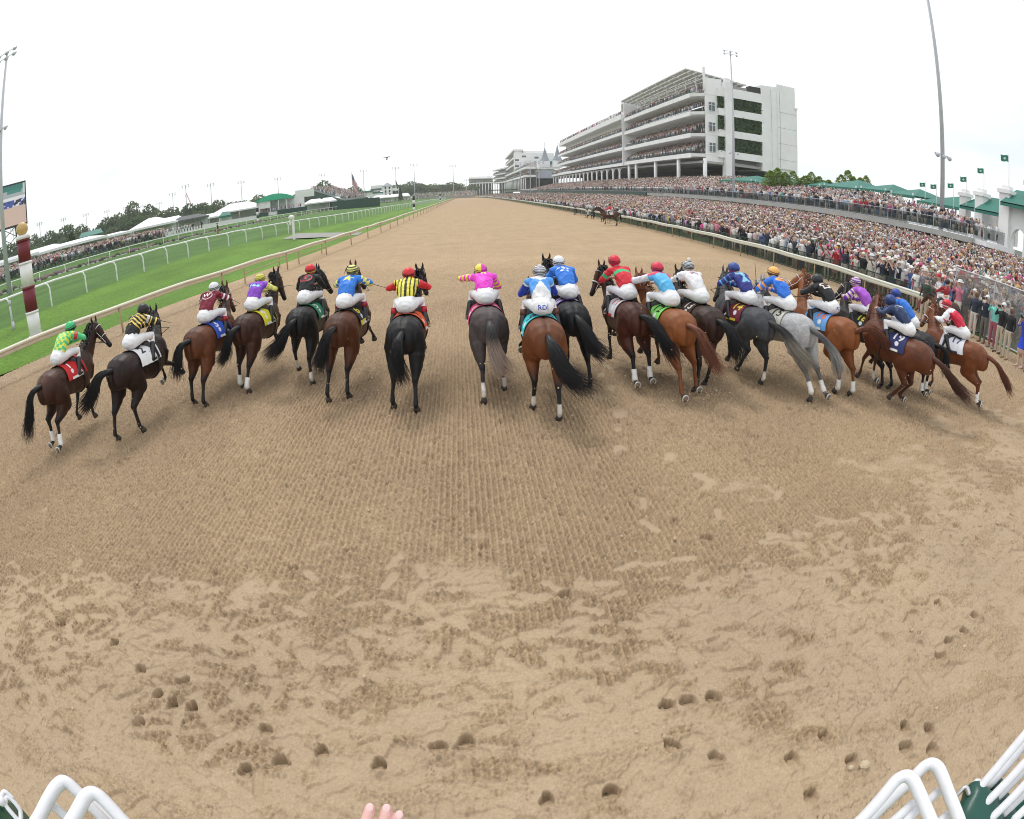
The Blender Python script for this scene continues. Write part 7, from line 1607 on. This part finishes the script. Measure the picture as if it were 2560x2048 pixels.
# ================================================================ STARTING GATE AND HAND
def gate_hoop(P, label, r=.034, extra=()):
    e = empty('gate_rail', tuple(P[0]), label, 'gate rail', 'white tubular rails of the starting gate'); o = np.array(P[0]); m = MB(); m.tube(smooth_path(np.array(P) - o, 40), r, 14); build(m, 'tube', m_enamel, e, True)
    for q in extra: t = MB(); t.tube(np.array(q) - o, r * .8, 12); build(t, 'cross_tube', m_enamel, e, True)
    return e
m_enamel = mat('white_enamel', (.78, .78, .82), .33, coat=.2, var=.05, scale=14, bump=.12, bscale=30)
m_pad = mat('green_vinyl_pad', (.010, .075, .055), .35, var=.1, scale=14, bump=.15, bscale=9)
GP = {}
GP["LH1"] = [(-1.169, 0.142, 2.387), (-1.154, 0.218, 2.384), (-1.138, 0.285, 2.383), (-1.126, 0.345, 2.388), (-1.115, 0.391, 2.392), (-1.106, 0.416, 2.392), (-1.097, 0.432, 2.389), (-1.084, 0.436, 2.378), (-1.07, 0.431, 2.363), (-1.041, 0.422, 2.333), (-0.997, 0.407, 2.29), (-0.938, 0.38, 2.235)]
GP["LH1x"] = [(-1.14, 0.359, 2.348), (-1.117, 0.353, 2.324), (-1.074, 0.339, 2.28)]
GP["LH2"] = [(-1.027, 0.189, 2.423), (-1.007, 0.262, 2.419), (-0.99, 0.323, 2.42), (-0.979, 0.366, 2.424), (-0.972, 0.393, 2.427), (-0.965, 0.408, 2.427), (-0.957, 0.419, 2.423), (-0.945, 0.422, 2.414), (-0.933, 0.418, 2.402), (-0.901, 0.4, 2.369), (-0.856, 0.372, 2.326)]
GP["LH2x"] = [(-0.999, 0.399, 2.37), (-0.971, 0.386, 2.342), (-0.931, 0.365, 2.303)]
GP["LP"] = [(-1.491, 0.251, 2.35), (-1.415, 0.304, 2.269), (-1.376, 0.282, 2.221), (-1.336, 0.204, 2.165)]
GP["LL"] = [(-1.384, 0.297, 2.309), (-1.384, 0.321, 2.315), (-1.378, 0.334, 2.312), (-1.363, 0.332, 2.294)]
GP["LL2"] = [(-1.375, 0.306, 2.301), (-1.374, 0.322, 2.304), (-1.361, 0.326, 2.29), (-1.343, 0.315, 2.267), (-1.339, 0.302, 2.259), (-1.336, 0.275, 2.25), (-1.342, 0.277, 2.257), (-1.369, 0.291, 2.29), (-1.375, 0.299, 2.299)]
GP["RH1"] = [(0.778, 0.296, 2.192), (0.819, 0.309, 2.221), (0.859, 0.322, 2.25), (0.908, 0.343, 2.291), (0.941, 0.359, 2.322), (0.956, 0.359, 2.334), (0.968, 0.352, 2.342), (0.977, 0.333, 2.344), (0.981, 0.299, 2.338), (0.984, 0.231, 2.325), (0.985, 0.144, 2.312), (0.983, 0.053, 2.303)]
GP["RH1x"] = [(0.902, 0.261, 2.205), (0.947, 0.271, 2.239), (0.992, 0.28, 2.277)]
GP["RH1y"] = [(0.937, 0.23, 2.224), (0.974, 0.248, 2.255), (1.0, 0.258, 2.278)]
GP["RH2"] = [(0.913, 0.322, 2.103), (0.969, 0.342, 2.146), (1.024, 0.357, 2.191), (1.072, 0.367, 2.233), (1.097, 0.374, 2.256), (1.11, 0.373, 2.268), (1.122, 0.365, 2.276), (1.132, 0.342, 2.278), (1.134, 0.308, 2.272), (1.135, 0.243, 2.257), (1.134, 0.16, 2.243), (1.128, 0.067, 2.23)]
GP["RH2x"] = [(1.11, 0.279, 2.189), (1.141, 0.285, 2.218)]
GP["RH2y"] = [(1.108, 0.194, 2.172), (1.141, 0.2, 2.202)]
GP["RB0"] = [(1.321, 0.215, 2.151), (1.399, 0.236, 2.236), (1.487, 0.252, 2.344), (1.59, 0.255, 2.492)]
GP["RB1"] = [(1.43, 0.213, 2.118), (1.49, 0.223, 2.185), (1.557, 0.238, 2.267), (1.665, 0.239, 2.418)]
GP["RB2"] = [(1.328, 0.157, 2.151), (1.39, 0.164, 2.215), (1.463, 0.172, 2.299), (1.563, 0.166, 2.433)]
GP["RB3"] = [(1.432, 0.151, 2.112), (1.483, 0.156, 2.167), (1.532, 0.157, 2.224), (1.636, 0.145, 2.359)]
GP["RB4"] = [(1.33, 0.097, 2.146), (1.383, 0.102, 2.201), (1.443, 0.109, 2.269), (1.544, 0.105, 2.397)]
GP["RB5"] = [(1.431, 0.083, 2.105), (1.473, 0.085, 2.15), (1.51, 0.084, 2.191), (1.612, 0.072, 2.319)]
GP["RB6"] = [(1.373, 0.032, 2.187), (1.419, 0.033, 2.237), (1.516, 0.022, 2.355)]
GP["RP1"] = [(1.335, 0.217, 2.137), (1.327, 0.172, 2.123), (1.319, 0.097, 2.108), (1.307, -0.007, 2.093)]
GP["RP2"] = [(1.468, 0.21, 2.085), (1.462, 0.154, 2.071), (1.461, 0.09, 2.064), (1.455, -0.007, 2.056)]
GP["RP3"] = [(1.754, 0.11, 2.016), (1.709, 0.117, 1.965), (1.684, 0.109, 1.937), (1.662, 0.094, 1.913), (1.669, -0.067, 1.919)]
GP["RL"] = [(1.269, 0.252, 2.136), (1.283, 0.256, 2.15), (1.293, 0.257, 2.159), (1.297, 0.245, 2.161), (1.296, 0.226, 2.157)]
GP["RL2"] = [(1.294, 0.22, 2.098), (1.311, 0.221, 2.115), (1.322, 0.225, 2.126), (1.335, 0.243, 2.141), (1.349, 0.25, 2.157), (1.354, 0.24, 2.16)]
GP["F1"] = [(-0.172, 0.345, 2.799), (-0.176, 0.333, 2.794), (-0.184, 0.313, 2.787), (-0.191, 0.286, 2.778)]
GP["F2"] = [(-0.15, 0.347, 2.795), (-0.154, 0.333, 2.789), (-0.159, 0.315, 2.782), (-0.166, 0.285, 2.771)]
GP["F3"] = [(-0.134, 0.34, 2.788), (-0.138, 0.327, 2.783), (-0.144, 0.311, 2.777), (-0.152, 0.284, 2.768)]
GP["F4"] = [(-0.118, 0.319, 2.776), (-0.122, 0.308, 2.772), (-0.128, 0.294, 2.767), (-0.138, 0.275, 2.761)]
GP["TH"] = [(-0.232, 0.278, 2.787), (-0.226, 0.263, 2.779), (-0.21, 0.239, 2.766)]
GP["PALM"] = [(-0.191, 0.281, 2.776), (-0.176, 0.262, 2.765), (-0.158, 0.248, 2.756), (-0.138, 0.267, 2.758)]
gate_hoop(GP['LH1'], 'rear white tube hoop in the bottom left corner', 0.0195, [GP['LH1x']])
gate_hoop(GP['LH2'], 'front white tube hoop in the bottom left corner', 0.0195, [GP['LH2x']])
gate_hoop(GP['RH1'], 'lower white tube hoop in the bottom right corner', 0.0185, [GP['RH1x'], GP['RH1y']])
gate_hoop(GP['RH2'], 'upper white tube hoop in the bottom right corner', 0.0195, [GP['RH2x'], GP['RH2y']])
# green padded stall ends with white bars
e = empty('starting_gate_stall', GP['RP1'][0], 'green padded stall of the starting gate with white bars, bottom right', 'starting gate'); o = np.array(GP['RP1'][0])
for k in range(7): m = MB(); m.tube(smooth_path(np.array(GP['RB%d' % k]) - o, 14), .0165, 12); build(m, 'bar', m_enamel, e, True)
m = MB(); m.tube(smooth_path(np.array(GP['RP1']) - o, 12), [(.045 + .05 * min(1, k / 4), .05) for k in range(12)], 14); build(m, 'pad', m_pad, e, True)
m = MB(); m.tube(smooth_path(np.array(GP['RP2']) - o, 12), [(.035 + .015 * min(1, k / 4), .05) for k in range(12)], 14); build(m, 'pad', m_pad, e, True)
p3 = [np.array(q) - o for q in GP['RP3']]; m = MB(); m.add(p3 + [p + np.array([.10, -.08, -.12]) for p in p3], [(0, 1, 2, 3, 4), (9, 8, 7, 6, 5)] + [(i, (i + 1) % 5, 5 + (i + 1) % 5, 5 + i) for i in range(5)]); build(m, 'pad', m_pad, e)
m = MB(); m.tube(smooth_path(np.array(GP['RL']) - o, 12), .008, 8); build(m, 'latch', m_irons, e, True); m = MB(); m.tube(smooth_path(np.array(GP['RL2']) - o, 12), .010, 8); build(m, 'latch', m_enamel, e, True)
e = empty('starting_gate_stall', GP['LP'][1], 'green pad and white latch of the starting gate, bottom left corner', 'starting gate'); o = np.array(GP['LP'][1])
p3 = [np.array(q) - o for q in GP['LP']]; p3 = [p3[0], p3[1], p3[2], p3[3], np.array([-.5, .0, -.45])]; m = MB(); m.add(p3 + [p + np.array([-.08, .06, -.12]) for p in p3], [(0, 1, 2, 3, 4), (9, 8, 7, 6, 5)] + [(i, (i + 1) % 5, 5 + (i + 1) % 5, 5 + i) for i in range(5)]); build(m, 'pad', m_pad, e)
for kk in ('LL', 'LL2'): m = MB(); m.tube(smooth_path(np.array(GP[kk]) - o, 22), .0085, 8); build(m, 'latch', m_enamel, e, True)
m = MB(); m.ball(np.array(GP['LL'][0]) - o, .018, 10, 8); build(m, 'knob', m_enamel, e, True)
# the hand below the camera
b = MB(); wr = np.mean([GP['PALM'][0], GP['PALM'][3]], 0)
for k, n_ in enumerate(('F1', 'F2', 'F3', 'F4')):
    P = np.array(GP[n_]); r_ = (.0080, .0083, .0072, .0064)[k]; b.tube(smooth_path(P, 9), [r_ * q for q in (.92, 1.0, 1.05, 1.0, 1.02, 1.12, 1.1, 1.15, 1.2)], 12)
b.tube(smooth_path(np.array(GP['TH']), 6), [.009, .010, .011, .012, .013, .014], 12)
pc = np.array(GP['PALM']); down = np.array([-.02, -.02, -.05])
for i in range(4): b.tube([np.array(GP['F%d' % (i + 1)][3]), pc.mean(0) + down * .6], [.012, .016], 10)
b.ball(pc.mean(0) + down * .3, (.038, .036, .022), 16, 10); b.tube([pc.mean(0) + down * .5, pc.mean(0) + np.array([-.04, -.12, -.10]), pc.mean(0) + np.array([-.08, -.30, -.18])], [.026, .024, .032], 12)
b.tube([np.array(GP['TH'][2]), pc.mean(0) + down * .4], [.014, .018], 10)
m_hand = mat('pink_skin', (.72, .42, .38), .5, var=.08, scale=60, bump=.1, bscale=200)
me = remesh(b, 'hand', [m_hand], .0022, 3)
ho = thing(link('hand', me), 'pink fingertips of an open hand reaching in at the bottom edge', 'hand')
for n_ in ('F1', 'F2', 'F3', 'F4'):
    P = np.array(GP[n_]); d_ = (P[1] - P[0]) / np.linalg.norm(P[1] - P[0]); up = np.array([0, -.44, .88]); up -= d_ * (up @ d_); up /= np.linalg.norm(up); m = MB(); sd_ = np.cross(d_, up)
    m.ball(P[0] + d_ * .001 + up * .0066, (.0056, .0075, .0016), 12, 8, 0, np.stack([sd_, -d_, up], 1)); build(m, 'fingernail', mat('nail', (.78, .52, .50), .3), ho, True)
# clods thrown up by the hooves
m = MB(); g = np.random.default_rng(99)
for S in FIELD:
    for k in range(60):
        x = S['x'] + g.normal(0, .40); y = S['y'] - abs(g.normal(.3, .6)); z = abs(g.normal(.25, .42)); s = g.uniform(.006, .015)
        m.ball((x, y, z), (s, s * g.uniform(.7, 1.3), s * .8), 5, 4)
for k in range(260): m.ball((g.uniform(-9, 11), g.uniform(1.5, 12), .012), g.uniform(.006, .020), 5, 4)
for x, y, s in ((2.62, 1.33, .055), (2.50, 1.36, .03), (4.4, 2.0, .03)): m.ball((x, y, .02), (s, s * .8, s * .6), 7, 5)
struct(build(m, 'dirt_clods', mat('clod_dirt', (.50, .395, .27), .9, var=.2, scale=40)), 'stuff')
# ================================================================ thin summer haze
hz = MB(); hz.box((0, 430, 44), (1500, 1060, 96)); hm = bpy.data.materials.new('haze'); hm.use_nodes = True; hn, hl = hm.node_tree.nodes, hm.node_tree.links
hn.remove(hn['Principled BSDF']); hv = hn.new('ShaderNodeVolumePrincipled'); hv.inputs['Color'].default_value = (.94, .97, 1.0, 1); hv.inputs['Density'].default_value = .00028; hl.new(hv.outputs[0], hn['Material Output'].inputs['Volume'])
struct(build(hz, 'haze', hm), 'stuff')
SC.cycles.volume_bounces = 1
